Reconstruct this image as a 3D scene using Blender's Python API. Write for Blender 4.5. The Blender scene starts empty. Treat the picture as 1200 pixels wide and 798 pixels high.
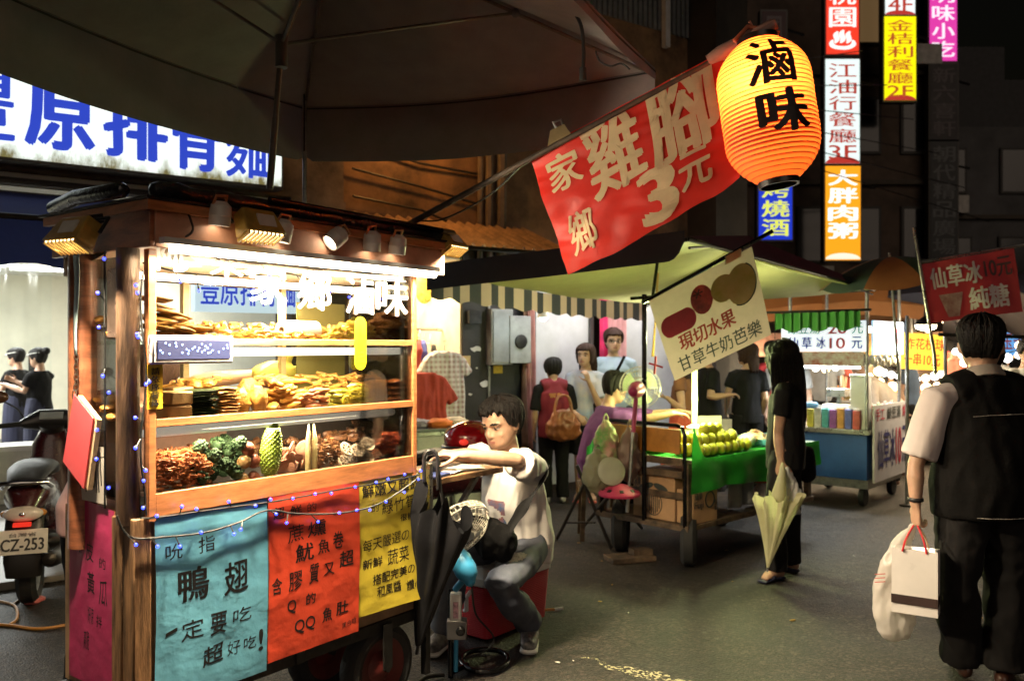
import bpy, bmesh, math, random
from mathutils import Vector as V, Matrix, noise
R = math.radians
C = bpy.context.scene.collection
S = bpy.context.scene
random.seed(7)
# ---------------------------------------------------------------- camera, world, light, exposure
CAMH, HOR, FPX = 1.55, 406.0, 1000.0
cam = bpy.data.cameras.new('camera'); camo = bpy.data.objects.new('camera', cam); C.objects.link(camo)
camo.location = (0, 0, CAMH); camo.rotation_euler = (R(90), 0, 0)
cam.sensor_width = 36; cam.lens = 30; cam.shift_y = 7 / 1200; cam.clip_start = .05; cam.clip_end = 400
cam.dof.use_dof = True; cam.dof.focus_distance = 3.3; cam.dof.aperture_fstop = 3.2
S.camera = camo
w = bpy.data.worlds.new('World'); S.world = w; w.use_nodes = True
nt = w.node_tree; bg = nt.nodes['Background']; sk = nt.nodes.new('ShaderNodeTexSky')
sk.sky_type = 'NISHITA'; sk.sun_disc = False; sk.sun_elevation = R(1.0); sk.sun_rotation = R(200); sk.air_density = 1.6; sk.dust_density = 4
nt.links.new(sk.outputs[0], bg.inputs[0]); bg.inputs[1].default_value = .0035
sun = bpy.data.lights.new('night_fill', 'SUN'); sun.energy = .27; sun.angle = R(40); sun.color = (1, .78, .60)  # added wide fill lamp, stands in for lit stalls behind the camera
so = bpy.data.objects.new('night_fill', sun); C.objects.link(so); so.rotation_euler = (R(72), 0, R(14))
S.view_settings.view_transform = 'Standard'; S.view_settings.look = 'None'; S.view_settings.exposure = 0; S.view_settings.gamma = 1
S.cycles.use_denoising = True; S.cycles.max_bounces = 8; S.cycles.transparent_max_bounces = 24; S.cycles.sample_clamp_indirect = 4; S.cycles.sample_clamp_direct = 0
S.cycles.caustics_reflective = False; S.cycles.caustics_refractive = False; S.cycles.blur_glossy = 1

def P(px, py, Y): return V(((px - 600) / FPX * Y, Y, CAMH - (py - HOR) / FPX * Y))
def G(px, Y, z=0): return V(((px - 600) / FPX * Y, Y, z))

# ---------------------------------------------------------------- materials
MATS = {}
def mat(name, col, rough=.6, metal=0, var=.15, vs=6, bump=0, bs=60, spec=.5, trans=0, alpha=1, col2=None, stretch=None, coat=0, dist=.01, sheen=0, sss=0):
    if name in MATS: return MATS[name]
    m = bpy.data.materials.new(name); m.use_nodes = True; t = m.node_tree; b = t.nodes['Principled BSDF']; MATS[name] = m
    b.inputs['Roughness'].default_value = rough; b.inputs['Metallic'].default_value = metal
    b.inputs['Specular IOR Level'].default_value = spec; b.inputs['Transmission Weight'].default_value = trans
    b.inputs['Alpha'].default_value = alpha; b.inputs['Coat Weight'].default_value = coat; b.inputs['Sheen Weight'].default_value = sheen
    if sss: b.inputs['Subsurface Weight'].default_value = sss; b.inputs['Subsurface Radius'].default_value = (.02, .008, .004); b.inputs['Subsurface Scale'].default_value = .5
    tc = t.nodes.new('ShaderNodeTexCoord'); src = tc.outputs['Object']
    if stretch:
        mp = t.nodes.new('ShaderNodeMapping'); mp.inputs['Scale'].default_value = stretch; t.links.new(src, mp.inputs[0]); src = mp.outputs[0]
    if var or col2:
        n = t.nodes.new('ShaderNodeTexNoise'); n.inputs['Scale'].default_value = vs; n.inputs['Detail'].default_value = 6; n.inputs['Roughness'].default_value = .65
        t.links.new(src, n.inputs['Vector']); r = t.nodes.new('ShaderNodeValToRGB')
        c2 = col2 or tuple(c * (1 - var * 1.6) for c in col); c1 = col if col2 else tuple(min(1, c * (1 + var * .6)) for c in col)
        r.color_ramp.elements[0].position = .34; r.color_ramp.elements[1].position = .66
        r.color_ramp.elements[0].color = (*c2, 1); r.color_ramp.elements[1].color = (*c1, 1)
        t.links.new(n.outputs[0], r.inputs[0]); t.links.new(r.outputs[0], b.inputs['Base Color'])
        if rough < .9:
            mr = t.nodes.new('ShaderNodeMapRange'); mr.inputs[3].default_value = max(0, rough - .1); mr.inputs[4].default_value = min(1, rough + .12)
            t.links.new(n.outputs[0], mr.inputs[0]); t.links.new(mr.outputs[0], b.inputs['Roughness'])
    else: b.inputs['Base Color'].default_value = (*col, 1)
    if bump:
        n2 = t.nodes.new('ShaderNodeTexNoise'); n2.inputs['Scale'].default_value = bs; n2.inputs['Detail'].default_value = 4
        t.links.new(src, n2.inputs['Vector']); bp = t.nodes.new('ShaderNodeBump'); bp.inputs['Strength'].default_value = bump; bp.inputs['Distance'].default_value = dist
        t.links.new(n2.outputs[0], bp.inputs['Height']); t.links.new(bp.outputs[0], b.inputs['Normal'])
    return m
def emit(name, col, st, base=None):
    if name in MATS: return MATS[name]
    m = mat(name, base or tuple(c * .5 for c in col), .5, var=0); b = m.node_tree.nodes['Principled BSDF']
    b.inputs['Emission Color'].default_value = (*col, 1); b.inputs['Emission Strength'].default_value = st
    return m
def emit_dirty(name, col, st, dirt, lo=.45, hi=.7, z0=0, z1=1, scale=(3, 3, 1), amt=1.0):
    """a lit plastic face with streaks of mould growing up from its bottom edge"""
    if name in MATS: return MATS[name]
    m = emit(name, col, st); t = m.node_tree; b = t.nodes['Principled BSDF']
    tc = t.nodes.new('ShaderNodeTexCoord'); mp = t.nodes.new('ShaderNodeMapping'); mp.inputs['Scale'].default_value = scale
    t.links.new(tc.outputs['Object'], mp.inputs[0]); n = t.nodes.new('ShaderNodeTexNoise'); n.inputs['Scale'].default_value = 2.5; n.inputs['Detail'].default_value = 8; n.inputs['Roughness'].default_value = .7
    t.links.new(mp.outputs[0], n.inputs['Vector']); sp = t.nodes.new('ShaderNodeSeparateXYZ'); t.links.new(tc.outputs['Object'], sp.inputs[0])
    mr = t.nodes.new('ShaderNodeMapRange'); mr.inputs[1].default_value = z0; mr.inputs[2].default_value = z1; mr.inputs[3].default_value = .34; mr.inputs[4].default_value = -.25
    t.links.new(sp.outputs[2], mr.inputs[0]); ad = t.nodes.new('ShaderNodeMath'); ad.operation = 'ADD'
    t.links.new(n.outputs[0], ad.inputs[0]); t.links.new(mr.outputs[0], ad.inputs[1])
    r = t.nodes.new('ShaderNodeValToRGB'); r.color_ramp.elements[0].position = lo; r.color_ramp.elements[1].position = hi
    r.color_ramp.elements[0].color = (*col, 1); r.color_ramp.elements[1].color = (*dirt, 1)
    t.links.new(ad.outputs[0], r.inputs[0]); t.links.new(r.outputs[0], b.inputs['Emission Color']); return m
def glassy(name, col=(1, 1, 1), refl=.5, rough=.03, tint=1.0):
    """thin clear sheet: lets light straight through, mirrors at the Fresnel rate"""
    if name in MATS: return MATS[name]
    m = bpy.data.materials.new(name); m.use_nodes = True; MATS[name] = m; t = m.node_tree; t.nodes.clear()
    o = t.nodes.new('ShaderNodeOutputMaterial'); mx = t.nodes.new('ShaderNodeMixShader'); tr = t.nodes.new('ShaderNodeBsdfTransparent'); gl = t.nodes.new('ShaderNodeBsdfGlossy')
    tr.inputs[0].default_value = (*[c * tint for c in col], 1); gl.inputs['Roughness'].default_value = rough
    fr = t.nodes.new('ShaderNodeFresnel'); fr.inputs[0].default_value = 1.45; mu = t.nodes.new('ShaderNodeMath'); mu.operation = 'MULTIPLY'; mu.inputs[1].default_value = refl
    t.links.new(fr.outputs[0], mu.inputs[0]); t.links.new(mu.outputs[0], mx.inputs[0]); t.links.new(tr.outputs[0], mx.inputs[1]); t.links.new(gl.outputs[0], mx.inputs[2]); t.links.new(mx.outputs[0], o.inputs[0])
    return m
def cloth_through(name, col, tl=.5, rough=.8, tcol=None):
    """thin sheet that glows when lit from behind (paper, nylon, plastic)"""
    if name in MATS: return MATS[name]
    m = mat(name, col, rough, var=.12, vs=5, bump=.15, bs=40); t = m.node_tree; b = t.nodes['Principled BSDF']; o = t.nodes['Material Output']
    tr = t.nodes.new('ShaderNodeBsdfTranslucent'); tr.inputs[0].default_value = (*(tcol or col), 1); mx = t.nodes.new('ShaderNodeMixShader'); mx.inputs[0].default_value = tl
    t.links.new(b.outputs[0], mx.inputs[1]); t.links.new(tr.outputs[0], mx.inputs[2]); t.links.new(mx.outputs[0], o.inputs[0]); return m
def stripes(name, c1, c2, freq, axis=0, rough=.8):
    if name in MATS: return MATS[name]
    m = mat(name, c1, rough, var=0); t = m.node_tree; b = t.nodes['Principled BSDF']
    tc = t.nodes.new('ShaderNodeTexCoord'); sp = t.nodes.new('ShaderNodeSeparateXYZ'); t.links.new(tc.outputs['UV'], sp.inputs[0])
    a = t.nodes.new('ShaderNodeMath'); a.operation = 'MULTIPLY'; a.inputs[1].default_value = freq; t.links.new(sp.outputs[axis], a.inputs[0])
    f = t.nodes.new('ShaderNodeMath'); f.operation = 'FRACT'; t.links.new(a.outputs[0], f.inputs[0])
    g = t.nodes.new('ShaderNodeMath'); g.operation = 'GREATER_THAN'; g.inputs[1].default_value = .5; t.links.new(f.outputs[0], g.inputs[0])
    mx = t.nodes.new('ShaderNodeMix'); mx.data_type = 'RGBA'; mx.inputs[6].default_value = (*c1, 1); mx.inputs[7].default_value = (*c2, 1)
    t.links.new(g.outputs[0], mx.inputs[0]); t.links.new(mx.outputs[2], b.inputs['Base Color']); return m

# ---------------------------------------------------------------- mesh collector
class MB:
    def __init__(s): s.v = []; s.f = []; s.m = []; s.cur = 0; s.uv = None
    def add(s, vs, fs):
        o = len(s.v); s.v += [tuple(p) for p in vs]; s.f += [[i + o for i in f] for f in fs]; s.m += [s.cur] * len(fs); return s
    def mi(s, i): s.cur = i; return s
    def box(s, x0, x1, y0, y1, z0, z1):
        return s.add([(x, y, z) for z in (z0, z1) for y in (y0, y1) for x in (x0, x1)], [(0, 2, 3, 1), (4, 5, 7, 6), (0, 1, 5, 4), (2, 6, 7, 3), (0, 4, 6, 2), (1, 3, 7, 5)])
    def obox(s, c, a, b, d):
        c, a, b, d = V(c), V(a), V(b), V(d)
        return s.add([c + a * i + b * j + d * k for k in (-1, 1) for j in (-1, 1) for i in (-1, 1)], [(0, 2, 3, 1), (4, 5, 7, 6), (0, 1, 5, 4), (2, 6, 7, 3), (0, 4, 6, 2), (1, 3, 7, 5)])
    def bar(s, p, q, w, h=None, up=(0, 0, 1)):
        p, q = V(p), V(q); t = (q - p); L = t.length; t.normalize(); u = V(up)
        if abs(t.dot(u)) > .95: u = V((0, 1, 0)) if abs(t.y) < .9 else V((1, 0, 0))
        x = t.cross(u).normalized(); y = x.cross(t).normalized()
        return s.obox((p + q) / 2, x * w / 2, t * L / 2, y * (h or w) / 2)
    def frames(s, pts, side=None):
        pts = [V(p) for p in pts]; out = []; x = None
        for i, p in enumerate(pts):
            t = (pts[min(i + 1, len(pts) - 1)] - pts[max(i - 1, 0)])
            if t.length < 1e-9: t = V((0, 0, 1))
            t.normalize()
            if side is not None: x0 = V(side)
            elif x is None: x0 = V((1, 0, 0)) if abs(t.x) < .8 else V((0, 1, 0))
            else: x0 = x
            x = x0 - t * x0.dot(t)
            if x.length < 1e-6: x = t.orthogonal()
            x.normalize(); out.append((p, x, t.cross(x)))
        return out
    def tube(s, pts, r, n=8, cap=True, closed=False, ry=None, side=None, rnd=False):
        N = len(pts); rs = list(r) if hasattr(r, '__len__') else [r] * N; rys = list(ry) if hasattr(ry, '__len__') else ([ry] * N if ry else rs)
        pts = [V(p) for p in pts]
        if rnd:   # rounded ends
            d0 = (pts[0] - pts[1]).normalized(); d1 = (pts[-1] - pts[-2]).normalized(); a, b = min(rs[0], rys[0]), min(rs[-1], rys[-1])
            pts = [pts[0] + d0 * a, pts[0] + d0 * a * .7] + pts + [pts[-1] + d1 * b * .7, pts[-1] + d1 * b]
            rs = [rs[0] * .15, rs[0] * .7] + rs + [rs[-1] * .7, rs[-1] * .15]; rys = [rys[0] * .15, rys[0] * .7] + rys + [rys[-1] * .7, rys[-1] * .15]; N += 4
        vs = []
        for k, (p, x, y) in enumerate(s.frames(pts, side)):
            for i in range(n):
                a = 2 * math.pi * i / n; vs.append(p + x * (rs[k] * math.cos(a)) + y * (rys[k] * math.sin(a)))
        fs = [(k * n + i, k * n + (i + 1) % n, (k + 1) * n + (i + 1) % n, (k + 1) * n + i) for k in range(N - 1) for i in range(n)]
        if closed: fs += [((N - 1) * n + i, (N - 1) * n + (i + 1) % n, (i + 1) % n, i) for i in range(n)]
        elif cap: fs += [tuple(range(n))[::-1], tuple((N - 1) * n + i for i in range(n))]
        return s.add(vs, fs)
    def lathe(s, prof, n=24, c=(0, 0, 0), M=None, cap=True):
        c = V(c); vs = []
        for r, z in prof:
            for i in range(n):
                a = 2 * math.pi * i / n; p = V((r * math.cos(a), r * math.sin(a), z)); p = (M @ p if M else p) + c; vs.append(p)
        N = len(prof); fs = [(k * n + i, k * n + (i + 1) % n, (k + 1) * n + (i + 1) % n, (k + 1) * n + i) for k in range(N - 1) for i in range(n)]
        if cap: fs += [tuple(range(n))[::-1], tuple((N - 1) * n + i for i in range(n))]
        return s.add(vs, fs)
    def ell(s, c, rx, ry=None, rz=None, n=12, m=8, M=None, bumpy=0, seed=0):
        ry = ry or rx; rz = rz or rx; c = V(c); vs = []
        for j in range(1, m):
            b = math.pi * j / m
            for i in range(n):
                a = 2 * math.pi * i / n; p = V((math.sin(b) * math.cos(a), math.sin(b) * math.sin(a), -math.cos(b)))
                k = 1 + bumpy * noise.noise(p * 2.3 + V((seed * 3.7, seed, 0))); p = V((p.x * rx * k, p.y * ry * k, p.z * rz * k)); vs.append((M @ p if M else p) + c)
        lo, hi = V((0, 0, -rz)), V((0, 0, rz)); vs += [(M @ lo if M else lo) + c, (M @ hi if M else hi) + c]
        L = len(vs); fs = [(k * n + i, k * n + (i + 1) % n, (k + 1) * n + (i + 1) % n, (k + 1) * n + i) for k in range(m - 2) for i in range(n)]
        fs += [(L - 2, (i + 1) % n, i) for i in range(n)] + [(L - 1, (m - 2) * n + i, (m - 2) * n + (i + 1) % n) for i in range(n)]
        return s.add(vs, fs)
    def grid(s, fn, nu, nv):
        o = [fn(i / nu, j / nv) for j in range(nv + 1) for i in range(nu + 1)]; k = nu + 1
        if s.uv is None: s.uv = {}
        b = len(s.v)
        for j in range(nv + 1):
            for i in range(nu + 1): s.uv[b + j * k + i] = (i / nu, j / nv)
        return s.add(o, [(j * k + i, j * k + i + 1, (j + 1) * k + i + 1, (j + 1) * k + i) for j in range(nv) for i in range(nu)])
    def prism(s, poly, d):
        n = len(poly); d = V(d); vs = [V(p) for p in poly] + [V(p) + d for p in poly]
        return s.add(vs, [tuple(range(n))[::-1], tuple(range(n, 2 * n))] + [(i, (i + 1) % n, n + (i + 1) % n, n + i) for i in range(n)])
    def quad(s, a, b, c, d): return s.add([a, b, c, d], [(0, 1, 2, 3)])
    def mesh(s, name):
        me = bpy.data.meshes.new(name); me.from_pydata(s.v, [], s.f); me.polygons.foreach_set('material_index', s.m)
        if s.uv:
            u = me.uv_layers.new(name='UVMap')
            for l in me.loops: u.data[l.index].uv = s.uv.get(l.vertex_index, (0, 0))
        me.update(); return me
    def build(s, name, m, parent=None, smooth=True, ang=38, bev=0, solid=0, loc=None, rot=None, sub=0):
        me = s.mesh(name)
        for x in (m if isinstance(m, (list, tuple)) else [m]): me.materials.append(x)
        if smooth: me.shade_smooth(); me.set_sharp_from_angle(angle=R(ang))
        o = bpy.data.objects.new(name, me); C.objects.link(o)
        if parent: o.parent = parent
        if loc is not None: o.location = loc
        if rot is not None: o.rotation_euler = rot
        if solid: d = o.modifiers.new('solid', 'SOLIDIFY'); d.thickness = solid; d.offset = 0
        if bev: d = o.modifiers.new('bevel', 'BEVEL'); d.width = bev; d.segments = 2; d.limit_method = 'ANGLE'; d.angle_limit = R(50)
        if sub: d = o.modifiers.new('sub', 'SUBSURF'); d.levels = sub; d.render_levels = sub
        return o
def tag(o, label, cat, group=None, kind=None):
    if label: o['label'] = label
    if cat: o['category'] = cat
    if group: o['group'] = group
    if kind: o['kind'] = kind
    return o
def thing(name, label, cat, loc=(0, 0, 0), rz=0, group=None):
    o = bpy.data.objects.new(name, None); C.objects.link(o); o.location = loc; o.rotation_euler = (0, 0, rz); o.empty_display_size = .1
    return tag(o, label, cat, group)
def struct(o): o['kind'] = 'structure'; return o
def dup(root, loc, rz=None, label=None, group=None, scale=None):
    r = root.copy(); C.objects.link(r); r.location = loc
    if rz is not None: r.rotation_euler = (0, 0, rz) if not hasattr(rz, '__len__') else rz
    if label: r['label'] = label
    if group: r['group'] = group
    if scale: r.scale = (scale,) * 3
    for ch in list(root.children):
        c = ch.copy(); C.objects.link(c); c.parent = r
        for g in list(ch.children): d = g.copy(); C.objects.link(d); d.parent = c
    return r
def lamp(kind, name, loc, energy, col, parent=None, size=.1, aim=None, sy=None, spread=None, spot=None, blend=.5):
    l = bpy.data.lights.new(name, kind); l.energy = energy; l.color = col
    if kind == 'AREA':
        l.size = size
        if sy: l.shape = 'RECTANGLE'; l.size_y = sy
        if spread: l.spread = spread
    else: l.shadow_soft_size = size
    if kind == 'SPOT': l.spot_size = spot or R(90); l.spot_blend = blend
    o = bpy.data.objects.new(name, l); C.objects.link(o); o.location = loc
    if aim is not None: o.rotation_euler = (V(aim) - V(loc)).to_track_quat('-Z', 'Y').to_euler()
    if parent: o.parent = parent
    return o
# ---------------------------------------------------------------- writing
def glyphs(s, bold=0, res=3, ls=1.0):
    cu = bpy.data.curves.new('t', 'FONT'); cu.body = s; cu.size = 1; cu.offset = bold; cu.resolution_u = res; cu.space_line = ls; cu.align_x = 'CENTER'
    o = bpy.data.objects.new('t', cu); C.objects.link(o); dg = bpy.context.evaluated_depsgraph_get(); me = bpy.data.meshes.new_from_object(o.evaluated_get(dg))
    vs = [v.co.copy() for v in me.vertices]; fs = [tuple(p.vertices) for p in me.polygons]
    bpy.data.objects.remove(o); bpy.data.curves.remove(cu); bpy.data.meshes.remove(me); return vs, fs
def write(mb, s, fn, box=(0, 0, 1, 1), bold=0, wob=0, wf=3, shear=0, seed=0, ls=1.0, cut=0, res=3):
    """letters stretched into box (u0,v0,u1,v1) and laid on a surface by fn(u,v)"""
    vs, fs = glyphs(s, 0, res, ls)
    if not vs: return mb
    if cut:
        bm = bmesh.new(); bv = [bm.verts.new(v) for v in vs]
        for f in fs:
            try: bm.faces.new([bv[i] for i in f])
            except ValueError: pass
        xs = [v.x for v in vs]; ys = [v.y for v in vs]
        for ax, lo, hi in ((0, min(xs), max(xs)), (1, min(ys), max(ys))):
            k = lo + cut
            while k < hi:
                co = V((k, 0, 0)) if ax == 0 else V((0, k, 0)); no = V((1, 0, 0)) if ax == 0 else V((0, 1, 0))
                bmesh.ops.bisect_plane(bm, geom=bm.verts[:] + bm.edges[:] + bm.faces[:], plane_co=co, plane_no=no); k += cut
        bm.verts.index_update(); vs = [v.co.copy() for v in bm.verts]; fs = [tuple(v.index for v in f.verts) for f in bm.faces]; bm.free()
    if wob:
        for v in vs:
            d = noise.noise_vector(V((v.x * wf + seed * 9.1, v.y * wf, seed * 1.7))); v.x += d.x * wob; v.y += d.y * wob
    if shear:
        for v in vs: v.y += shear * v.x
    x0 = min(v.x for v in vs); x1 = max(v.x for v in vs); y0 = min(v.y for v in vs); y1 = max(v.y for v in vs)
    u0, v0, u1, v1 = box; sx = (u1 - u0) / max(1e-6, x1 - x0); sy = (v1 - v0) / max(1e-6, y1 - y0)
    if bold:   # a broad brush: the same strokes laid again a little to each side
        sh = [(0, 0)] + [(bold * x, bold * y) for x, y in ((.7, .35), (-.7, -.35), (.95, .1), (-.95, -.1), (-.25, .45), (.25, -.45))]
    else: sh = [(0, 0)]
    for k, (dx, dy) in enumerate(sh):
        mb.add([fn(u0 + (v.x + dx - x0) * sx, v0 + (v.y + dy - y0) * sy, k) for v in vs], fs)
    return mb
def plane(o, ex, ey, e=.002, de=.0003):
    o, ex, ey = V(o), V(ex), V(ey); n = ex.cross(ey).normalized()
    return lambda u, v, k=0: o + ex * u + ey * v + n * (e + de * k)
# ---------------------------------------------------------------- people
HEADT = [(0, .33, .10, .10), (.05, .40, -.02, .19), (.13, .43, -.14, .26), (.24, .425, -.30, .305), (.38, .42, -.39, .335), (.50, .405, -.445, .345), (.60, .425, -.475, .352), (.72, .415, -.48, .352), (.82, .365, -.455, .33), (.91, .27, -.37, .265), (.97, .12, -.23, .16), (1.0, .0, -.10, .05)]
def headpt(z, az, k=1.0):
    z = max(0, min(1, z))
    for a, b in zip(HEADT, HEADT[1:]):
        if a[0] <= z <= b[0]: break
    t = (z - a[0]) / (b[0] - a[0]); yf, yb, hw = [a[i] + (b[i] - a[i]) * t for i in (1, 2, 3)]
    yc, hy = (yf + yb) / 2, (yf - yb) / 2; s, c = math.sin(az), math.cos(az); e = .88
    return V((math.copysign(abs(s) ** e, s) * hw * k, yc + math.copysign(abs(c) ** e, c) * hy * k, z))
def remesh(mb, vox, smooth=3, disp=None):
    me = mb.mesh('r'); o = bpy.data.objects.new('r', me); C.objects.link(o)
    d = o.modifiers.new('r', 'REMESH'); d.mode = 'VOXEL'; d.voxel_size = vox; d.adaptivity = 0
    if smooth: d = o.modifiers.new('s', 'SMOOTH'); d.factor = .5; d.iterations = smooth
    dg = bpy.context.evaluated_depsgraph_get(); out = bpy.data.meshes.new_from_object(o.evaluated_get(dg)); bpy.data.objects.remove(o); bpy.data.meshes.remove(me)
    if disp:
        nn = [v.normal.copy() for v in out.vertices]
        for v, n in zip(out.vertices, nn): v.co = v.co + n * disp(v.co)
    out.shade_smooth(); return out
def folds(amp, f=(9, 9, 4), seed=0):
    def g(p):
        q = V((p.x * f[0], p.y * f[1], p.z * f[2])) + V((seed * 5.1, 0, seed)); a = noise.noise(q + noise.noise_vector(q * .6) * .8)
        return amp * ((1 - abs(a) * 2.2) * .8 + .5 * noise.noise(q * 2.7))
    return g
def link(me, name, mats, parent=None):
    me.name = name
    for m in (mats if isinstance(mats, (list, tuple)) else [mats]): me.materials.append(m)
    o = bpy.data.objects.new(name, me); C.objects.link(o)
    if parent: o.parent = parent
    return o
def hand(mb, w, d, n, th, curl=.4, k=1.0, fr=.0085, spread=.0, grip=None):
    """palm, four fingers of unequal length and a thumb; d along the hand, n out of the palm, th = which way the thumb lies (+1 / -1 along d x n)"""
    w, d, n = V(w), V(d).normalized(), V(n).normalized(); n = (n - d * n.dot(d)).normalized(); s = d.cross(n) * th
    mb.tube([w - d * .02 * k, w + d * .02 * k, w + d * .055 * k, w + d * .088 * k], [.026 * k, .034 * k, .041 * k, .038 * k], 10, ry=[.019 * k, .016 * k, .015 * k, .012 * k], side=s, rnd=True)
    for i, (off, L) in enumerate(((.030, .068), (.010, .077), (-.010, .071), (-.029, .055))):
        c = (curl if grip is None else grip[i]); p = w + d * .086 * k + s * off * k; pts = [p - d * .03 * k, p]; a = 0; dd = (d + s * spread * (off * 20)).normalized()
        for l, da in ((.45, 55), (.32, 70), (.23, 45)):
            a += R(da) * c; p = p + (dd * math.cos(a) + n * math.sin(a)) * L * k * l; pts.append(p)
        mb.tube(pts, [fr * k, fr * k * 1.02, fr * k * .97, fr * k * .9, fr * k * .78], 8, rnd=True)
    p = w + d * .025 * k + s * .026 * k; pts = [p]
    for l, (x, y, z) in ((.042, (.55, .75, .3)), (.034, (.85, .35, .35 + .3 * curl)), (.026, (.95, .0, .3 + .6 * curl))):
        p = p + (d * x + s * y + n * z).normalized() * l * k; pts.append(p)
    mb.tube(pts, [fr * 1.5 * k, fr * 1.3 * k, fr * 1.1 * k, fr * .85 * k], 8, rnd=True)
class Fig:
    """a standing figure facing +Y with its own right hand at +X; joints may be overridden before build()"""
    def __init__(s, h=1.65, lean=0, wide=1.0, belly=0, stance=.10, head_yaw=0, head_pitch=0, head_tilt=0, twist=0):
        k = s.k = h / 1.7; s.wide, s.belly = wide, belly; s.j = j = {}
        j['pel'] = V((0, 0, .95 * k)); L = lambda z, y=0, x=0: V((x, 0, .95 * k)) + V((0, (z - .95) * k * math.sin(lean) + y * k, (z - .95) * k * math.cos(lean)))
        tw = Matrix.Rotation(twist, 3, 'Z')
        j['waist'] = L(1.08); j['chest'] = L(1.27); j['neck'] = L(1.44, -.01)
        for sg, n in ((1, 'R'), (-1, 'L')):
            j['sh' + n] = L(1.355) + tw @ V((sg * .185 * k * wide, -.01, 0)); j['hip' + n] = V((sg * .09 * k, 0, .90 * k)); j['kn' + n] = V((sg * stance * k, .02, .48 * k)); j['an' + n] = V((sg * stance * k, -.02, .085 * k)); j['toe' + n] = V((sg * stance * 1.25 * k, .15 * k, .03))
            j['el' + n] = j['sh' + n] + V((sg * .05, -.02, -.27)) * k; j['wr' + n] = j['el' + n] + V((sg * .0, .05, -.24)) * k
        s.hk = 1.0; s.hy, s.hp, s.ht = head_yaw, head_pitch, head_tilt; s.hand = {'R': None, 'L': None}; s.lean = lean
    def head_frame(s):
        k = s.k; M = Matrix.Rotation(-s.hy, 3, 'Z') @ Matrix.Rotation(-s.hp - s.lean * .6, 3, 'X') @ Matrix.Rotation(s.ht, 3, 'Y')
        o = s.j['neck'] + V((0, .012 * k + .03 * math.sin(s.lean + s.hp), .035 * k)); return o, M, .23 * k * s.hk
    def hp_(s, p, lift=0):  # head-local (units of head height, z 0 chin .. 1 crown) -> figure space
        o, M, hh = s.head_frame(); return o + M @ (V((p[0], p[1] - .02, p[2])) * hh)
    def body(s, vox=.009, legs=True, face=True, handk=1.0, mats=None, feet=True, name='person', parent=None, fr=.0085):
        m = MB(); j, k, w = s.j, s.k, s.wide; X = (j['shR'] - j['shL']).normalized()
        ax = [j['pel'] + (j['neck'] - j['pel']) * t for t in (-.22, 0, .25, .5, .72, .9, 1)]
        m.tube(ax, [.13 * k * w, .165 * k * w, .14 * k * w, .15 * k * w, .165 * k * w, .12 * k * w, .06 * k], 16, ry=[.10 * k, .115 * k, (.10 + s.belly) * k, (.10 + s.belly * .7) * k, .105 * k, .075 * k, .055 * k], side=(1, 0, 0))
        m.tube([j['neck'] - V((0, .01, .06 * k)), s.hp_((0, -.06, .12)), s.hp_((0, -.08, .3))], [.06 * k, .053 * k, .05 * k], 12, rnd=True)
        vs = []; nz = [0, .025, .05, .09, .13, .18, .24, .31, .38, .44, .5, .55, .6, .66, .72, .77, .82, .87, .91, .94, .97, .99, 1.0]; na = 32
        for z in nz:
            for i in range(na):
                p = headpt(z, 2 * math.pi * i / na)
                if face:
                    for sx in (-1, 1):
                        d2 = ((p.x - sx * .15) / .10) ** 2 + ((p.z - .50) / .065) ** 2
                        if p.y > .1: p.y -= .05 * math.exp(-d2)
                vs.append(s.hp_(p))
        m.add(vs, [(q * na + i, q * na + (i + 1) % na, (q + 1) * na + (i + 1) % na, (q + 1) * na + i) for q in range(len(nz) - 1) for i in range(na)] + [tuple(range(na))[::-1], tuple((len(nz) - 1) * na + i for i in range(na))])
        hh = .23 * k * s.hk; o, M, _ = s.head_frame(); M4 = M
        if face:
            m.tube([s.hp_((0, .40, .55)), s.hp_((0, .435, .46)), s.hp_((0, .475, .37)), s.hp_((0, .465, .325))], [.03 * hh, .036 * hh, .05 * hh, .045 * hh], 8, rnd=True)
            for sx in (-1, 1):
                m.ell(s.hp_((sx * .05, .43, .335)), .04 * hh, .045 * hh, .035 * hh, 8, 6, M4)
                m.ell(s.hp_((sx * .15, .345, .50)), .075 * hh, .05 * hh, .05 * hh, 8, 6, M4)
                m.ell(s.hp_((sx * .19, .30, .34)), .085 * hh, .07 * hh, .08 * hh, 8, 6, M4)
            m.tube([s.hp_((-.10, .395, .215)), s.hp_((-.04, .435, .232)), s.hp_((.04, .435, .232)), s.hp_((.10, .395, .215))], .022 * hh, 8, rnd=True)
            m.tube([s.hp_((-.08, .395, .185)), s.hp_((0, .43, .178)), s.hp_((.08, .395, .185))], .026 * hh, 8, rnd=True)
            m.tube([s.hp_((-.25, .33, .585)), s.hp_((-.12, .40, .60)), s.hp_((0, .40, .58)), s.hp_((.12, .40, .60)), s.hp_((.25, .33, .585))], .035 * hh, 8, rnd=True)
        for sx in (-1, 1): m.ell(s.hp_((sx * .355, -.06, .45)), .035 * hh, .085 * hh, .135 * hh, 10, 8, M4 @ Matrix.Rotation(sx * .35, 3, 'Z'))
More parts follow.
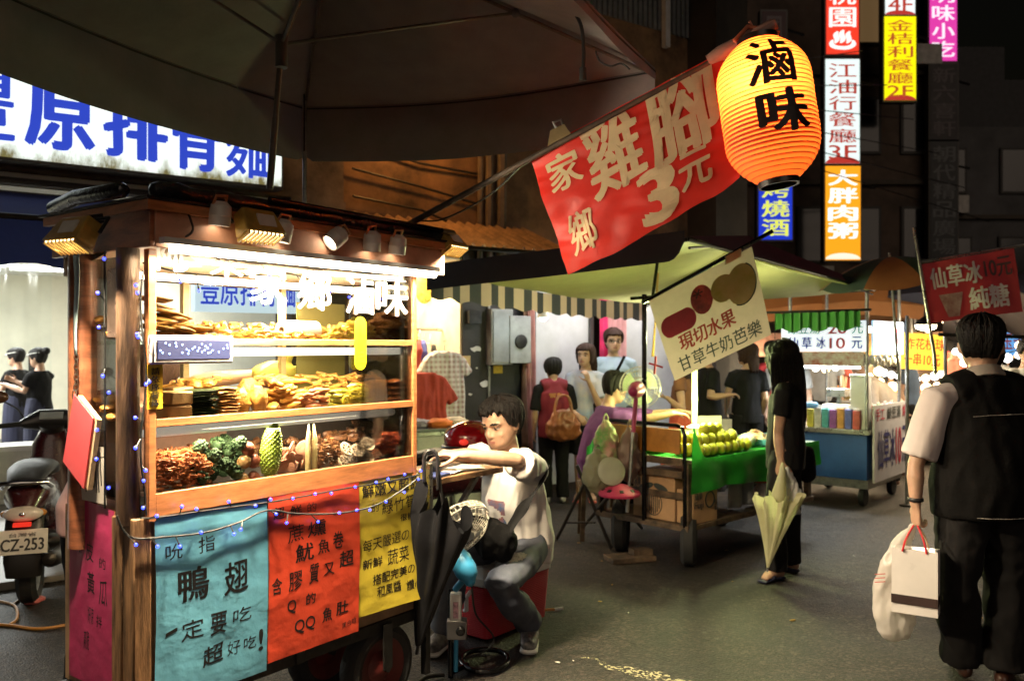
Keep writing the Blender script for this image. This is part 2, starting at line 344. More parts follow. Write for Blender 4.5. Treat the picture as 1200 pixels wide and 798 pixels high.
        for n in 'RL':
            a, e, r = j['sh' + n], j['el' + n], j['wr' + n]; ci = j['neck'] + (a - j['neck']) * .45 - V((0, 0, .03 * k))
            m.tube([ci, a, a + (e - a) * .4, e, e + (r - e) * .3, r], [.05 * k, .053 * k, .046 * k, .037 * k, .040 * k, .025 * k], 12, rnd=True)
            hd = s.hand[n]
            if hd is None: hand(m, r, (r - e), (1 if n == 'L' else -1) * X + V((0, -.2, 0)), 1 if n == 'R' else -1, .35, k * handk, fr)
            elif hd != 'none': hand(m, r, hd['d'], hd['n'], hd.get('th', 1), hd.get('curl', .4), k * handk, fr, hd.get('spread', 0), hd.get('grip'))
            if legs:
                h, q, an = j['hip' + n], j['kn' + n], j['an' + n]
                m.tube([h + V((0, 0, .03)), h + (q - h) * .45, q, q + (an - q) * .3, an], [.088 * k, .076 * k, .052 * k, .054 * k, .034 * k], 12, rnd=True)
            if feet and legs:
                an, to = j['an' + n], j['toe' + n]; f = (to - an); f.z = 0; f.normalize()
                m.tube([an - f * .045 * k - V((0, 0, .045 * k)), an - V((0, 0, .035 * k)), an + (to - an) * .6, to], [.03 * k, .034 * k, .042 * k, .036 * k], 10, ry=[.035 * k, .04 * k, .03 * k, .016 * k], side=f.cross(V((0, 0, 1))), rnd=True)
        me = remesh(m, vox, 2)
        ob = link(me, name, mats or [SKIN, LIP, DARKHAIR, EYEW], parent)
        if face:
            Mi = M.inverted()
            for p in me.polygons:
                c = Mi @ (p.center - o) / hh; c.y += .02
                if c.y < .2 or c.z < .1 or c.z > .7 or abs(c.x) > .3: continue
                ex = abs(abs(c.x) - .15)
                if .17 < c.z < .245 and abs(c.x) < .115 - abs(c.z - .205) * 1.2 and c.y > .36: p.material_index = 1
                elif ((ex / .085) ** 2 + ((c.z - .50) / .030) ** 2) < 1: p.material_index = 2 if ex < .036 or c.z > .515 else 3
                elif ((abs(c.x) - .16) / .115) ** 2 + ((c.z - .605 + .25 * (abs(c.x) - .15) ** 2 * 4) / .024) ** 2 < 1: p.material_index = 2
        return ob
    def top(s, m_, name='shirt', parent=None, hem=.83, sleeve=.62, loose=.022, vox=.011, amp=.005, neckk=1.0, sl_r=.066, seed=0, legs=False, sleeves=True, hemflare=1.0, smooth=2, low=False, yoke=0):
        m = MB(); j, k, w = s.j, s.k, s.wide; up = (j['neck'] - j['pel']); ax = [j['pel'] + V((0, 0, (hem - .95) * k))] + [j['pel'] + up * t for t in (.0, .25, .5, .72, .88, .97 if not low else .93)]
        L = loose; m.tube(ax, [(.165 * hemflare + L) * k * w, (.168 + L) * k * w, (.152 + L) * k * w, (.158 + L) * k * w, (.165 + L * .8) * k * w, .125 * k * w, .07 * k * neckk], 20, ry=[(.115 * hemflare + L + s.belly * .7) * k, (.12 + L + s.belly) * k, (.108 + L + s.belly) * k, (.108 + L + s.belly * .7) * k, (.108 + L * .6) * k, .085 * k, .065 * k * neckk], side=(1, 0, 0))
        if yoke: m.tube([j['pel'] + up * .72, j['pel'] + up * .90, j['pel'] + up * 1.03 + V((0, -.012, 0))], [.165 * k * w, .125 * k * w, .085 * k], 18, ry=[.125 * k, .105 * k, .082 * k], side=(1, 0, 0))
        for n in 'RL' if yoke else '':
            a = j['sh' + n]; ci = j['neck'] + (a - j['neck']) * .10 - V((0, 0, .02 * k)); m.tube([ci, ci + (a - ci) * yoke * .6, ci + (a - ci) * yoke], [.084 * k, .090 * k, .088 * k], 14)
        if sleeves:
            for n in 'RL':
                a, e, r = j['sh' + n], j['el' + n], j['wr' + n]; ci = j['neck'] + (a - j['neck']) * .42 - V((0, 0, .03 * k)); pts = [ci, ci + (a - ci) * .6, a]; rad = [.05 * k, .062 * k, (sl_r - .002) * k]
                if sleeve <= 1: pts += [a + (e - a) * sleeve * .5, a + (e - a) * sleeve]; rad += [sl_r * k, sl_r * 1.02 * k]
                else: pts += [a + (e - a) * .5, e, e + (r - e) * (sleeve - 1)]; rad += [sl_r * .9 * k, sl_r * .78 * k, sl_r * .62 * k]
                m.tube(pts, rad, 14)
        return link(remesh(m, vox, smooth, folds(amp, seed=seed)), name, m_, parent)
    def trousers(s, m_, name='trousers', parent=None, vox=.011, amp=.006, r=(.112, .098, .078, .074), to=1.0, seed=1, seat=1.0, waist=1.02):
        m = MB(); j, k, w = s.j, s.k, s.wide; up = j['neck'] - j['pel']
        m.tube([j['pel'] + V((0, -.01, (-.10 if seat >= 1 else -.02) * k)), j['pel'], j['pel'] + up * .18], [.16 * k * w, .172 * k * w, .158 * k * w], 18, ry=[.125 * k * seat, .135 * k * seat, (.118 + s.belly * .6) * k], side=(1, 0, 0), rnd=False)
        for n in 'RL':
            h, q, an = j['hip' + n], j['kn' + n], j['an' + n]; e = q + (an - q) * to
            m.tube([h + V((0, 0, .02)), h + (q - h) * .4, q, q + (e - q) * .45, e - V((0, 0, .02 if to == 1 else 0))], [r[0] * k, r[1] * k, r[2] * k, r[2] * k * .97, r[3] * k], 14)
        return link(remesh(m, vox, 2, folds(amp, (7, 7, 6), seed)), name, m_, parent)
    def skirt(s, m_, name='skirt', parent=None, hem=.5, flare=1.25, vox=.012, amp=.008, seed=2):
        m = MB(); j, k = s.j, s.k
        m.tube([V((j['pel'].x, j['pel'].y, hem * k)), j['pel'] - V((0, 0, .2 * k)), j['pel'], j['waist']], [.19 * k * flare, .195 * k, .18 * k, .155 * k], 20, ry=[.16 * k * flare, .15 * k, .135 * k, .12 * k], side=(1, 0, 0))
        return link(remesh(m, vox, 2, folds(amp, (16, 16, 1.2), seed)), name, m_, parent)
    def shoes(s, m_, name='shoes', parent=None, vox=.008, open_=False, seed=0):
        k = s.k
        for n in 'RL':
            m = MB(); an, to = s.j['an' + n], s.j['toe' + n]; f = (to - an); f.z = 0; f.normalize(); z0 = min(an.z - .085 * k, to.z - .03)
            side = f.cross(V((0, 0, 1)))
            if open_: m.tube([an - f * .06 * k + V((0, 0, -.075 * k)), an + (f * .06) * k + V((0, 0, -.07 * k)), V((to.x, to.y, z0 + .012)) + f * .025], [.036 * k, .04 * k, .046 * k], 12, ry=[.016, .013, .012], side=side, rnd=True); m.tube([an + f * .06 * k + side * .04 - V((0, 0, .06 * k)), an + f * .075 * k - V((0, 0, .015 * k)), an + f * .06 * k - side * .04 - V((0, 0, .06 * k))], .012, 8)
            else:
                m.tube([an - f * .05 * k + V((0, 0, -.04 * k)), an + V((0, 0, -.03 * k)), an + (to - an) * .55 + V((0, 0, .0)), to + f * .02 + V((0, 0, .008))], [.036 * k, .042 * k, .05 * k, .042 * k], 14, ry=[.042 * k, .05 * k, .04 * k, .028 * k], side=side, rnd=True); m.tube([an - V((0, 0, .03 * k)), an + V((0, 0, .02 * k))], [.043 * k, .042 * k], 12)
            link(remesh(m, vox, 2), name[:-1] if name.endswith('s') else name, m_, parent)
    def hair(s, m_, name='hair', parent=None, th=.07, front=.80, side=.42, back=.18, long_=0, seed=0, bald=0, lw=.30, vol=1.0, fringe=.05, flow=(0, 0), strands=0, fa=.95):
        m = MB(); na = 96; nr = 16; vs = []
        for q in range(nr + 1):
            for i in range(na):
                az = 2 * math.pi * i / na; c = math.cos(az); a = abs((az + math.pi) % (2 * math.pi) - math.pi)
                if a < fa: hl = front
                elif a < fa + .35: hl = front + (side - front) * (a - fa) / .35
                elif a < 1.75: hl = side
                else: hl = side + (back - side) * min(1, (a - 1.75) / .5)
                hl += fringe * noise.noise(V((math.sin(az) * 9, c * 9, seed * 3.3))); t = q / nr; z = 1.0 + (hl - 1.0) * t ** .9
                p = headpt(z, az); yc = -.03; d = V((p.x, p.y - yc, (z - .55) * .9)); d.normalize()
                thk = th * (1 + .45 * noise.noise(V((math.sin(az) * 7 + seed, c * 7, z * 1.4))) + .2 * noise.noise(V((math.sin(az) * 22 + seed, c * 22, z * 2.5)))) * vol
                if bald:
                    rr = math.hypot(p.x, p.y + .22); thk *= max(.02, min(1, (rr - bald) / .08)) if z > .8 else 1
                if a > 1.15: thk *= 1 - .62 * t ** 3 * (not long_)
                if q == nr: thk = -.04
                elif q == nr - 1: thk *= .75
                vs.append(s.hp_(p + d * thk))
        m.add(vs, [(q * na + i, (q + 1) * na + i, (q + 1) * na + (i + 1) % na, q * na + (i + 1) % na) for q in range(nr) for i in range(na)] + [tuple(range(na))])
        rr = random.Random(seed + 5)
        for _ in range(strands):
            i = rr.randrange(na); q0 = rr.randrange(0, 6); q1 = nr - rr.randrange(0, 3); pts = []; sw = rr.uniform(-.9, .9); l0 = rr.uniform(.0, .010) * s.k
            for q in range(q0, q1): 
                b = V(vs[q * na + int(i + sw * (q - q0)) % na]); pts.append(b + (b - s.hp_((0, -.03, .5))).normalized() * (l0 * (1 - q / nr) + .002 * math.sin(q + i)))
            if len(pts) > 2: n_ = len(pts); m.tube(pts, [.0034 * (1 - .75 * (e / n_) ** 2) for e in range(n_)], 4)
        ob = m.build(name, m_, parent, ang=180)
        if long_:
            L = MB(); o, M, hh = s.head_frame(); nn = 26; rings = []
            for q in range(13):
                t = q / 12; c = s.hp_((0, -.30, .62)) + V((flow[0] * t, flow[1] * t - .05 * t * s.k, -long_ * t * s.k)); wd = hh * (lw + .06 * math.sin(t * 3)) * (1 - .35 * t ** 3); dp = hh * (.21 - .09 * t)
                for i in range(nn):
                    a = 2 * math.pi * i / nn; k2 = 1 + .16 * noise.noise(V((math.cos(a) * 5 + seed, math.sin(a) * 5, t * 1.5)))
                    rings.append(c + M @ V((math.cos(a) * wd * k2, math.sin(a) * dp * k2, 0)) + V((0, 0, .05 * t * t * noise.noise(V((math.cos(a) * 6, seed, 0))))))
            L.add(rings, [(q * nn + i, q * nn + (i + 1) % nn, (q + 1) * nn + (i + 1) % nn, (q + 1) * nn + i) for q in range(12) for i in range(nn)] + [tuple(range(nn))[::-1], tuple(12 * nn + i for i in range(nn))])
            for _ in range(strands // 2):
                i = rr.randrange(nn); sw = rr.uniform(-.15, .15); q1 = rr.randrange(9, 13); o2 = rr.uniform(0, .012); L.tube([V(rings[q * nn + int(i + sw * q) % nn]) * 1 + (V(rings[q * nn + i]) - V(rings[q * nn + (i + nn // 2) % nn])).normalized() * o2 - V((0, 0, .02 * (q == q1 - 1))) for q in range(q1)], [.004] * (q1 - 1) + [.001], 4)
            L.build('hair_length', m_, ob, ang=180)
        return ob
SKIN = mat('skin', (.50, .30, .20), .48, var=.10, vs=14, bump=.05, bs=300, sss=.12)
LIP = mat('lip', (.36, .14, .11), .4, var=.05); EYEW = mat('eye_white', (.42, .36, .32), .3, var=0)
DARKHAIR = mat('black_hair', (.010, .008, .007), .6, spec=.25, var=.3, vs=40, bump=.5, bs=40, stretch=(9, 9, 1.2))
BROWNHAIR = mat('brown_hair', (.035, .015, .009), .6, spec=.25, var=.3, vs=40, bump=.5, bs=40, stretch=(9, 9, 1.2))
def pmats(): return [SKIN, LIP, DARKHAIR, EYEW]
def root(fig_body, label, loc, rz, group=None):
    o = thing('person', label, 'person', loc, rz, group); return o
# ---------------------------------------------------------------- ground
def asphalt():
    m = mat('asphalt', (.027, .020, .0155), .58, var=.35, vs=1.3, bump=.8, bs=85, dist=.018); t = m.node_tree; b = t.nodes['Principled BSDF']
    tc = t.nodes.new('ShaderNodeTexCoord'); src = b.inputs['Base Color'].links[0].from_socket
    va = t.nodes.new('ShaderNodeTexVoronoi'); va.inputs['Scale'].default_value = 75; t.links.new(tc.outputs['Object'], va.inputs['Vector']); sx = t.nodes.new('ShaderNodeSeparateXYZ'); t.links.new(va.outputs['Color'], sx.inputs[0])
    pw = t.nodes.new('ShaderNodeMath'); pw.operation = 'POWER'; pw.inputs[1].default_value = 3.0; t.links.new(sx.outputs[0], pw.inputs[0]); mr = t.nodes.new('ShaderNodeMapRange'); mr.inputs[3].default_value = .45; mr.inputs[4].default_value = 3.2; t.links.new(pw.outputs[0], mr.inputs[0])
    mx = t.nodes.new('ShaderNodeVectorMath'); mx.operation = 'SCALE'; t.links.new(src, mx.inputs[0]); t.links.new(mr.outputs[0], mx.inputs['Scale'])
    # oil and patch stains, worn flecks of old paint
    n3 = t.nodes.new('ShaderNodeTexNoise'); n3.inputs['Scale'].default_value = .9; n3.inputs['Detail'].default_value = 7; n3.inputs['Roughness'].default_value = .7; t.links.new(tc.outputs['Object'], n3.inputs[0])
    r3 = t.nodes.new('ShaderNodeValToRGB'); r3.color_ramp.elements[0].position = .38; r3.color_ramp.elements[1].position = .58; r3.color_ramp.elements[0].color = (.38, .38, .38, 1); r3.color_ramp.elements[1].color = (1.1, 1.1, 1.1, 1); t.links.new(n3.outputs[0], r3.inputs[0])
    m2 = t.nodes.new('ShaderNodeMix'); m2.data_type = 'RGBA'; m2.blend_type = 'MULTIPLY'; m2.inputs[0].default_value = 1; t.links.new(mx.outputs[0], m2.inputs[6]); t.links.new(r3.outputs[0], m2.inputs[7])
    vo = t.nodes.new('ShaderNodeTexVoronoi'); vo.inputs['Scale'].default_value = 7; vo.inputs['Randomness'].default_value = 1; t.links.new(tc.outputs['Object'], vo.inputs['Vector'])
    rv = t.nodes.new('ShaderNodeValToRGB'); rv.color_ramp.elements[0].position = .06; rv.color_ramp.elements[1].position = .13; rv.color_ramp.elements[0].color = (1, 1, 1, 1); rv.color_ramp.elements[1].color = (0, 0, 0, 1); t.links.new(vo.outputs[0], rv.inputs[0])
    mg = t.nodes.new('ShaderNodeMath'); mg.operation = 'MULTIPLY'; mg.inputs[1].default_value = .35; t.links.new(rv.outputs[0], mg.inputs[0])
    m4 = t.nodes.new('ShaderNodeMix'); m4.data_type = 'RGBA'; m4.inputs[7].default_value = (.14, .13, .11, 1); t.links.new(mg.outputs[0], m4.inputs[0]); t.links.new(m2.outputs[2], m4.inputs[6])
    vc = t.nodes.new('ShaderNodeTexVoronoi'); vc.feature = 'DISTANCE_TO_EDGE'; vc.inputs['Scale'].default_value = .62; wn = t.nodes.new('ShaderNodeVectorMath'); wn.operation = 'ADD'; n9 = t.nodes.new('ShaderNodeTexNoise'); n9.inputs['Scale'].default_value = 3.5; n9.inputs['Detail'].default_value = 6
    t.links.new(tc.outputs['Object'], n9.inputs[0]); t.links.new(tc.outputs['Object'], wn.inputs[0]); t.links.new(n9.outputs[1], wn.inputs[1]); t.links.new(wn.outputs[0], vc.inputs['Vector'])
    rc_ = t.nodes.new('ShaderNodeValToRGB'); rc_.color_ramp.elements[0].position = .004; rc_.color_ramp.elements[1].position = .011; rc_.color_ramp.elements[0].color = (.25, .25, .25, 1); rc_.color_ramp.elements[1].color = (1, 1, 1, 1); t.links.new(vc.outputs[0], rc_.inputs[0])
    m6 = t.nodes.new('ShaderNodeMix'); m6.data_type = 'RGBA'; m6.blend_type = 'MULTIPLY'; m6.inputs[0].default_value = 1; t.links.new(m4.outputs[2], m6.inputs[6]); t.links.new(rc_.outputs[0], m6.inputs[7])
    t.links.new(m6.outputs[2], b.inputs['Base Color'])
    bp = [x for x in t.nodes if x.type == 'BUMP'][0]; b2 = t.nodes.new('ShaderNodeBump'); b2.inputs['Strength'].default_value = .35; b2.inputs['Distance'].default_value = .03
    n5 = t.nodes.new('ShaderNodeTexNoise'); n5.inputs['Scale'].default_value = 9; n5.inputs['Detail'].default_value = 5; t.links.new(tc.outputs['Object'], n5.inputs[0]); t.links.new(n5.outputs[0], b2.inputs['Height']); t.links.new(bp.outputs[0], b2.inputs['Normal']); t.links.new(b2.outputs[0], b.inputs['Normal'])
    return m
g = MB(); g.grid(lambda u, v: (-90 + 180 * u, -20 + 180 * v, 0), 4, 4); struct(g.build('road', asphalt()))
# worn road paint beside the cooler: a broken yellowish line
def worn_paint():
    m = mat('worn_paint', (.36, .34, .20), .75, var=.2, vs=30, bump=.4, bs=120); t = m.node_tree; b = t.nodes['Principled BSDF']
    tc = t.nodes.new('ShaderNodeTexCoord'); n = t.nodes.new('ShaderNodeTexNoise'); n.inputs['Scale'].default_value = 60; n.inputs['Detail'].default_value = 5
    t.links.new(tc.outputs['Object'], n.inputs[0]); r = t.nodes.new('ShaderNodeValToRGB'); r.color_ramp.elements[0].position = .50; r.color_ramp.elements[1].position = .56
    t.links.new(n.outputs[0], r.inputs[0]); t.links.new(r.outputs[0], b.inputs['Alpha']); return m
g = MB(); a, b_ = G(682, 4.25), G(778, 3.96); dx = (b_ - a).normalized(); nx = V((-dx.y, dx.x, 0))
g.grid(lambda u, v: a + (b_ - a) * u * 1.25 + nx * ((v - .5) * (.02 + .16 * max(0, u - .1))) + nx * .05 * noise.noise(V((u * 5, 0, 0))) + V((0, 0, .004)), 30, 4)
struct(g.build('road_marking', worn_paint()))

# ---------------------------------------------------------------- shop row on the left, local x along the fronts, y into the buildings
S0 = V((-3.7, 6.2, 0)); FA = math.atan2(.563, .826)
def F(q, n, z): return S0 + V((.826 * q - .563 * n, .563 * q + .826 * n, z))
def fq(px, n=0):
    u = (px - 600) / 1000; return (u * (6.2 + .826 * n) + 3.7 + .563 * n) / (.826 - .563 * u)
def fz(px, py, n=0): q = fq(px, n); return CAMH - (py - HOR) / 1000 * (6.2 + .563 * q + .826 * n)
concrete = mat('stained_concrete', (.16, .12, .085), .85, var=.45, vs=2.2, bump=.3, bs=30)
darkwall = mat('dark_painted_wall', (.03, .026, .024), .6, var=.3, vs=3, bump=.2, bs=20)
cream = mat('cream_wall', (.84, .80, .66), .6, var=.08, vs=1.5)
white_plaster = mat('white_ceiling', (.75, .75, .72), .7, var=.06)
tile = mat('arcade_tile', (.22, .20, .18), .45, var=.3, vs=3, bump=.2, bs=15)
iron = mat('dark_iron', (.03, .028, .027), .45, metal=.6, var=.3, vs=20)
steel = mat('brushed_steel', (.55, .55, .53), .28, metal=1, var=.12, vs=12)
galv = mat('galvanised_pipe', (.42, .42, .41), .38, metal=.9, var=.2, vs=25)
white_pl = mat('white_plastic', (.75, .74, .70), .4, var=.06)
# the arcade floor is a low step above the road
g = MB(); g.box(-6, 2.3, -.9, 9.5, -.2, .05); struct(g.build('pavement', tile, loc=S0, rot=(0, 0, FA), bev=.01))
# noodle shop: open front, cream room behind
ns = thing('noodle_shop', 'bright noodle shop with cream walls and an open front under a dark awning', 'shop', S0, FA)
g = MB(); g.box(-6, -5.85, 0, 8.9, .03, 2.75); g.build('wall', cream, ns); MB().box(2.12, 2.30, .3, 8.9, .03, 2.75).build('wall', cream, ns); MB().box(-6, 2.3, 8.9, 9.1, .03, 2.75).build('wall', cream, ns); g = MB()
g = MB(); g.box(-6, 2.3, 0, 9.1, 2.72, 2.82); g.build('ceiling', white_plaster, ns)
g = MB(); g.box(-6, 2.6, -.10, .3, 2.83, 9); g.box(2.12, 2.62, -.10, .3, .03, 2.83); g.build('facade', concrete, ns)
lit_tube = emit('lit_tube', (1, .95, .86), 9)
lit_tube_room = emit('lit_tube_room', (.96, 1, .97), 14)
for i, (q, n) in enumerate(((-1.2, 4.5), (-.4, 5.2), (-1.2, 6.4), (-.2, 7.2), (.9, 4.4), (1.1, 6.8), (-2.6, 5.5), (-3.4, 3))):
    g = MB(); g.tube([(q - .6, n, 2.66), (q + .6, n, 2.66)], .02, 8); o = g.build('tube_light', lit_tube_room, ns)
    MB().box(q - .64, q + .64, n - .04, n + .04, 2.685, 2.72).build('light_housing', white_pl, o)
for q, n in ((-1, 4), (.6, 5.5), (-2.8, 4.5)): lamp('AREA', 'room_light', (q, n, 2.62), 200, (.97, 1, .95), ns, 1.3, (q, n, 0), .5)
MB().box(.9, 1.06, 8.85, 8.895, 1.05, 1.4).build('switch_box', iron, ns)
g = MB()
for i in range(4): g.tube([(-6, -.05, 2.45 + i * .1), (2.1, -.05, 2.45 + i * .1)], .028, 8)
g.build('shutter_rail', mat('aged_steel', (.10, .09, .085), .5, metal=.6), ns)
# roll of blue awning over the shop mouth
aw = thing('shop_awning', 'dark blue fabric awning hung low across the noodle shop front', 'awning', S0, FA)
blue_cloth = cloth_through('blue_awning_cloth', (.025, .04, .16), .25)
g = MB(); g.grid(lambda u, v: (-6 + 8.1 * u, -.10 - .9 * v + .02 * math.sin(u * 60), 2.66 - .18 * v - .12 * v * v), 80, 8); g.build('canopy', blue_cloth, aw)
g = MB(); g.grid(lambda u, v: (-6 + 8.1 * u, -1.0 - .02 * math.sin(u * 43) * v, 2.36 - (.30 + .02 * math.sin(u * 90)) * v), 90, 4); g.build('valance', blue_cloth, aw)
g = MB(); g.tube([(-6, -1.0, 2.37), (2.1, -1.0, 2.37)], .02, 8); g.build('front_bar', iron, aw)
# big lit name board of the noodle shop
blue_ink = emit('lit_blue_ink', (.03, .07, .62), .9)
sg = thing('shop_sign', 'long white lit signboard with big blue brush characters and mould along its bottom edge', 'sign', S0, FA)
face = emit_dirty('lit_white_face', (.90, 1.0, .93), 1.12, (.13, .11, .025), .69, .88, 2.85, 3.2, (2.2, 1, .9))
g = MB(); g.box(-2.2, 1.985, -.30, -.12, 2.85, 3.95); g.build('case', mat('sign_case', (.08, .07, .06), .5), sg)
g = MB(); g.grid(lambda u, v: (-2.18 + 4.145 * u, -.304, 2.87 + 1.06 * v), 1, 1); g.build('lit_face', face, sg)
g = MB()
for ch, q, z0, z1, wd in (('豐', -.17, 2.98, 3.52, .43), ('原', .34, 2.97, 3.52, .42), ('排', .845, 2.96, 3.50, .42), ('骨', 1.29, 2.93, 3.44, .34), ('麵', 1.70, 2.91, 3.42, .37)):
    write(g, ch, plane((q - wd / 2, -.306, z0), (wd, 0, 0), (0, 0, z1 - z0)), bold=.022 if ch in '麵豐' else .042, wob=.014, seed=q)
g.build('lettering', blue_ink, sg, smooth=False)
# smaller board of the same shop, seen through the glass of the cart
s2 = thing('shop_sign', 'small white lit board with blue characters seen through the glass case of the cart', 'sign', S0, FA)
q0, q1 = fq(224, -.5), fq(345, -.5); zb, zt = fz(260, 366, -.5), fz(260, 316, -.5)
g = MB(); g.box(q0, q1, -.62, -.5, zb, zt); g.build('case', emit('lit_pale_face', (.72, .9, 1.0), .85), s2)
g = MB(); write(g, '豐原排骨麵', plane((q0 + .04, -.622, zb + .05), (q1 - q0 - .08, 0, 0), (0, 0, zt - zb - .08)), bold=.02); g.build('lettering', blue_ink, s2, smooth=False)
# clear plastic sheet hung inside
cs = thing('plastic_curtain', 'clear plastic sheet hung behind the kitchen workers', 'curtain', S0, FA)
g = MB(); g.grid(lambda u, v: (-3.0 + 3.9 * u, 5.6 + .05 * math.sin(u * 70) * (1 - .3 * v), .9 + 1.75 * v), 120, 6); g.build('sheet', glassy('clear_vinyl', (.93, .96, .96), 1.0, .12), cs)
# kitchen counter and pots
kc = thing('kitchen_counter', 'steel kitchen counter with a white top inside the noodle shop', 'counter', F(-.9, 3.0, .05), FA)
MB().box(-1.6, .9, -.3, .35, .80, .85).build('counter_top', white_pl, kc, bev=.006); MB().box(-1.55, .8, -.25, .3, .0, .80).build('cabinet', steel, kc)
def pot(q, n, z, r, h, label):
    t = thing('stock_pot', label, 'pot', F(q, n, z - .07), 0); MB().lathe([(r * .97, 0), (r, .02), (r, h), (r * 1.04, h + .01), (r * .96, h + .008), (r * .94, .02)], 24).build('vessel', steel, t, ang=60)
    for sx in (-1, 1): MB().tube([(sx * r, -.05, h * .75), (sx * (r + .05), -.05, h * .75), (sx * (r + .05), .05, h * .75), (sx * r, .05, h * .75)], .008, 6).build('handle', steel, t)
pot(-1.15, 2.9, .97, .2, .3, 'tall steel stock pot on the kitchen counter'); pot(-.55, 2.9, .97, .15, .12, 'shallow steel pan at the end of the kitchen counter')
tk = thing('floor_cabinet', 'white low cabinet with bottles under the kitchen counter end', 'cabinet', F(.15, 2.2, .05), FA)
MB().box(-.5, .3, 0, .4, 0, .55).build('box', white_pl, tk, bev=.01); MB().box(-.48, .28, -.012, 0, .05, .5).build('door', mat('pale_door', (.6, .58, .5), .5), tk)

# --- wall between, clothes shop, black service wall, white shutters
cw = thing('old_building', 'grimy brown building above the clothes shop with a grey metal window wall upstairs', 'building', S0, FA)
brown = mat('grimy_brown_wall', (.17, .095, .045), .8, var=.5, vs=2.0, bump=.3, bs=18)
for a in ((2.62, 7.2, 0, .4, 2.45, 5.2), (2.62, 7.2, 0, .4, 8.2, 12), (2.62, 2.72, 0, .4, .1, 2.45)): MB().box(*a).build('wall', brown, cw)
g = MB()
for i in range(60): g.box(2.65 + i * .0755, 2.69 + i * .0755, -.03, 0, 5.2, 8.2)
g.box(2.62, 7.2, 0, .1, 5.2, 8.2); g.build('cladding', mat('grey_cladding', (.15, .16, .165), .5, metal=.3, var=.2), cw)
for k, q in enumerate((4.3, 5.5)):
    g = MB(); g.box(q, q + .9, -.06, -.03, 5.6, 7.2); w_ = g.build('window', mat('dark_pane', (.03, .035, .04), .1), cw)
    g = MB(); g.bar((q, -.08, 5.6), (q + .9, -.08, 7.2), .03); g.bar((q + .9, -.08, 5.6), (q, -.08, 7.2), .03)
    for x in (q - .02, q + .92): g.bar((x, -.07, 5.55), (x, -.07, 7.25), .05)
    g.build('grille', galv, w_)
MB().box(6.55, 6.62, -.10, -.03, 5.0, 8.0).build('corner_trim', mat('pale_trim', (.45, .45, .46), .5), cw)
MB().box(7.0, 7.22, -.45, 0, .1, 10).build('pillar', darkwall, cw)
g = MB()
for i, x in enumerate((4.05, 4.15, 4.3)): g.tube([(x, -.06, 2.4), (x, -.08, 3.6), (x + .05 * i, -.06, 5.2)], .03 + .012 * i, 8)
g.build('drain_pipe', mat('dirty_pipe', (.12, .09, .06), .6, var=.3), cw)
g = MB()
for i in range(5): g.tube([(2.7, -.03 - .01 * i, 3.9 - .25 * i), (3.4, -.05, 3.72 - .22 * i), (4.1, -.03, 3.85 - .3 * i)], .012, 6)
g.build('cable', mat('black_cable', (.012, .012, .012), .5), cw)
# corrugated lean-to roof lit from beneath by a sodium lamp
lt = thing('lean_to_roof', 'small corrugated lean-to roof glowing orange above the clothes shop', 'roof', S0, FA)
cor = mat('corrugated_sheet', (.35, .22, .11), .5, var=.3, vs=8)
g = MB(); g.grid(lambda u, v: (2.7 + 1.9 * u, -.05 - .8 * v, 2.75 - .32 * v + .022 * math.sin(u * 110)), 200, 3); g.build('sheet', cor, lt)
g = MB(); g.tube([(2.7, -.85, 2.41), (4.6, -.85, 2.41)], .02, 8)
for q in (2.75, 4.5): g.bar((q, -.05, 2.5), (q, -.82, 2.40), .03)
g.build('frame', iron, lt)
wl = thing('wall_lamp', 'orange bulkhead lamp fixed to the brown wall over the lean-to', 'lamp', F(3.25, -.12, 3.62), FA)
MB().lathe([(.03, 0), (.09, .02), (.10, .06)], 16, M=Matrix.Rotation(R(90), 3, 'X')).build('housing', iron, wl); MB().ell((0, -.07, 0), .06).build('bulb', emit('sodium_bulb', (1, .42, .08), 6), wl)
lamp('POINT', 'sodium_light', (0, -.32, .02), 34, (1, .42, .10), wl, .08)
# clothes shop
ck = thing('clothes_shop', 'small clothes shop with warm lit interior and rails of garments', 'shop', S0, FA)
for a in ((2.72, 2.76, 0, 2.6), (3.86, 3.92, 0, 2.6), (2.76, 3.86, 2.55, 2.6)): MB().box(*a, .1, 2.45).build('wall', mat('pale_shop_wall', (.7, .62, .45), .7), ck)
MB().box(2.72, 3.92, 0, 2.6, 2.40, 2.46).build('ceiling', white_plaster, ck)
g = MB(); g.tube([(2.8, .35, 1.72), (3.85, .35, 1.72)], .015, 8); g.tube([(2.8, 1.2, 1.9), (3.85, 1.2, 1.9)], .015, 8); g.build('rail', steel, ck)
for q in (3.05, 3.6): MB().ell((q, .5, 2.28), .055).build('bulb', emit('warm_bulb', (1, .82, .5), 9), ck)
lamp('AREA', 'shop_light', (3.3, .5, 2.36), 75, (1, .80, .5), ck, .9, (3.3, .6, 0))
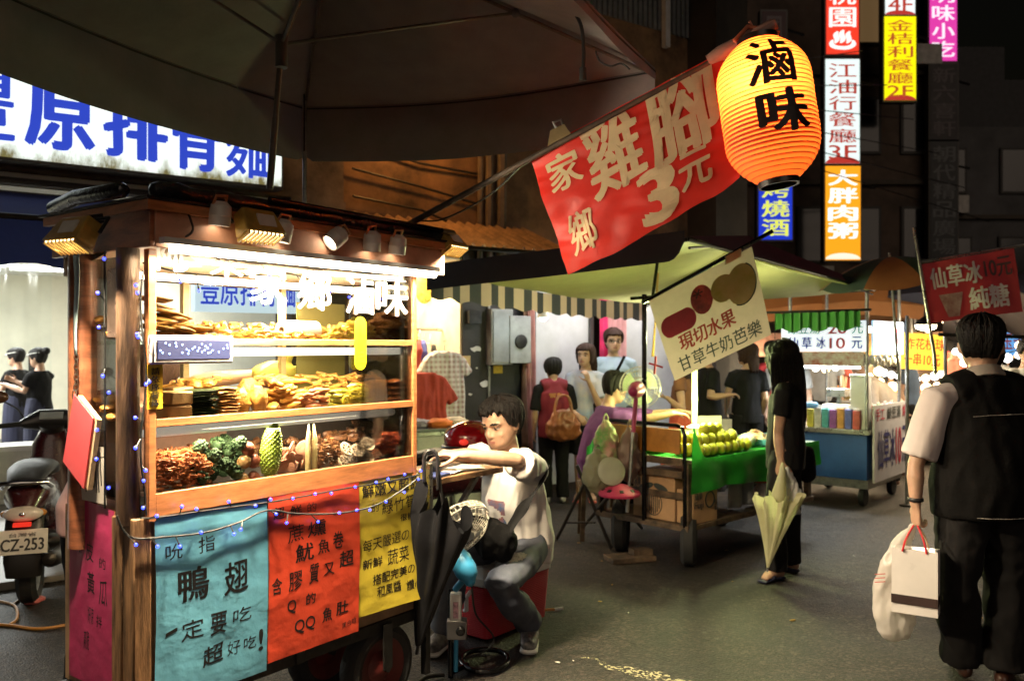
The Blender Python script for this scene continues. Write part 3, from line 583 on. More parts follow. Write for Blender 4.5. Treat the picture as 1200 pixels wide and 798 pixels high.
def garment(name, label, q, n, ztop, w, h, m, sleeve=.18, rz=0, group=None):
    t = thing(name, label, 'garment', F(q, n, ztop), FA + rz, group)
    g = MB(); d = .09
    pr = [(-.10, 0), (-w / 2, -.05), (-w / 2 - sleeve * .7, -.05 - sleeve), (-w / 2 - sleeve * .25, -.10 - sleeve), (-w / 2, -.20), (-w / 2 - .02, -h), (w / 2 + .02, -h), (w / 2, -.20), (w / 2 + sleeve * .25, -.10 - sleeve), (w / 2 + sleeve * .7, -.05 - sleeve), (w / 2, -.05), (.10, 0)]
    g.prism([(x, -d / 2, z) for x, z in pr], (0, d, 0)); me = remesh(g, .012, 3, folds(.012, (14, 14, 3), q * 7)); link(me, 'cloth', m, t)
    MB().tube([(0, 0, 0), (0, 0, .06), (.02, 0, .09), (0, 0, .11), (-.02, 0, .09)], .004, 6).build('hanger', steel, t); return t
plaid = mat('plaid_cloth', (.55, .45, .38), .8, var=0)
def plaidify(m):
    t = m.node_tree; b = t.nodes['Principled BSDF']; tc = t.nodes.new('ShaderNodeTexCoord'); last = None
    for d in ('X', 'Z'):
        wv = t.nodes.new('ShaderNodeTexWave'); wv.bands_direction = d; wv.inputs['Scale'].default_value = 6.5; t.links.new(tc.outputs['Object'], wv.inputs[0])
        mx = t.nodes.new('ShaderNodeMix'); mx.data_type = 'RGBA'; mx.inputs[7].default_value = (.35, .12, .10, 1) if d == 'X' else (.75, .72, .68, 1); mx.inputs[6].default_value = (.6, .55, .5, 1)
        if last: t.links.new(last, mx.inputs[6])
        mm = t.nodes.new('ShaderNodeMath'); mm.operation = 'MULTIPLY'; mm.inputs[1].default_value = .7; t.links.new(wv.outputs[1], mm.inputs[0]); t.links.new(mm.outputs[0], mx.inputs[0]); last = mx.outputs[2]
    t.links.new(last, b.inputs['Base Color'])
plaidify(plaid)
cl = lambda n, c: mat('cloth_' + n, c, .85, var=.15, vs=9, bump=.2, bs=60)
garment('shirt', 'rust red long shirt hung at the front of the clothes shop', fq(495, -.15), -.15, 1.30, .46, .85, cl('rust', (.42, .05, .03)), .2)
garment('shirt', 'plaid shirt hung at the front of the clothes shop', fq(521, -.1), -.1, 1.50, .38, .80, plaid, .14)
garment('shirt', 'hot pink garment between the rust red and plaid shirts', fq(509, 0), 0, 1.25, .18, .7, cl('hotpink', (.7, .05, .2)), .05)
garment('t_shirt', 'orange t-shirt pinned high on the shop wall', fq(530, 1.0), 1.0, fz(530, 362, 1.0), .42, .55, cl('orange', (.8, .32, .03)), .16)
garment('t_shirt', 'black t-shirt hung beside the orange one', fq(513, .9), .9, fz(513, 372, .9), .24, .5, cl('black', (.02, .02, .02)), .08)
for i, (c, nm) in enumerate((((.5, .1, .08), 'dark red'), ((.1, .12, .4), 'blue'), ((.75, .6, .5), 'pale peach'), ((.03, .03, .03), 'black'))):
    garment('shirt', nm + ' shirt on the rail right of the plaid one', 3.52 + .075 * i, .3 + .03 * i, 1.62 - .02 * i, .3, .7, cl(nm.replace(' ', '_'), c), .06, R(70))
pn = thing('pineapple_sign', 'yellow pineapple shaped wall sign in the clothes shop', 'sign', F(fq(497, .6), .6, fz(497, 338, .6)), FA)
g = MB(); g.ell((0, 0, 0), .11, .03, .16, 16, 12); g.build('fruit', mat('pineapple_yellow', (.75, .5, .08), .6, var=.4, vs=30), pn)
g = MB()
for a in range(-3, 4): g.prism([(a * .02 - .02, -.01, .13), (a * .02 + .02, -.01, .13), (a * .035, -.01, .27 - abs(a) * .02)], (0, .02, 0))
g.build('leaf_crown', mat('pineapple_leaf', (.12, .2, .05), .7), pn)
dc = thing('display_case', 'steel framed glass display case with folded cloth on top', 'display case', F(fq(516, -.75), -.75, 0), FA)
g = MB()
for x in (-.33, .02, .33):
    for y in (-.18, .18): g.bar((x, y, 0), (x, y, .83), .03)
for z in (.05, .82):
    for y in (-.18, .18): g.bar((-.33, y, z), (.33, y, z), .03)
    for x in (-.33, .33): g.bar((x, -.18, z), (x, .18, z), .03)
g.build('frame', steel, dc); MB().box(-.31, .31, -.17, .17, .06, .80).build('panel', mat('pale_panel', (.5, .48, .44), .5, var=.15), dc); MB().box(-.35, .35, -.2, .2, .84, .86).build('top', mat('glass_top', (.2, .22, .22), .1), dc)
for i, (x, y, c, nm) in enumerate(((-.05, -.05, (.65, .16, .03), 'orange'), (.16, .03, (.6, .5, .42), 'beige'), (-.22, .02, (.25, .22, .3), 'grey'))):
    g = MB(); g.ell((0, 0, .03), .12, .1, .045, 16, 10, bumpy=.35, seed=i); o = g.build('folded_cloth', cl('fold' + nm, c)); o.location = dc.matrix_basis @ V((x, y, .86)) if False else F(fq(516, -.75) + x, -.75 + y, .86); tag(o, nm + ' crumpled cloth lying on the display case', 'cloth')
# black service wall
bw = thing('service_wall', 'black panelled service wall with stickers, meters and torn paper', 'wall', S0, FA)
qa, qb, qc = fq(541), fq(571), fq(622)
MB().box(qa, qb - .01, -.02, .3, .1, 2.5).build('panel', darkwall, bw); MB().box(qb + .01, qc, 0, .3, .1, 2.5).build('panel', mat('black_board', (.02, .02, .022), .5, var=.3), bw)
MB().box(qb - .012, qb + .012, -.035, .05, .1, 2.5).build('strip', galv, bw)
def onwall(px, py, w, h, m, name, d=.02, n=0, par=None):
    q, z = fq(px), fz(px, py); g = MB(); g.box(q - w / 2, q + w / 2, n - .02 - d, n - .02, z - h / 2, z + h / 2); return g.build(name, m, par or bw, bev=.003)
onwall(545, 427, .09, .17, mat('sticker_print', (.5, .25, .15), .6, col2=(.65, .55, .2), vs=25), 'sticker', .004, -.002); onwall(583, 430, .11, .13, mat('yellow_notice', (.62, .42, .05), .6, var=.2, vs=40), 'sticker', .004, .016)
for px, py, w, h in ((552, 372, .14, .13), (546, 338, .10, .10)): onwall(px, py, w, h, iron, 'junction_box', .06)
scrap = mat('torn_paper', (.7, .68, .64), .8, var=.1)
for px, py, s_ in ((556, 409, .12), (557, 431, .03), (566, 450, .13), (549, 462, .05), (571, 398, .05)):
    q, z = fq(px), fz(px, py); g = MB(); rnd = random.Random(px); g.prism([(q + s_ * .6 * math.cos(a) * rnd.uniform(.5, 1), -.028, z + s_ * .35 * math.sin(a) * rnd.uniform(.4, 1)) for a in [i * .7 for i in range(9)]], (0, .004, 0)); g.build('paper_scrap', scrap, bw)
mb_ = thing('meter_box', 'grey steel meter box with a round dial on the black wall', 'meter box', F(fq(601), -.12, fz(601, 398)), FA)
MB().box(-.13, .13, -.02, .1, -.24, .24).build('box', mat('grey_box', (.33, .34, .34), .5, metal=.3, var=.2), mb_, bev=.008); g = MB(); g.lathe([(.07, 0), (.07, .02), (.05, .025)], 20, (0, -.02, -.02), Matrix.Rotation(R(90), 3, 'X')); g.build('dial', iron, mb_)
m2 = thing('meter_box', 'larger plain grey cabinet left of the round dial meter box', 'meter box', F(fq(581), -.1, fz(581, 395)), FA); MB().box(-.13, .13, -.02, .1, -.28, .28).build('box', MATS['grey_box'], m2, bev=.008); MB().box(-.11, .11, -.03, -.02, -.25, .25).build('door', mat('grey_box_door', (.28, .29, .29), .5, metal=.3), m2)
bl = thing('spot_lamp', 'cold white spot lamp over the meter boxes', 'lamp', F(fq(599), -.55, fz(599, 372, -.5)), FA)
MB().lathe([(.015, .16), (.03, .12), (.06, .0), (.055, .0), (.02, .1)], 16).build('shade', white_pl, bl, ang=60); MB().ell((0, 0, .01), .042).build('bulb', emit('cold_bulb', (.7, .95, 1), 9), bl); lamp('POINT', 'cold_light', (0, 0, -.08), 3, (.75, .95, 1), bl, .04)
# goods hanging right of the meters
for i, (px, c, nm) in enumerate(((613, (.22, .12, .08), 'brown'), (618, (.45, .20, .18), 'dusty red'))):
    q = fq(px); g = MB(); g.grid(lambda u, v: (q - .05 + .1 * u, -.06 + .02 * math.sin(u * 9 + v * 5), .5 + 1.6 * v), 8, 20); o = g.build('hanging_cloth', cl('hang' + str(i), c), solid=.01, loc=S0, rot=(0, 0, FA)); tag(o, nm + ' cloth hanging beside the white shutter', 'cloth')
# white shutters
white_door = mat('white_shutter', (.50, .51, .54), .55, var=.10, vs=3, bump=.05, bs=8)
for a, b2, lab in ((624, 688, 'plain white metal shutter left of the pink curtain'), (728, 838, 'wider white metal shutter right of the pink curtain')):
    t = thing('shutter', lab, 'shutter', S0, FA); q0, q1 = fq(a), fq(b2)
    MB().box(q0, q1, -.02, .1, .1, 2.2).build('panel', white_door, t)
    g = MB(); g.box(q0 - .04, q0, -.06, .1, .1, 2.26); g.box(q1, q1 + .04, -.06, .1, .1, 2.26); g.box(q0, q1, -.06, .1, 2.2, 2.26); g.build('frame', mat('shutter_frame', (.10, .09, .09), .5, metal=.4), t)
MB().box(fq(840), fq(868), -.1, .4, .1, 9).build('side_building', darkwall, loc=S0, rot=(0, 0, FA)); tag(bpy.data.objects['side_building'], 'dark building end at the corner behind the fruit stall', 'building')
MB().box(4.7, fq(866), .12, .4, 2.262, 2.9).build('shutter_header', brown, cw)
pc = thing('curtain', 'pale pink curtain between the two white shutters', 'curtain', S0, FA)
g = MB(); q0, q1 = fq(690), fq(727); g.grid(lambda u, v: (q0 + (q1 - q0) * u * (.55 + .45 * (1 - v)) + (q1 - q0) * .45 * v, -.12 + .03 * math.sin(u * 26 + v * 2), .6 + 1.6 * v), 60, 12); g.build('cloth', cloth_through('pink_curtain', (.75, .42, .44), .3), pc)
g = MB(); g.grid(lambda u, v: (q0 + .02 + .12 * u, -.16 + .02 * math.sin(u * 14), 1.3 + .9 * v), 20, 8); g.build('tie_band', cl('magenta', (.7, .04, .16)), pc)
lamp('AREA', 'strip_light', F(5.6, -.7, 2.42), 40, (1, .93, .88), None, 2.2, F(5.6, -.1, .8), .08).data.shape = 'RECTANGLE'
fx = thing('strip_light', 'white strip light fixed over the shutters', 'lamp', F(5.6, -.7, 2.45), FA); MB().box(-1.1, 1.1, -.03, .03, .0, .03).build('housing', white_pl, fx); MB().tube([(-1.05, 0, -.01), (1.05, 0, -.01)], .013, 8).build('tube', emit('strip_tube', (1, .95, .9), 5), fx)

# ---------------------------------------------------------------- tall buildings at the end of the street
def ac_unit(x, y, z, par, m):
    MB().box(x - .4, x + .4, y - .45, y, z, z + .6).build('air_conditioner', m, par, bev=.02)
facade_dark = mat('soot_facade', (.12, .085, .065), .85, var=.4, vs=.8, bump=.2, bs=6); pane_dark = mat('night_pane', (.012, .014, .018), .12, var=0); acm = mat('dirty_ac_white', (.55, .53, .5), .6, var=.2)
def block(name, label, x0, x1, Y, h, dep, floors, cols, m, seed, z0=0, lit=()):
    rnd = random.Random(seed); t = thing(name, label, 'building', ((x0 + x1) / 2, Y, 0)); w = x1 - x0
    MB().box(-w / 2, w / 2, 0, dep, 0, h).build('wall', m, t)
    g = MB()
    for f in range(1, floors): g.box(-w / 2 - .02, w / 2 + .02, -.18, 0, f * h / floors - .14, f * h / floors)
    g.build('ledge', mat('ledge_' + name, (.09, .075, .06), .85), t)
    n_ac = 0
    for f in range(1, floors):
        for c in range(cols):
            if rnd.random() < .22: continue
            xc = -w / 2 + (c + .5) * w / cols; zc = (f + .5) * h / floors; ww = w / cols * rnd.uniform(.5, .72); hh = h / floors * .52
            g = MB(); g.box(xc - ww / 2, xc + ww / 2, -.08, 0, zc - hh / 2, zc + hh / 2)
            wd = g.build('window', mat('window_frame_grey', (.035, .033, .03), .6), t)
            MB().box(xc - ww / 2 + .08, xc + ww / 2 - .08, -.085, -.081, zc - hh / 2 + .08, zc + hh / 2 - .08).build('pane', emit('dim_lit_pane', (1, .6, .25), .10) if (f, c) in lit else pane_dark, wd)
            if rnd.random() < .5: ac_unit(xc + ww * .1, -.08, zc - hh / 2 - .72, t, acm)
    return t
tw = block('apartment_block', 'tall soot dark apartment block carrying the lit vertical signs', 3.4, 12.9, 25.5, 26, 8, 8, 6, facade_dark, 3, lit=((3, 4), (5, 2)))
low = block('apartment_block', 'lower grey block with stepped terraces right of the sign tower', 13.4, 24, 29, 9.0, 8, 3, 4, mat('grey_plaster', (.12, .12, .125), .85, var=.3, vs=.6), 5)
g = MB(); g.box(-5.3, 3.2, 0, 4, 9.0, 10.6); g.box(-5.3, -1.5, .8, 4, 10.6, 12.0); g.build('penthouse', mat('grey_plaster2', (.07, .07, .075), .85), low)
block('apartment_block', 'dark block in the gap behind the lantern', -2.6, 3.2, 27, 24, 6, 8, 4, mat('brown_facade', (.05, .035, .03), .85, var=.4, vs=.7), 9)
# vertical signs
def vsign(label, px0, px1, y0, y1, Y, txt, face_c, st, ink_c, ist, bold=.02, dep=.25, rz=0, cols=1, emb=None, bump=None):
    a, b2 = P(px0, y1, Y), P(px1, y0, Y); w, h = b2.x - a.x, b2.z - a.z
    t = thing('vertical_sign', label, 'sign', (a.x, Y, a.z), rz)
    MB().box(-.04, w + .04, .0, dep, -.05, h + .05).build('case', mat('sign_case', (.08, .07, .06), .5), t)
    nm = 'face_%d_%d' % (px0, y0)
    f = emit(nm, face_c, st) if st > .08 else mat(nm, face_c, .5)
    g = MB(); g.grid(lambda u, v: (w * u, -.02, h * v), 1, 1); g.build('lit_face', f, t)
    g = MB(); n = len(txt); ch = h * .94 / n
    for i, c in enumerate(txt): 
        k = .92 if len(c) == 1 else .7
        write(g, c, plane((w * (.5 - .40), -.024, h * .97 - ch * (i + 1) + ch * .07), (w * .80, 0, 0), (0, 0, ch * .86)), bold=bold, wob=.01, seed=i)
    g.build('lettering', emit(nm + '_ink', ink_c, ist) if ist > .02 else mat(nm + '_ink', ink_c, .5), t, smooth=False)
    if emb:
        g = MB(); g.prism([(w * (.5 + .5 * math.cos(k * math.pi / 12)), -.023, emb[0] * h + .065 * h * math.sin(k * math.pi / 12)) for k in range(13)], (0, -.002, 0)); g.build('emblem', emit(nm + '_emb', emb[1], emb[2]), t)
    MB().bar((w + .04, dep / 2, h * .8), (w + .6, dep / 2 + .35, h * .8), .05).build('bracket', iron, t); return t
YS = 23.0
vsign('red lit vertical sign with white characters above the white restaurant sign', 968, 1006, -48, 64, YS, ['夜', '桃', '園', '♨'], (1, .05, .02), .95, (1, .95, .9), 1.2)
vsign('white lit vertical restaurant sign with red characters and a third floor mark', 967, 1007, 70, 192, YS, ['江', '油', '行', '餐', '廳', '3F'], (.85, 1, .97), 1.05, (.55, .05, .03), .8, .012, emb=(.0, (.6, .04, .03), .8))
vsign('orange lit vertical sign with white characters and a white bowl at its foot', 967, 1008, 195, 305, YS, ['大', '胖', '肉', '粥', ' '], (1, .38, .01), 1.1, (1, .98, .95), 1.3, .035, emb=(.01, (1, .9, .7), 1.1))
vsign('small white lit sign end just above the yellow restaurant sign', 1037, 1072, -60, 18, YS + 1.0, ['園', '餐', '廳', '4F'], (.9, 1, 1), 1.05, (.6, .05, .03), .8, .012, emb=(.0, (.6, .04, .03), .8))
vsign('yellow lit vertical restaurant sign with red characters and a second floor mark', 1036, 1073, 20, 118, YS + 1.0, ['金', '桔', '利', '餐', '廳', '2F'], (1, .9, .0), 1.1, (.62, .12, .02), .75, .012, emb=(.0, (.6, .04, .03), .8))
vsign('magenta lit vertical sign with white characters at the top of the block corner', 1089, 1121, -40, 72, YS + 2, ['日', '明', '味', '小', '吃'], (.85, .05, .45), .9, (1, .85, .95), 1.1)
vsign('unlit dark vertical sign under the magenta one', 1090, 1122, 76, 164, YS + 2, ['新', '六', '喜', '軒'], (.02, .015, .018), 0, (.12, .10, .11), .0)
vsign('unlit dark vertical sign with grey characters, lowest on the block corner', 1090, 1122, 166, 304, YS + 2, ['朝', '代', '精', '品', '廣', '場'], (.018, .022, .025), 0, (.13, .14, .15), .0)
vsign('blue lit vertical sign with yellow characters below the paper lantern', 889, 928, 186, 281, YS - 1, ['碳', '烤', '燒', '酒'], (.01, .04, .62), .95, (.85, .9, .12), 1.0)
vsign('dim maroon vertical sign with a rounded top behind the lantern', 893, 921, 14, 110, YS - 2, ['風', '味'], (.05, .006, .012), 0, (.16, .12, .13), .0)
vsign('small orange lit sign peeking out under the red banner', 806, 834, 232, 258, YS - 6, ['鮮'], (1, .22, .05), .9, (1, .9, .8), 1.1)
vsign('small yellow lit sign behind the low end of the red banner', 604, 640, 186, 214, 9.2, ['茶'], (1, .62, .02), .9, (.9, .9, .6), .9)
g = MB()
for i in range(6): g.tube([P(560 + i * 10, 30 + i * 6, 12), P(800, 90 + 12 * i, 16), P(1010 + 30 * i, 60 + 40 * i, 22)], .012, 5)
tag(g.build('overhead_cable', MATS['black_cable']), 'thin black cables strung across the dark street', 'cable')
# ---------------------------------------------------------------- the braised food cart; local x along its front, y into its depth
C0 = V((-1.197, 2.72, 0)); CA = math.atan2(.804, .595)
def CW(t, s, z): return C0 + V((.595 * t - .804 * s, .804 * t + .595 * s, z))
def ct(px, s=0): u = (px - 600) / 1000; return (1.197 + .804 * s + u * (2.72 + .595 * s)) / (.595 - .804 * u)
def cy(px, s=0): return 2.72 + .804 * ct(px, s) + .595 * s
def cz(px, py, s=0): return CAMH - (py - HOR) / 1000 * cy(px, s)
def CL(px, py, s=0): return V((ct(px, s), s, cz(px, py, s)))
def sd(px, x=0):  # depth along the left flank seen at px
    u = (px - 600) / 1000; return (-1.197 + .595 * x - u * (2.72 + .804 * x)) / (.804 + .595 * u)
wood_or = mat('varnished_wood', (.50, .19, .07), .42, var=.28, vs=7, stretch=(1, 1, 6), bump=.08, bs=60, coat=.2)
wood_red = mat('red_brown_wood', (.30, .105, .05), .4, var=.35, vs=6, stretch=(1, 1, 5), bump=.1, bs=50, coat=.25)
wood_dk = mat('aged_dark_wood', (.10, .055, .032), .45, var=.5, vs=6, stretch=(6, 6, .8), bump=.35, bs=40)
wood_br = mat('weathered_wood', (.26, .135, .06), .6, var=.5, vs=7, stretch=(7, 7, .8), bump=.3, bs=40)
ply = mat('plywood', (.36, .22, .12), .6, var=.3, vs=5)
glass = glassy('showcase_glass', (.97, .98, .97), .9, .02)
black_pl = mat('black_plastic', (.015, .015, .016), .4, var=.2)
rubber = mat('black_rubber', (.018, .018, .018), .75, var=.3, bump=.3, bs=90)
ZB, ZC, ZM, ZT, ZR0, ZR1, LEN, DEP = .39, 1.0, 1.30, 1.565, 1.865, 2.0, 1.355, .46
cart = thing('food_cart', 'wooden food cart with a lit glass showcase full of braised snacks', 'food cart', C0, CA)
g = MB(); g.box(.06, LEN, .02, .04, ZB, ZC); g.box(.0, .018, .12, DEP, ZB, ZC); g.box(LEN - .02, LEN, .04, DEP, ZB, ZC); g.box(.02, LEN - .02, DEP - .02, DEP, ZB, ZC); g.build('body', ply, cart)
MB().box(.0, LEN - .02, .04, DEP, ZC - .03, ZC).build('counter', wood_or, cart)
g = MB()
for y in (.03, DEP - .03): g.bar((-.02, y, ZB - .025), (LEN + .03, y, ZB - .025), .045)
for x in (.0, .66, LEN): g.bar((x, 0, ZB - .026), (x, DEP, ZB - .026), .04)
g.build('chassis', iron, cart)
# posts
g = MB(); g.box(-.012, .05, -.004, .062, ZB - .03, 1.0); g.box(-.016, .044, .064, .124, ZB - .03, 1.0); g.build('corner_post', wood_br, cart, bev=.005)
s0, s1 = sd(160) + .0, sd(144)
g = MB(); g.tube([(.0, .05, .98), (.0, .05, ZR0)], .036, 14); g.build('post', wood_dk, cart)
g = MB(); g.tube([(.01, .36, .86), (.01, .36, ZR0)], .046, 16); g.build('post', wood_red, cart)
g = MB(); g.tube([(LEN - .01, DEP - .03, ZC), (LEN - .01, DEP - .03, ZR0)], .022, 12); g.build('post', wood_or, cart)
for x in (.45, .92): g = MB(); g.bar((x, DEP - .02, ZC), (x, DEP - .02, ZR0), .025); g.build('back_post', mat('pale_wood', (.55, .40, .2), .5, var=.2), cart)
# showcase frame
xa, xb = ct(176), ct(484)
g = MB(); g.box(xa - .012, xa + .014, -.012, .018, .985, ZR0); g.build('case_stile', wood_or, cart, bev=.002)
g = MB(); g.box(xb - .010, xb + .012, -.012, .018, .985, ZR0); g.build('case_stile', wood_or, cart, bev=.002)
g = MB(); g.tube([(xb - .035, .03, .99), (xb - .035, .03, ZR0)], .009, 10); g.build('case_tube', steel, cart)
for z, h, nm in ((.998, .075, 'bottom_rail'), (ZM - .012, .026, 'shelf_rail'), (ZT - .012, .024, 'shelf_rail')):
    g = MB(); g.box(xa + .014, xb - .010, -.010, .012, z, z + h); g.build(nm, wood_or, cart, bev=.002)
for z in (ZM, ZT): g = MB(); g.box(xa, xb, .014, DEP - .04, z - .010, z + .004); g.build('shelf', glassy('shelf_glass', (.85, .92, .85), .8, .05) if z == ZT else mat('steel_shelf', (.5, .42, .3), .35, metal=.6), cart)
MB().box(xa, xb, .02, DEP - .04, 1.03, 1.062).build('tray_floor', mat('steel_tray', (.45, .42, .38), .3, metal=.8), cart)
g = MB(); g.box(xa + .014, xb - .010, .000, .004, 1.074, ZM - .014); g.box(xa + .014, xb - .010, .0, .004, ZM + .015, ZT - .014); g.box(xa + .014, xb - .010, .0, .004, ZT + .013, ZR0 - .01); g.build('front_glass', glass, cart)
g = MB(); g.box(.016, .020, .08, DEP - .06, 1.05, ZR0 - .02); g.build('side_glass', glass, cart)
g = MB(); g.box(xb + .0, xb + .004, .03, DEP - .05, 1.05, ZR0 - .02); g.build('side_glass', glass, cart)
g = MB(); g.box(xa, .62, DEP - .05, DEP - .045, 1.06, ZM - .02); g.build('back_board', mat('salmon_and_lit_board', (.55, .28, .18), .5, var=.2), cart)
g = MB(); g.box(.62, xb, DEP - .05, DEP - .045, 1.06, ZM - .02); g.build('back_board', mat('brown_board', (.06, .04, .03), .4, var=.3), cart)
g = MB(); g.box(.98, xb - .02, DEP - .045, DEP - .042, ZM + .03, ZR0 - .12); g.build('back_sheet', cloth_through('reflection_tint_film', (.30, .27, .10), .5, .3), cart)  # added sheet, its tint stands in for yellow-green reflections at the case back
# roof: fascia boards, ceiling, top sheet
fas_lit = mat('salmon_and_lit_board', (.46, .20, .12), .5, var=.3, vs=4, stretch=(1, 1, 4), bump=.06); g = MB(); g.box(.02, LEN + .05, -.075, -.058, ZR0, ZR1); g.build('fascia', fas_lit, cart, bev=.003)  # front fascia coloured brighter than its wood, light from tube and lamps painted in
g = MB(); g.box(.0, .018, -.075, .56, ZR0, ZR1); g.build('fascia', wood_red, cart, bev=.003)
g = MB(); g.box(LEN + .032, LEN + .05, -.055, .56, ZR0, ZR1); g.build('fascia', wood_red, cart, bev=.003)
g = MB(); g.box(-.02, LEN + .08, -.10, -.076, ZR1 - .022, ZR1 + .008); g.box(-.02, -.002, -.076, .58, ZR1 - .022, ZR1 + .008); g.build('roof_trim', wood_or, cart)
g = MB(); g.add([(.019, -.057, ZR0 + .06), (LEN + .031, -.057, ZR0 + .06), (LEN + .031, .50, ZR0 - .065), (.019, .50, ZR0 - .065)], [(0, 1, 2, 3)]); g.box(.02, LEN + .03, .501, .515, ZR0 - .065, ZR1); g.build('ceiling', mat('white_lining', (.60, .46, .32), .5, var=.06), cart)
g = MB(); g.box(-.03, LEN + .09, -.11, .6, ZR1 + .010, ZR1 + .018); g.build('roof_sheet', iron, cart)
MB().box(-.024, -.018, .035, .135, 1.58, 1.80).build('name_plate', mat('metal_plate', (.45, .30, .24), .25, metal=.9, var=.35, vs=10), cart)
# wheels
for x, y in ((1.12, .06), (1.12, .40), (.22, .06), (.22, .40)):
    wl_ = bpy.data.objects.new('wheel', None); C.objects.link(wl_); wl_.parent = cart; wl_.location = (x, y, .185)
    M = Matrix.Rotation(R(90), 3, 'X'); g = MB(); pr = [(.125, -.04), (.15, -.05), (.175, -.042), (.185, -.02), (.185, .02), (.175, .042), (.15, .05), (.125, .04)]
    g.lathe(pr + [pr[0]], 32, M=M, cap=False); g.build('tyre', rubber, wl_); g = MB(); g.lathe([(.02, -.05), (.06, -.045), (.07, -.02), (.115, -.03), (.128, -.04), (.128, .04), (.07, .02), (.02, .05)], 28, M=M); g.build('rim', mat('red_rim', (.11, .012, .01), .5, var=.3), wl_)
    g = MB(); g.bar((-.0, -.065, 0), (0, -.065, .19), .05, .008, (0, 1, 0)); g.bar((0, .065, 0), (0, .065, .19), .05, .008, (0, 1, 0)); g.tube([(0, -.07, 0), (0, .07, 0)], .014, 8); g.build('fork', iron, wl_)
# lighting fitted to the cart
warm = (1, .74, .42)
t0, t1 = .03, LEN - .02
g = MB(); g.box(t0, t1, -.112, -.078, ZR0 + .010, ZR0 + .030); g.build('light_batten', white_pl, cart)
g = MB(); g.tube([(t0 + .03, -.097, ZR0 - .004), (t1 - .02, -.097, ZR0 - .004)], .014, 10); g.build('front_tube', emit('cart_tube', (1, .86, .62), 16), cart)
lamp('AREA', 'front_tube_light', ((t0 + t1) / 2, -.097, ZR0 - .022), 70, (1, .78, .48), cart, t1 - t0, ((t0 + t1) / 2, -.06, 0), .02).data.shape = 'RECTANGLE'
g = MB(); g.tube([(.12, .26, ZR0 - .065), (1.25, .26, ZR0 - .065)], .013, 8); g.build('inner_tube', emit('cart_tube', (1, .86, .62), 16), cart)
lamp('AREA', 'inner_tube_light', (.74, .22, ZR0 - .082), 62, warm, cart, 1.15, (.68, .26, 0), .03)
for x in (.25, .55, .85, 1.15):
    g = MB(); g.lathe([(.02, .04), (.05, .02), (.07, .0), (.066, .0), (.02, .03)], 20, (x, .15, ZR0 - .03)); g.build('reflector', white_pl, cart); g = MB(); g.ell((x, .15, ZR0 - .024), .028); g.build('bulb', emit('warm_halogen', (1, .85, .55), 12), cart); lamp('POINT', 'bulb_light', (x + .06, .10, ZR0 - .07), 2.4, warm, cart, .03)
for z, x0_, x1_, on in ((ZT - .035, .30, 1.26, 2.2), (ZM - .035, .06, 1.2, .35)):
    g = MB(); g.tube([(x0_, .05, z), (x1_, .05, z)], .016, 10, rnd=True); g.build('shelf_tube', emit('shelf_tube_%d' % (z * 100), (1, .9, .72), on, (.8, .78, .74)), cart)
lamp('AREA', 'middle_shelf_light', (.78, .035, ZT - .055), 20, warm, cart, 1.1, (.78, .14, 0), .03); lamp('AREA', 'lower_shelf_light', (.72, .035, ZM - .055), 14, (1, .84, .6), cart, 1.2, (.72, .14, 0), .03)
# clip lamps along the fascia
for px, py, tilt in ((258, 252, 0), (331, 272, .15), (394, 279, .9), (436, 284, -.1), (466, 288, 0)):
    p = CL(px, py, -.115); M = Matrix.Rotation(tilt, 3, 'Y') @ Matrix.Rotation(R(8), 3, 'X')
    o = bpy.data.objects.new('clip_lamp', None); C.objects.link(o); o.parent = cart; o.location = p
    MB().lathe([(.018, .045), (.034, .03), (.036, .0), (.037, -.002), (.036, -.004), (.035, -.036), (.031, -.036), (.02, -.0)], 18, M=M).build('can', mat('white_lamp_can', (.62, .56, .50), .4), o); MB().lathe([(.031, -.03), (.01, -.026)], 16, M=M).build('lens', emit('halogen_lens', (1, .85, .6), 10), o)
    MB().tube([M @ V((-.03, 0, .03)), M @ V((-.02, 0, .06)), M @ V((.02, 0, .065)), M @ V((.03, .02, .03)), (0, .05, .02)], .005, 6).build('wire_ring', mat('copper_wire', (.6, .3, .15), .4, metal=.8), o)
yellow_case = mat('mustard_case', (.42, .25, .045), .5, var=.25, vs=14)
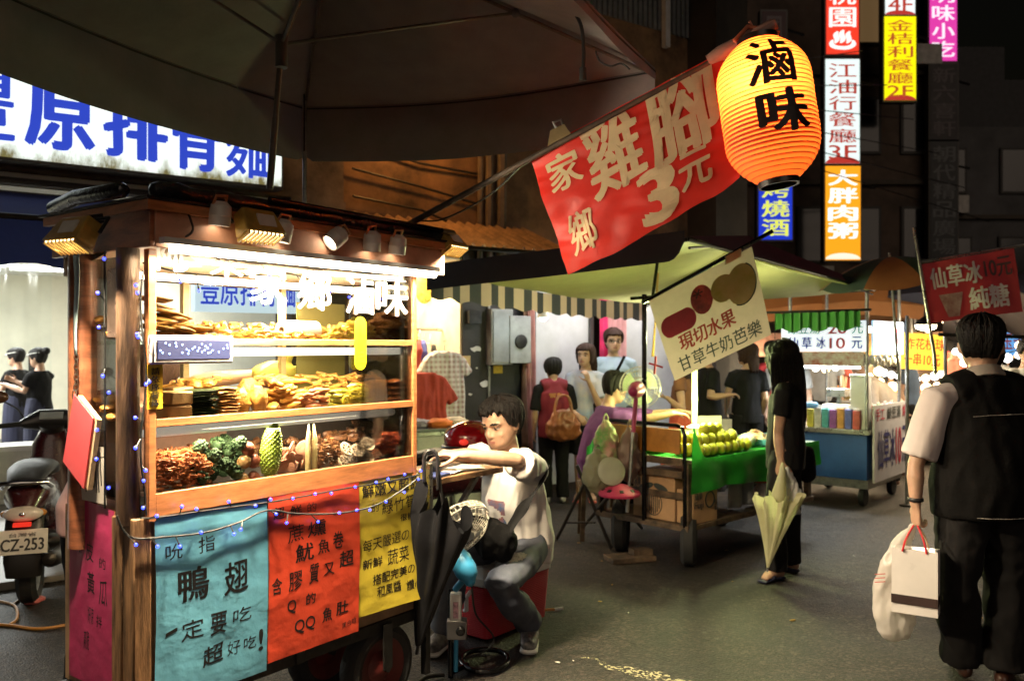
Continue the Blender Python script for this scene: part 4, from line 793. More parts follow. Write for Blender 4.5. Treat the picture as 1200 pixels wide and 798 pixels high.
def flood(p, rz, tilt, label, power, par=None):
    t = thing('flood_lamp', label, 'lamp', CW(*p), CA + rz); M = Matrix.Rotation(tilt, 3, 'X')
    g = MB(); g.add([M @ V(q) for q in ((-.065, -.025, .05), (.065, -.025, .05), (.065, .03, .05), (-.065, .03, .05), (-.082, -.04, -.045), (.082, -.04, -.045), (.082, .03, -.045), (-.082, .03, -.045))], [(0, 1, 2, 3), (7, 6, 5, 4), (0, 4, 5, 1), (1, 5, 6, 2), (2, 6, 7, 3), (3, 7, 4, 0)]); g.build('case', yellow_case, t, bev=.006)
    g = MB()
    for i in range(9): g.obox(M @ V((-.07 + i * .0175, -.0, -.05)), M @ V((.003, 0, 0)), M @ V((0, .035, 0)), M @ V((0, 0, .006)))
    g.build('fins', yellow_case, t)
    g = MB(); g.obox(M @ V((0, -.004, -.0475)), M @ V((.07, 0, 0)), M @ V((0, .03, 0)), M @ V((0, 0, .001))); g.build('lens', emit('flood_lens', (1, .78, .42), 7), t)
    g = MB(); g.obox(M @ V((.012, -.036, .0)), M @ V((.035, .0, 0)), M @ V((0, .003, 0)), M @ V((0, -.0, .022))); g.build('rating_label', mat('pale_label', (.6, .56, .5), .5), t)
    g = MB(); g.tube([(-.085, .02, 0), (-.09, .05, .05), (.09, .05, .05), (.085, .02, 0)], .006, 6); g.bar((0, .05, .05), (0, .09, .06), .03); g.build('bracket', iron, t)
    l = lamp('AREA', 'flood_light', M @ V((0, -.004, -.056)), power, (1, .82, .55), t, .13, M @ V((0, -.004, -1)), .06); l.data.spread = R(150); return t
p = CL(302, 264, -.15); flood((p.x, p.y, p.z), 0, R(-24), 'mustard flood lamp with a pale label in the middle of the cart roof', 85)
p = CL(521, 281, -.12); flood((LEN + .10, -.06, p.z), R(8), R(-34), 'mustard flood lamp lit below at the far roof corner of the cart', 70)
p = (-.15, .09, 1.90); flood(p, R(-80), R(-28), 'mustard flood lamp at the street end of the cart roof beside the strap', 75)
# writing on the showcase glass
white_ink = mat('white_paint', (.85, .83, .78), .5, var=0)
g = MB()
for ch, x0, x1, y0, y1 in (('阿', 184, 216, 318, 288), ('来', 246, 284, 324, 297), ('家', 293, 335, 356, 313), ('鄉', 349, 387, 363, 322), ('滷', 405, 437, 368, 325), ('味', 441, 477, 370, 328)):
    a, b2 = CL(x0, y0), CL(x1, y1); xm = CL((x0 + x1) / 2, (y0 + y1) / 2); zl, zh = cz((x0 + x1) / 2, y0), cz((x0 + x1) / 2, y1)
    write(g, ch, plane((a.x, -.002, zl), (b2.x - a.x, 0, 0), (0, 0, zh - zl), .0, .0002), bold=.022, wob=.012, seed=x0 * .1)
g.build('lettering', white_ink, cart, smooth=False)
# posters
def poster(label, m, px0, px1, s_, zt, zb, lines, name='poster', ink=None, curl=0):
    x0, x1 = ct(px0), ct(px1); t = thing(name, label, 'poster', C0, CA); rr = random.Random(px0)
    f = lambda u, v: V((x0 + (x1 - x0) * u + .004 * math.sin(v * 5 + px0), s_ - .004 - .0025 * noise.noise(V((u * 4, v * 5, px0))) - curl * (u * max(0, .45 - v)) * .25, zb + (zt - zb) * v))
    g = MB(); g.grid(f, 16, 24); g.build('sheet', m, t)
    g = MB()
    for (s, u0, v0, u1, v1, b, wob, sh) in lines:
        write(g, s, lambda u, v, k=0: f(u, v) + V((0, -.0004 - .00005 * k, 0)), (u0, v0, u1, v1), bold=b, wob=wob, wf=2.2, shear=sh, seed=rr.random() * 9, cut=.8)
    g.build('lettering', ink or mat('marker_ink', (.012, .011, .012), .5, var=0), t, smooth=False); return t
def paper(n, c): return mat('poster_' + n, c, .45, var=.16, vs=3.5, bump=.3, bs=9, dist=.02, coat=.12)
poster('sky blue poster with black handwriting about duck wings', paper('blue', (.16, .47, .66)), 181, 312.5, .0, cz(181, 607), cz(181, 607) - .625, [
    ('吮', .08, .765, .22, .85, 0, .03, 0), ('指', .36, .765, .50, .855, 0, .03, .05), ('鴨', .18, .52, .44, .70, .02, .03, 0), ('翅', .58, .50, .80, .68, .018, .03, .06), ('一', .08, .37, .17, .40, .03, .02, .1), ('定', .21, .315, .40, .42, 0, .03, 0), ('要', .46, .30, .60, .42, .014, .03, 0), ('吃', .66, .33, .84, .41, 0, .03, .05), ('超', .40, .14, .58, .25, .014, .03, .1), ('好', .62, .155, .74, .235, 0, .03, 0), ('吃', .77, .16, .89, .23, 0, .03, 0), ('!', .92, .13, .955, .25, .02, .01, 0)])
poster('red poster with black handwriting about smoked squid rolls', paper('red', (.62, .062, .026)), 312.8, 419, -.0055, 1.0, .393, [
    ('超', .05, .855, .16, .93, .012, .03, 0), ('鮮', .22, .855, .34, .92, .012, .03, 0), ('的', .40, .86, .50, .92, 0, .03, 0), ('蔗', .19, .69, .36, .80, 0, .03, .05), ('燻', .40, .70, .60, .80, .01, .03, 0), ('魷', .27, .56, .46, .67, .016, .03, 0), ('魚', .51, .58, .64, .67, .016, .03, 0), ('卷', .68, .59, .80, .70, .012, .03, 0), ('含', .03, .40, .13, .50, .012, .03, 0), ('膠', .20, .395, .34, .51, .01, .03, 0), ('質', .42, .405, .52, .53, .012, .03, 0), ('又', .58, .43, .70, .51, .01, .03, 0), ('超', .76, .455, .92, .56, .014, .03, 0), ('Q', .19, .255, .28, .34, .012, .02, 0), ('的', .39, .28, .49, .35, .012, .03, 0), ('QQ', .27, .115, .49, .205, .012, .02, 0), ('魚', .57, .135, .68, .225, .012, .03, 0), ('肚', .73, .15, .87, .235, .012, .03, 0), ('黑白嗆', .80, .05, .97, .10, 0, .03, .1)])
poster('yellow poster with thin black handwriting about bamboo shoots', paper('yellow', (.60, .47, .045)), 419.3, 494, -.003, 1.0, .445, [
    ('鮮嫩又超甜', .04, .865, .96, .965, .008, .04, 0), ('的', .18, .75, .29, .82, 0, .03, 0), ('綠竹筍', .34, .715, .88, .83, 0, .04, .03), ('很棒喲', .62, .635, .95, .69, .016, .05, 0), ('每天嚴選の', .05, .465, .76, .565, 0, .05, .03), ('新鮮', .05, .335, .34, .41, .008, .05, 0), ('蔬菜', .42, .32, .76, .44, 0, .05, .02), ('搭配完美の', .20, .205, .84, .29, .004, .05, .03), ('和風醬', .26, .105, .62, .19, .004, .05, .02), ('讚心!', .70, .09, .97, .17, .006, .05, 0)], curl=.25)
t = thing('poster', 'magenta poster with faint black handwriting on the street end of the cart', 'poster', C0, CA)
f = lambda u, v: V((-.004 - .003 * noise.noise(V((u * 4, v * 5, 3))), DEP * .92 - (DEP * .92 - .128) * u, .41 + .63 * v - .03 * v * u))
g = MB(); g.grid(f, 12, 20); g.build('sheet', paper('magenta', (.48, .035, .13)), t)
g = MB(); ff = lambda u, v, k=0: f(u, v) + V((-.0006 - .00005 * k, 0, 0))
for s, u0, v0, u1, v1 in (('皮', .38, .67, .55, .78), ('的', .68, .66, .82, .72), ('黃', .42, .50, .58, .62), ('瓜', .68, .46, .86, .60), ('好涼', .42, .33, .56, .43), ('拌', .62, .33, .74, .40), ('爽脆', .34, .18, .46, .29), ('古早', .22, .69, .30, .82)): write(g, s, ff, (u0, v0, u1, v1), wob=.04, seed=v0 * 9, cut=.8)
g.build('lettering', MATS['marker_ink'], t, smooth=False)
t = thing('paper_notice', 'white printed notice pinned above the magenta poster', 'notice', C0, CA)
f = lambda u, v: V((-.012 - .01 * v, .36 - .2 * u, 1.03 + .19 * v)); g = MB(); g.grid(f, 4, 6); g.build('sheet', mat('white_paper', (.68, .62, .55), .7, var=.08), t)
g = MB(); rr = random.Random(4)
for i in range(9):
    u = .2 + i * .085; g.bar(f(u, .15 + rr.random() * .2) + V((-.002, 0, 0)), f(u + .01, .75 + rr.random() * .2) + V((-.002, 0, 0)), .003, .001)
g.build('lettering', MATS['marker_ink'], t)
# LED display, stickers, red card
led = thing('led_display', 'white framed scrolling display with blue light dots on the near corner of the cart', 'display', C0, CA)
x0, x1 = ct(173, -.02), ct(268, -.02); z0_, z1_ = cz(220, 426, -.02), cz(220, 393, -.02)
g = MB(); g.box(x0, x1, -.048, -.016, z0_, z1_); g.build('frame', mat('lilac_white_plastic', (.62, .57, .58), .35), led, bev=.007)
g = MB(); g.box(x0 + .017, x1 - .015, -.0505, -.0485, z0_ + .016, z1_ - .016); g.build('screen', emit('led_screen', (.01, .02, .13), .9, (.01, .015, .05)), led)
g = MB(); sx, sz = (x1 - x0 - .032), (z1_ - z0_ - .032)
for a, b2 in ((.03, .45), (.06, .33), (.10, .83), (.15, .73), (.15, .28), (.23, .83), (.24, .66), (.32, .75), (.32, .33), (.38, .5), (.41, .43), (.40, .28), (.46, .53), (.49, .63), (.55, .57), (.53, .42), (.59, .78), (.64, .67), (.67, .56), (.63, .46), (.59, .36), (.71, .76), (.74, .44), (.71, .33), (.68, .30), (.83, .34), (.90, .54), (.95, .72), (.96, .57)):
    g.ell((x0 + .017 + sx * a, -.0508, z0_ + .016 + sz * b2), .0033, .0012, .0033, 8, 6)
g.build('light_dots', emit('blue_dot', (.30, .45, 1), 5), led)
st_ = thing('sticker', 'yellow vertical sticker asking customers to queue below the display', 'sticker', C0, CA)
x0, x1 = ct(173.5, -.02), ct(191.5, -.02); z1_, z0_ = cz(182, 427, -.02), cz(182, 479.5, -.02)
g = MB(); g.box(x0, x1, -.016, -.0135, z0_, z1_); g.build('plate', mat('yellow_sticker', (.75, .50, .03), .4, var=.05), st_)
g = MB(); write(g, '請\n依\n序\n排\n隊', plane((x0 + .012, -.0162, z0_ + .008), (x1 - x0 - .024, 0, 0), (0, 0, z1_ - z0_ - .018)), bold=.02); g.build('lettering', MATS['marker_ink'], st_, smooth=False)
pl = thing('plaque', 'lemon yellow round ended plaque stuck on the showcase glass', 'plaque', C0, CA)
xc, z1_, z0_ = ct(422, -.012), cz(422, 371, -.012), cz(422, 433.5, -.012); r_ = .031
g = MB(); g.prism([(xc + r_ * math.cos(a), -.016, z1_ - r_ + r_ * math.sin(a)) for a in [math.pi * i / 10 for i in range(11)]] + [(xc + r_ * math.cos(a), -.016, z0_ + r_ + r_ * math.sin(a)) for a in [math.pi + math.pi * i / 10 for i in range(11)]], (0, .003, 0)); g.build('plate', mat('lemon_plastic', (.85, .78, .02), .35, var=.03), pl)
g = MB(); write(g, '鴨\n腳\n5元', plane((xc - .018, -.0165, z0_ + .03), (.036, 0, 0), (0, 0, z1_ - z0_ - .06))); g.build('lettering', mat('olive_ink', (.45, .40, .02), .5), pl, smooth=False)
sp = thing('strap', 'pale blue strap with a chain hanging from the cart roof', 'strap', C0, CA)
g = MB(); g.grid(lambda u, v: V((-.035 + .003 * math.sin(v * 6), .315 + .022 * (u - .5) * (1.7 - v), 1.86 - .34 * v)), 2, 12); g.build('band', mat('pale_blue_band', (.35, .48, .52), .6), sp, solid=.003)
g = MB()
for i in range(7):
    M = Matrix.Rotation(R(90 * (i % 2)), 3, 'Z') @ Matrix.Rotation(R(90), 3, 'X'); c = V((-.035, .315, 1.515 - i * .017)); g.tube([c + M @ V((.008 * math.cos(a), .011 * math.sin(a), 0)) for a in [k * math.pi / 5 for k in range(10)]], .0017, 6, closed=True)
g.build('chain', steel, sp)
rc = thing('menu_card', 'coral red card folder hung from the chain on the street end of the cart', 'card', C0, CA)
pts = [(-.05, .300, 1.39), (-.05, .175, 1.315), (-.05, .235, 1.08), (-.05, .375, 1.16)]
g = MB(); g.prism(pts, (.006, 0, 0)); g.build('front_cover', mat('coral_card', (.72, .085, .10), .45, var=.06), rc)
g = MB(); g.prism([(x + .008, y - .012, z - .004) for x, y, z in pts], (.014, -.004, 0)); g.build('pages', mat('cream_pages', (.75, .55, .32), .7), rc)
g = MB(); g.tube([V((-.047, .302 + .012 * math.cos(a), 1.385 + .02 * math.sin(a))) for a in [k * math.pi / 6 for k in range(12)]], .0022, 6, closed=True); g.build('ring', steel, rc)
# string of blue lights
def bulbs(wire, n, off, seed, par, drop=.028):
    rr = random.Random(seed); L = [0]
    for a, b2 in zip(wire, wire[1:]): L.append(L[-1] + (V(b2) - V(a)).length)
    for i in range(n):
        d = (i + .5 + rr.uniform(-.25, .25)) / n * L[-1]
        for k in range(len(wire) - 1):
            if L[k] <= d <= L[k + 1]: break
        p = V(wire[k]).lerp(V(wire[k + 1]), (d - L[k]) / max(1e-6, L[k + 1] - L[k])); e = p + V(off) + V((rr.uniform(-.02, .02), rr.uniform(-.006, .0), rr.uniform(-drop, drop)))
        g = MB(); g.tube([p, p.lerp(e, .8)], .0022, 5); g.tube([p.lerp(e, .8), e], .0036, 6); b = g.build('bulb_holder', black_pl, par)
        g = MB(); g.ell(e + (e - p).normalized() * .005, .0055, n=8, m=6); g.build('bulb', emit('blue_led', (.03, .05, 1), 7), b)
cable = mat('black_cable', (.012, .012, .012), .5)
def smooth_path(p, n=8):
    p = [V(q) for q in p]; o = []
    for i in range(len(p) - 1):
        a, b2, c, d = p[max(0, i - 1)], p[i], p[i + 1], p[min(len(p) - 1, i + 2)]
        for k in range(n):
            t = k / n; o.append(.5 * ((2 * b2) + (c - a) * t + (2 * a - 5 * b2 + 4 * c - d) * t * t + (3 * b2 - a - 3 * c + d) * t ** 3))
    return o + [p[-1]]
def light_string(label, path, n, off, seed, drop=.028):
    t = thing('light_string', label, 'light string', C0, CA); w_ = smooth_path(path); g = MB(); g.tube(w_, .0035, 6); g.build('wire', cable, t); bulbs(w_, n, off, seed, t, drop)
light_string('blue light string running straight along the rail above the posters', [CL(165, 607, -.022)] + [CL(px, py, -.018) for px, py in ((185, 606), (250, 597), (330, 586), (400, 573), (450, 565), (492, 556))], 14, (0, -.012, .014), 1, .018)
light_string('blue light string sagging over the tops of the posters', [CL(px, py, -.02) for px, py in ((137, 604), (145, 622), (160, 631), (195, 629), (240, 624), (280, 612), (313, 598), (350, 602), (400, 601), (440, 592), (470, 575), (492, 558))], 15, (0, -.012, -.014), 2, .02)
light_string('blue light string hanging down the street end post of the cart', [(-.05, .10, z) for z in (1.86, 1.7, 1.5, 1.3, 1.1, 1.03)], 8, (-.012, -.012, 0), 3)
light_string('blue light string wound down beside the near glass edge', [(.012 + .010 * math.sin(z * 14), -.02, z) for z in (1.79, 1.7, 1.6, 1.5, 1.4, 1.3, 1.2, 1.1, 1.01)], 11, (-.012, -.012, 0), 4)
light_string('thin blue light string looped inside the top of the showcase', [(x, .05 + .03 * math.sin(x * 9), ZR0 - .03 - .035 * abs(math.sin(x * 5))) for x in [.06 + i * .13 for i in range(10)]], 16, (0, -.004, -.03), 5, .03)
# rolled umbrella poles and lamp cable on the roof, struts for the banner pole
pr_ = thing('rolled_awning', 'black rolled canopy and steel poles lying along the cart roof edge', 'rolled canopy', C0, CA)
g = MB(); a, b2 = V((.05, -.04, ZR1 + .05)), V((LEN + .10, -.05, ZR1 + .045)); g.tube([a.lerp(b2, i / 24) + V((0, 0, .004 * math.sin(i * 2.2))) for i in range(25)], [.030 + .003 * math.sin(i * 1.7) for i in range(25)], 14, rnd=True); g.build('cloth_roll', mat('black_nylon', (.014, .014, .016), .25, var=.2, bump=.3, bs=40), pr_)
g = MB(); g.tube([(-.05, .0, ZR1 + .04), (-.04, .30, ZR1 + .05), (-.02, .50, ZR1 + .035)], .026, 12, rnd=True); g.build('side_roll', MATS['black_nylon'], pr_)
g = MB(); g.tube([(.45, -.085, ZR1 + .072), (LEN + .02, -.085, ZR1 + .062)], .011, 10); g.build('pole', mat('black_metal_pole', (.03, .03, .032), .2, metal=.9), pr_); g = MB(); g.tube([(LEN + .02, -.085, ZR1 + .062), (LEN + .10, -.085, ZR1 + .060)], .012, 10); g.build('pole_tip', mat('brass_dull', (.4, .28, .15), .4, metal=.7), pr_)
g = MB(); g.tube(smooth_path([(.12, -.08, ZR1), (.135, -.09, 1.96), (.14, -.085, 1.92), (.10, -.03, 1.87), (.3, -.02, 1.855), (.6, -.02, 1.85), (.9, -.02, 1.853), (1.2, -.02, 1.86)]), .004, 6); tag(g.build('lamp_cable', cable, loc=C0, rot=(0, 0, CA)), 'thin black lamp cable looped along the top of the showcase', 'cable')

# ---------------------------------------------------------------- grey square parasol over the cart
um = thing('parasol', 'big dark grey square parasol spread over the food cart', 'parasol', (0, 0, 0))
Bc, Cc = V((-1.125, 4.63, 2.85)), V((.67, 4.0, 2.85)); av = V((-.40, -.915, 0)); Dc = Cc + av * 2.35; Ac = Bc + av * 2.35; ap = (Ac + Bc + Cc + Dc) / 4 + V((0, 0, .30))
gc = cloth_through('grey_canopy', (.31, .29, .28), .10); corners = [Ac, Bc, Cc, Dc]
g = MB(); NN = 14
for k in range(4):
    p, q = corners[k], corners[(k + 1) % 4]
    def pan(u, v, p=p, q=q):
        e = p.lerp(q, u); e.z -= .05 * math.sin(math.pi * u); x = e.lerp(ap, v); x.z -= .05 * math.sin(math.pi * v) * math.sin(math.pi * u); x.z += .008 * noise.noise(x * 3) * min(1, v * 8); return x
    g.grid(pan, NN, NN)
g.build('canopy', gc, um)
g = MB()
for k in range(4):
    p, q = corners[k], corners[(k + 1) % 4]; mid = (p + q) / 2; outw = (mid - (ap * 1)).normalized(); outw.z = 0
    def val(u, v, p=p, q=q, outw=outw):
        e = p.lerp(q, u); e.z -= .05 * math.sin(math.pi * u); fl = .30 * v * (1 if abs(u - .5) < .49 else .9); return e + V((0, 0, .004 - fl * (.2 if p is Cc else 1))) + outw * (.006 * math.sin(u * 14 + v * 2) * v + .0)
    g.grid(val, 40, 6)
g.build('valance', cloth_through('navy_grey_valance', (.20, .185, .185), .10), um)
g = MB()
for k in range(4):
    p, q = corners[k], corners[(k + 1) % 4]; L = [p.lerp(q, i / 12) + V((0, 0, -.05 * math.sin(math.pi * i / 12) - .012)) for i in range(13)]; g.tube(L, .005, 5)
g.build('seam', mat('dark_seam', (.03, .03, .03), .8), um)
alum = mat('dull_aluminium', (.20, .18, .165), .45, metal=.7, var=.2)
hub = P(330, 52, 3.25); top = V((ap.x, ap.y, ap.z - .02)); foot = P(316, 222, 3.35)
g = MB(); g.tube([foot, foot.lerp(hub, .5)], .014, 10); g.tube([foot.lerp(hub, .5), hub, top], .011, 10); g.build('pole', alum, um)
g = MB(); g.tube([hub + V((0, 0, -.09)), hub + V((0, 0, .03))], .024, 12); g.build('slider', mat('grey_slider', (.16, .15, .15), .5), um)
for cn in corners:
    e = cn + V((0, 0, -.03)); mid = top.lerp(e, .52)
    g = MB(); g.tube([top, mid, e], .008, 8); rb = g.build('rib', alum, um); g = MB(); g.tube([hub, mid], .007, 8); g.build('strut', alum, rb)
    g = MB(); g.ell(mid, .02); g.build('joint', mat('grey_slider', (.16, .15, .15), .5), rb)
rod = thing('steel_rod', 'thin steel rod standing at the far corner of the dark parasol', 'rod', P(357, 200, 4.5)); g = MB(); g.tube([(0, 0, -.5), (0, 0, 1.1)], .011, 8); g.build('rod', galv, rod); g = MB(); g.tube([(0, -.01, .1), (.0, -.01, .9)], .004, 6); g.ell((0, -.012, .85), .02); g.build('cord', cable, rod)
g = MB(); g.tube(smooth_path([P(662, 0, 3.3), P(680, 28, 3.35), P(684, 60, 3.4), P(683, 88, 3.4)]), .007, 6); g.tube([P(683, 80, 3.4), P(683, 95, 3.4)], .014, 8); tag(g.build('hanging_plug', cable), 'black cable with a plug dangling from the parasol edge', 'cable')
g = MB(); g.tube(smooth_path([P(698, 60, 3.5), P(703, 72, 3.5), P(715, 78, 3.5), P(728, 75, 3.5), P(738, 82, 3.5)]), .004, 6); tag(g.build('twisted_wire', cable), 'loose twist of wire under the parasol edge', 'wire')

# ---------------------------------------------------------------- pole, red banner, paper lantern
A_, E_ = CW(LEN - .05, .06, 2.09), V((.975, 3.3, 2.76))
bp_ = thing('bamboo_pole', 'long slanted pole lashed to the cart roof carrying banner and lantern', 'pole', (0, 0, 0)); g = MB(); g.tube([A_ - (E_ - A_) * .12, A_, A_.lerp(E_, .5), E_], [.014, .014, .012, .010], 10); g.build('pole', mat('dark_bamboo', (.07, .05, .035), .5, var=.4, vs=12), bp_)
g = MB(); a, b2 = A_.lerp(E_, .86), A_.lerp(E_, 1.03); g.tube([a.lerp(b2, i / 10) + V((0, 0, .012)) for i in range(11)], [.02, .026, .03, .03, .028, .03, .028, .03, .026, .026, .02], 10); g.build('wrapping', mat('pinkish_wrap', (.42, .22, .17), .4, bump=.4, bs=30), bp_)
g = MB(); g.tube(smooth_path([A_ + V((.05, 0, .02)), A_.lerp(E_, .12) + V((0, 0, -.06)), A_.lerp(E_, .26) + V((0, 0, -.06)), A_.lerp(E_, .36)]), .004, 6); tag(g.build('cable', cable), 'loose cable slung under the banner pole', 'cable')
TL, TR, BR, BL = P(620, 184, 3.66), P(846, 60, 3.36), P(867, 208, 3.30), P(666, 322, 3.60)
bn = thing('banner', 'red cloth banner with cream characters advertising chicken feet for three yuan', 'banner', (0, 0, 0))
nB = (TR - TL).cross(BL - TL).normalized(); nB = nB if nB.y < 0 else -nB
def bf(u, v, k=-1):
    p = BL.lerp(BR, u).lerp(TL.lerp(TR, u), v); p.z += -.012 * math.sin(math.pi * u) * (1 - v) * 1.6 + (.02 * (1 - v) * noise.noise(V((u * 5, 3, 1))))
    q = V((u * 1.0, v * 2.0, 0)); d = .016 * noise.noise(V((u * 3.2 + v * 1.2, v * 3.4, 2.0))) + .008 * noise.noise(V((u * 7 - v * 4, v * 9 + u * 5, 5))) + .012 * math.sin(v * 13 + u * 8) * math.exp(-u * 5) + .010 * math.sin(v * 11 - u * 9) * math.exp(-(1 - u) * 5)
    d += .0035 * math.sin(v * 60 + u * 22 + 4 * noise.noise(V((u * 4, v * 3, 0)))) * (.4 + .6 * noise.noise(V((u * 2.5, v * 2.5, 7)))); return p + nB * (d + (0 if k < 0 else .004 + .0003 * k))
redc = cloth_through('red_banner_cloth', (.60, .020, .012), .30, .5, (.9, .05, .02)); g = MB(); g.grid(bf, 90, 60); g.build('cloth', redc, bn)
g = MB()
for ch, u0, v0, u1, v1, bd in (('家', .065, .62, .235, .90, .03), ('鄉', .075, .10, .225, .42, .022), ('雞', .27, .42, .555, .985, .034), ('腳', .605, .40, .935, .985, .034), ('3', .50, .035, .665, .42, .06), ('元', .71, .13, .87, .40, .03)):
    write(g, ch, bf, (u0, v0, u1, v1), bold=bd, wob=.022, wf=2.5, seed=u0 * 10, cut=.12)
g.build('lettering', cloth_through('cream_paint', (.62, .46, .27), .25), bn, smooth=False)
lamp('SPOT', 'banner_light', CW(ct(394, -.115), -.15, 1.99), 98, (1, .82, .58), None, .05, (TL + BR) / 2, spot=R(58), blend=.5)
cp = thing('bulldog_clip', 'brass bulldog clip holding the banner to the pole', 'clip', P(655, 165, 3.55)); ux = (TR - TL).normalized()
g = MB(); g.prism([V((0, 0, 0)) - ux * .055, V((0, 0, 0)) + ux * .055, ux * .035 + V((-.01, 0, .05)), -ux * .025 + V((-.015, 0, .05))], (0, -.012, 0)); g.build('jaw', mat('brass_clip', (.5, .38, .2), .3, metal=.9), cp); g = MB(); g.tube([V((-.02, -.005, .045)) + ux * .01, V((-.025, -.005, .075)), V((.0, -.005, .08)) + ux * .01, V((.01, -.005, .05)) + ux * .01], .006, 6); g.build('lever', steel, cp)
LC = P(900, 131, 3.28); LH, LR = .27, .178; LM = Matrix.Rotation(R(-7.5), 3, 'Y') @ Matrix.Rotation(R(-3), 3, 'X')
ln = thing('paper_lantern', 'glowing orange paper lantern with two black brush characters hung at the pole end', 'lantern', LC); ln.rotation_euler = LM.to_euler()
def lr(z): t = abs(z) / LH; return LR * (1 - .56 * max(0, (t - .40) / .60) ** 2.3)
paperm = bpy.data.materials.new('lantern_paper'); paperm.use_nodes = True; tt = paperm.node_tree; bb = tt.nodes['Principled BSDF']; bb.inputs['Base Color'].default_value = (.72, .15, .10, 1); bb.inputs['Roughness'].default_value = .6
tr_ = tt.nodes.new('ShaderNodeBsdfTranslucent'); tr_.inputs[0].default_value = (1, .245, .06, 1); mx_ = tt.nodes.new('ShaderNodeMixShader'); mx_.inputs[0].default_value = .72; oo = tt.nodes['Material Output']
tt.links.new(bb.outputs[0], mx_.inputs[1]); tt.links.new(tr_.outputs[0], mx_.inputs[2]); tt.links.new(mx_.outputs[0], oo.inputs[0])
g = MB(); nrib = 32; prof = []
for i in range(nrib * 4 + 1):
    z = -LH + 2 * LH * i / (nrib * 4); prof.append((lr(z) - .0035 * (1 - abs(math.sin(math.pi * i / 4))) , z))
g.lathe(prof, 56, cap=False); g.build('paper_shade', paperm, ln)
g = MB()
for i in range(nrib + 1):
    z = -LH + 2 * LH * i / nrib; r = lr(z) - .0028; g.tube([(r * math.cos(a), r * math.sin(a), z) for a in [k * math.pi / 24 for k in range(48)]], .0016, 5, closed=True)
g.build('hoop_wires', mat('red_hoop', (.45, .05, .02), .5, var=0), ln)
for z, s_ in ((LH, 1), (-LH, -1)): MB().lathe([(LR * .43, z - s_ * .004), (LR * .43, z + s_ * .022), (LR * .38, z + s_ * .022), (LR * .38, z - s_ * .004)], 32).build('rim_band', mat('black_lacquer', (.012, .01, .01), .3), ln)
def lfn(u, v, k=0):   # the brush characters follow the belly of the lantern
    a = R(-90) + (u - .5) * 1.55 - .10; z = -LH + 2 * LH * v; r = lr(z) + .0015 + .0004 * k; return V((r * math.cos(a), r * math.sin(a), z))
g = MB(); write(g, '滷', lfn, (.17, .60, .79, .93), bold=.03, wob=.02, seed=3, cut=.12); write(g, '味', lfn, (.24, .26, .90, .55), bold=.042, wob=.02, seed=5, cut=.12); g.build('lettering', mat('lantern_ink', (.016, .006, .005), .5, var=0), ln, smooth=False)
g = MB(); g.tube([(0, 0, LH + .03), (-.02, 0, LH + .09)], .006, 6); g.tube([(-LR * .5, 0, LH + .02), (-.03, 0, LH + .07), (LR * .5, 0, LH + .03)], .009, 8); g.build('hanger', mat('orange_cord', (.6, .16, .07), .5), ln)
g = MB(); g.ell((-.02, -.04, .10), .03); g.build('bulb', emit('lantern_bulb', (1, .75, .35), 4), ln); lamp('POINT', 'lantern_light', (-.035, -.06, .095), 20, (1, .60, .24), ln, .035)
# ---------------------------------------------------------------- food in the showcase
FR = random.Random(11)
def fm(n, c, c2=None, r=.35, vs=25, b=.35): return mat('food_' + n, c, r, col2=c2, vs=vs, var=.3, bump=b, bs=70, coat=.08)
def one(mb, name, label, cat, m, loc, rot=(0, 0, 0), group=None, ang=50):
    o = mb.build(name, m, loc=loc, rot=(rot[0], rot[1], rot[2] + CA), ang=ang); return tag(o, label, cat, group)
def cp_(o, loc, rot, sc=1.0):
    c = o.copy(); C.objects.link(c); c.location = loc; c.rotation_euler = (rot[0], rot[1], rot[2] + CA); c.scale = (sc, sc, sc) if not hasattr(sc, '__len__') else sc; return c
def fp(px, s, z): return CW(ct(px, s), s, z)
Z1, Z2, Z3 = ZT + .005, ZM + .005, 1.064
def slab(w, d, h, seed=0, bump_=.12):
    g = MB(); g.tube([(-w / 2, 0, 0), (-w / 4, 0, .002), (w / 4, 0, -.001), (w / 2, 0, 0)], [d * .42, d * .52, d * .5, d * .4], 12, ry=[h * .4, h * .5, h * .5, h * .38], side=(0, 1, 0), rnd=True)
    for i, v in enumerate(g.v): n = noise.noise(V(v) * 30 + V((seed * 7, 0, 0))); g.v[i] = (v[0] * (1 + n * bump_), v[1] * (1 + n * bump_), v[2] * (1 + n * .5))
    return g
def pile(src, spots, group=None, label=None):
    out = [src]
    for i, (loc, rot, sc) in enumerate(spots):
        if i == 0: src.location = loc; src.rotation_euler = (rot[0], rot[1], rot[2] + CA); src.scale = (sc,) * 3; continue
        out.append(cp_(src, loc, rot, sc))
    return out
golden = fm('golden', (.60, .31, .065), (.36, .15, .03), .38, 18, .6)
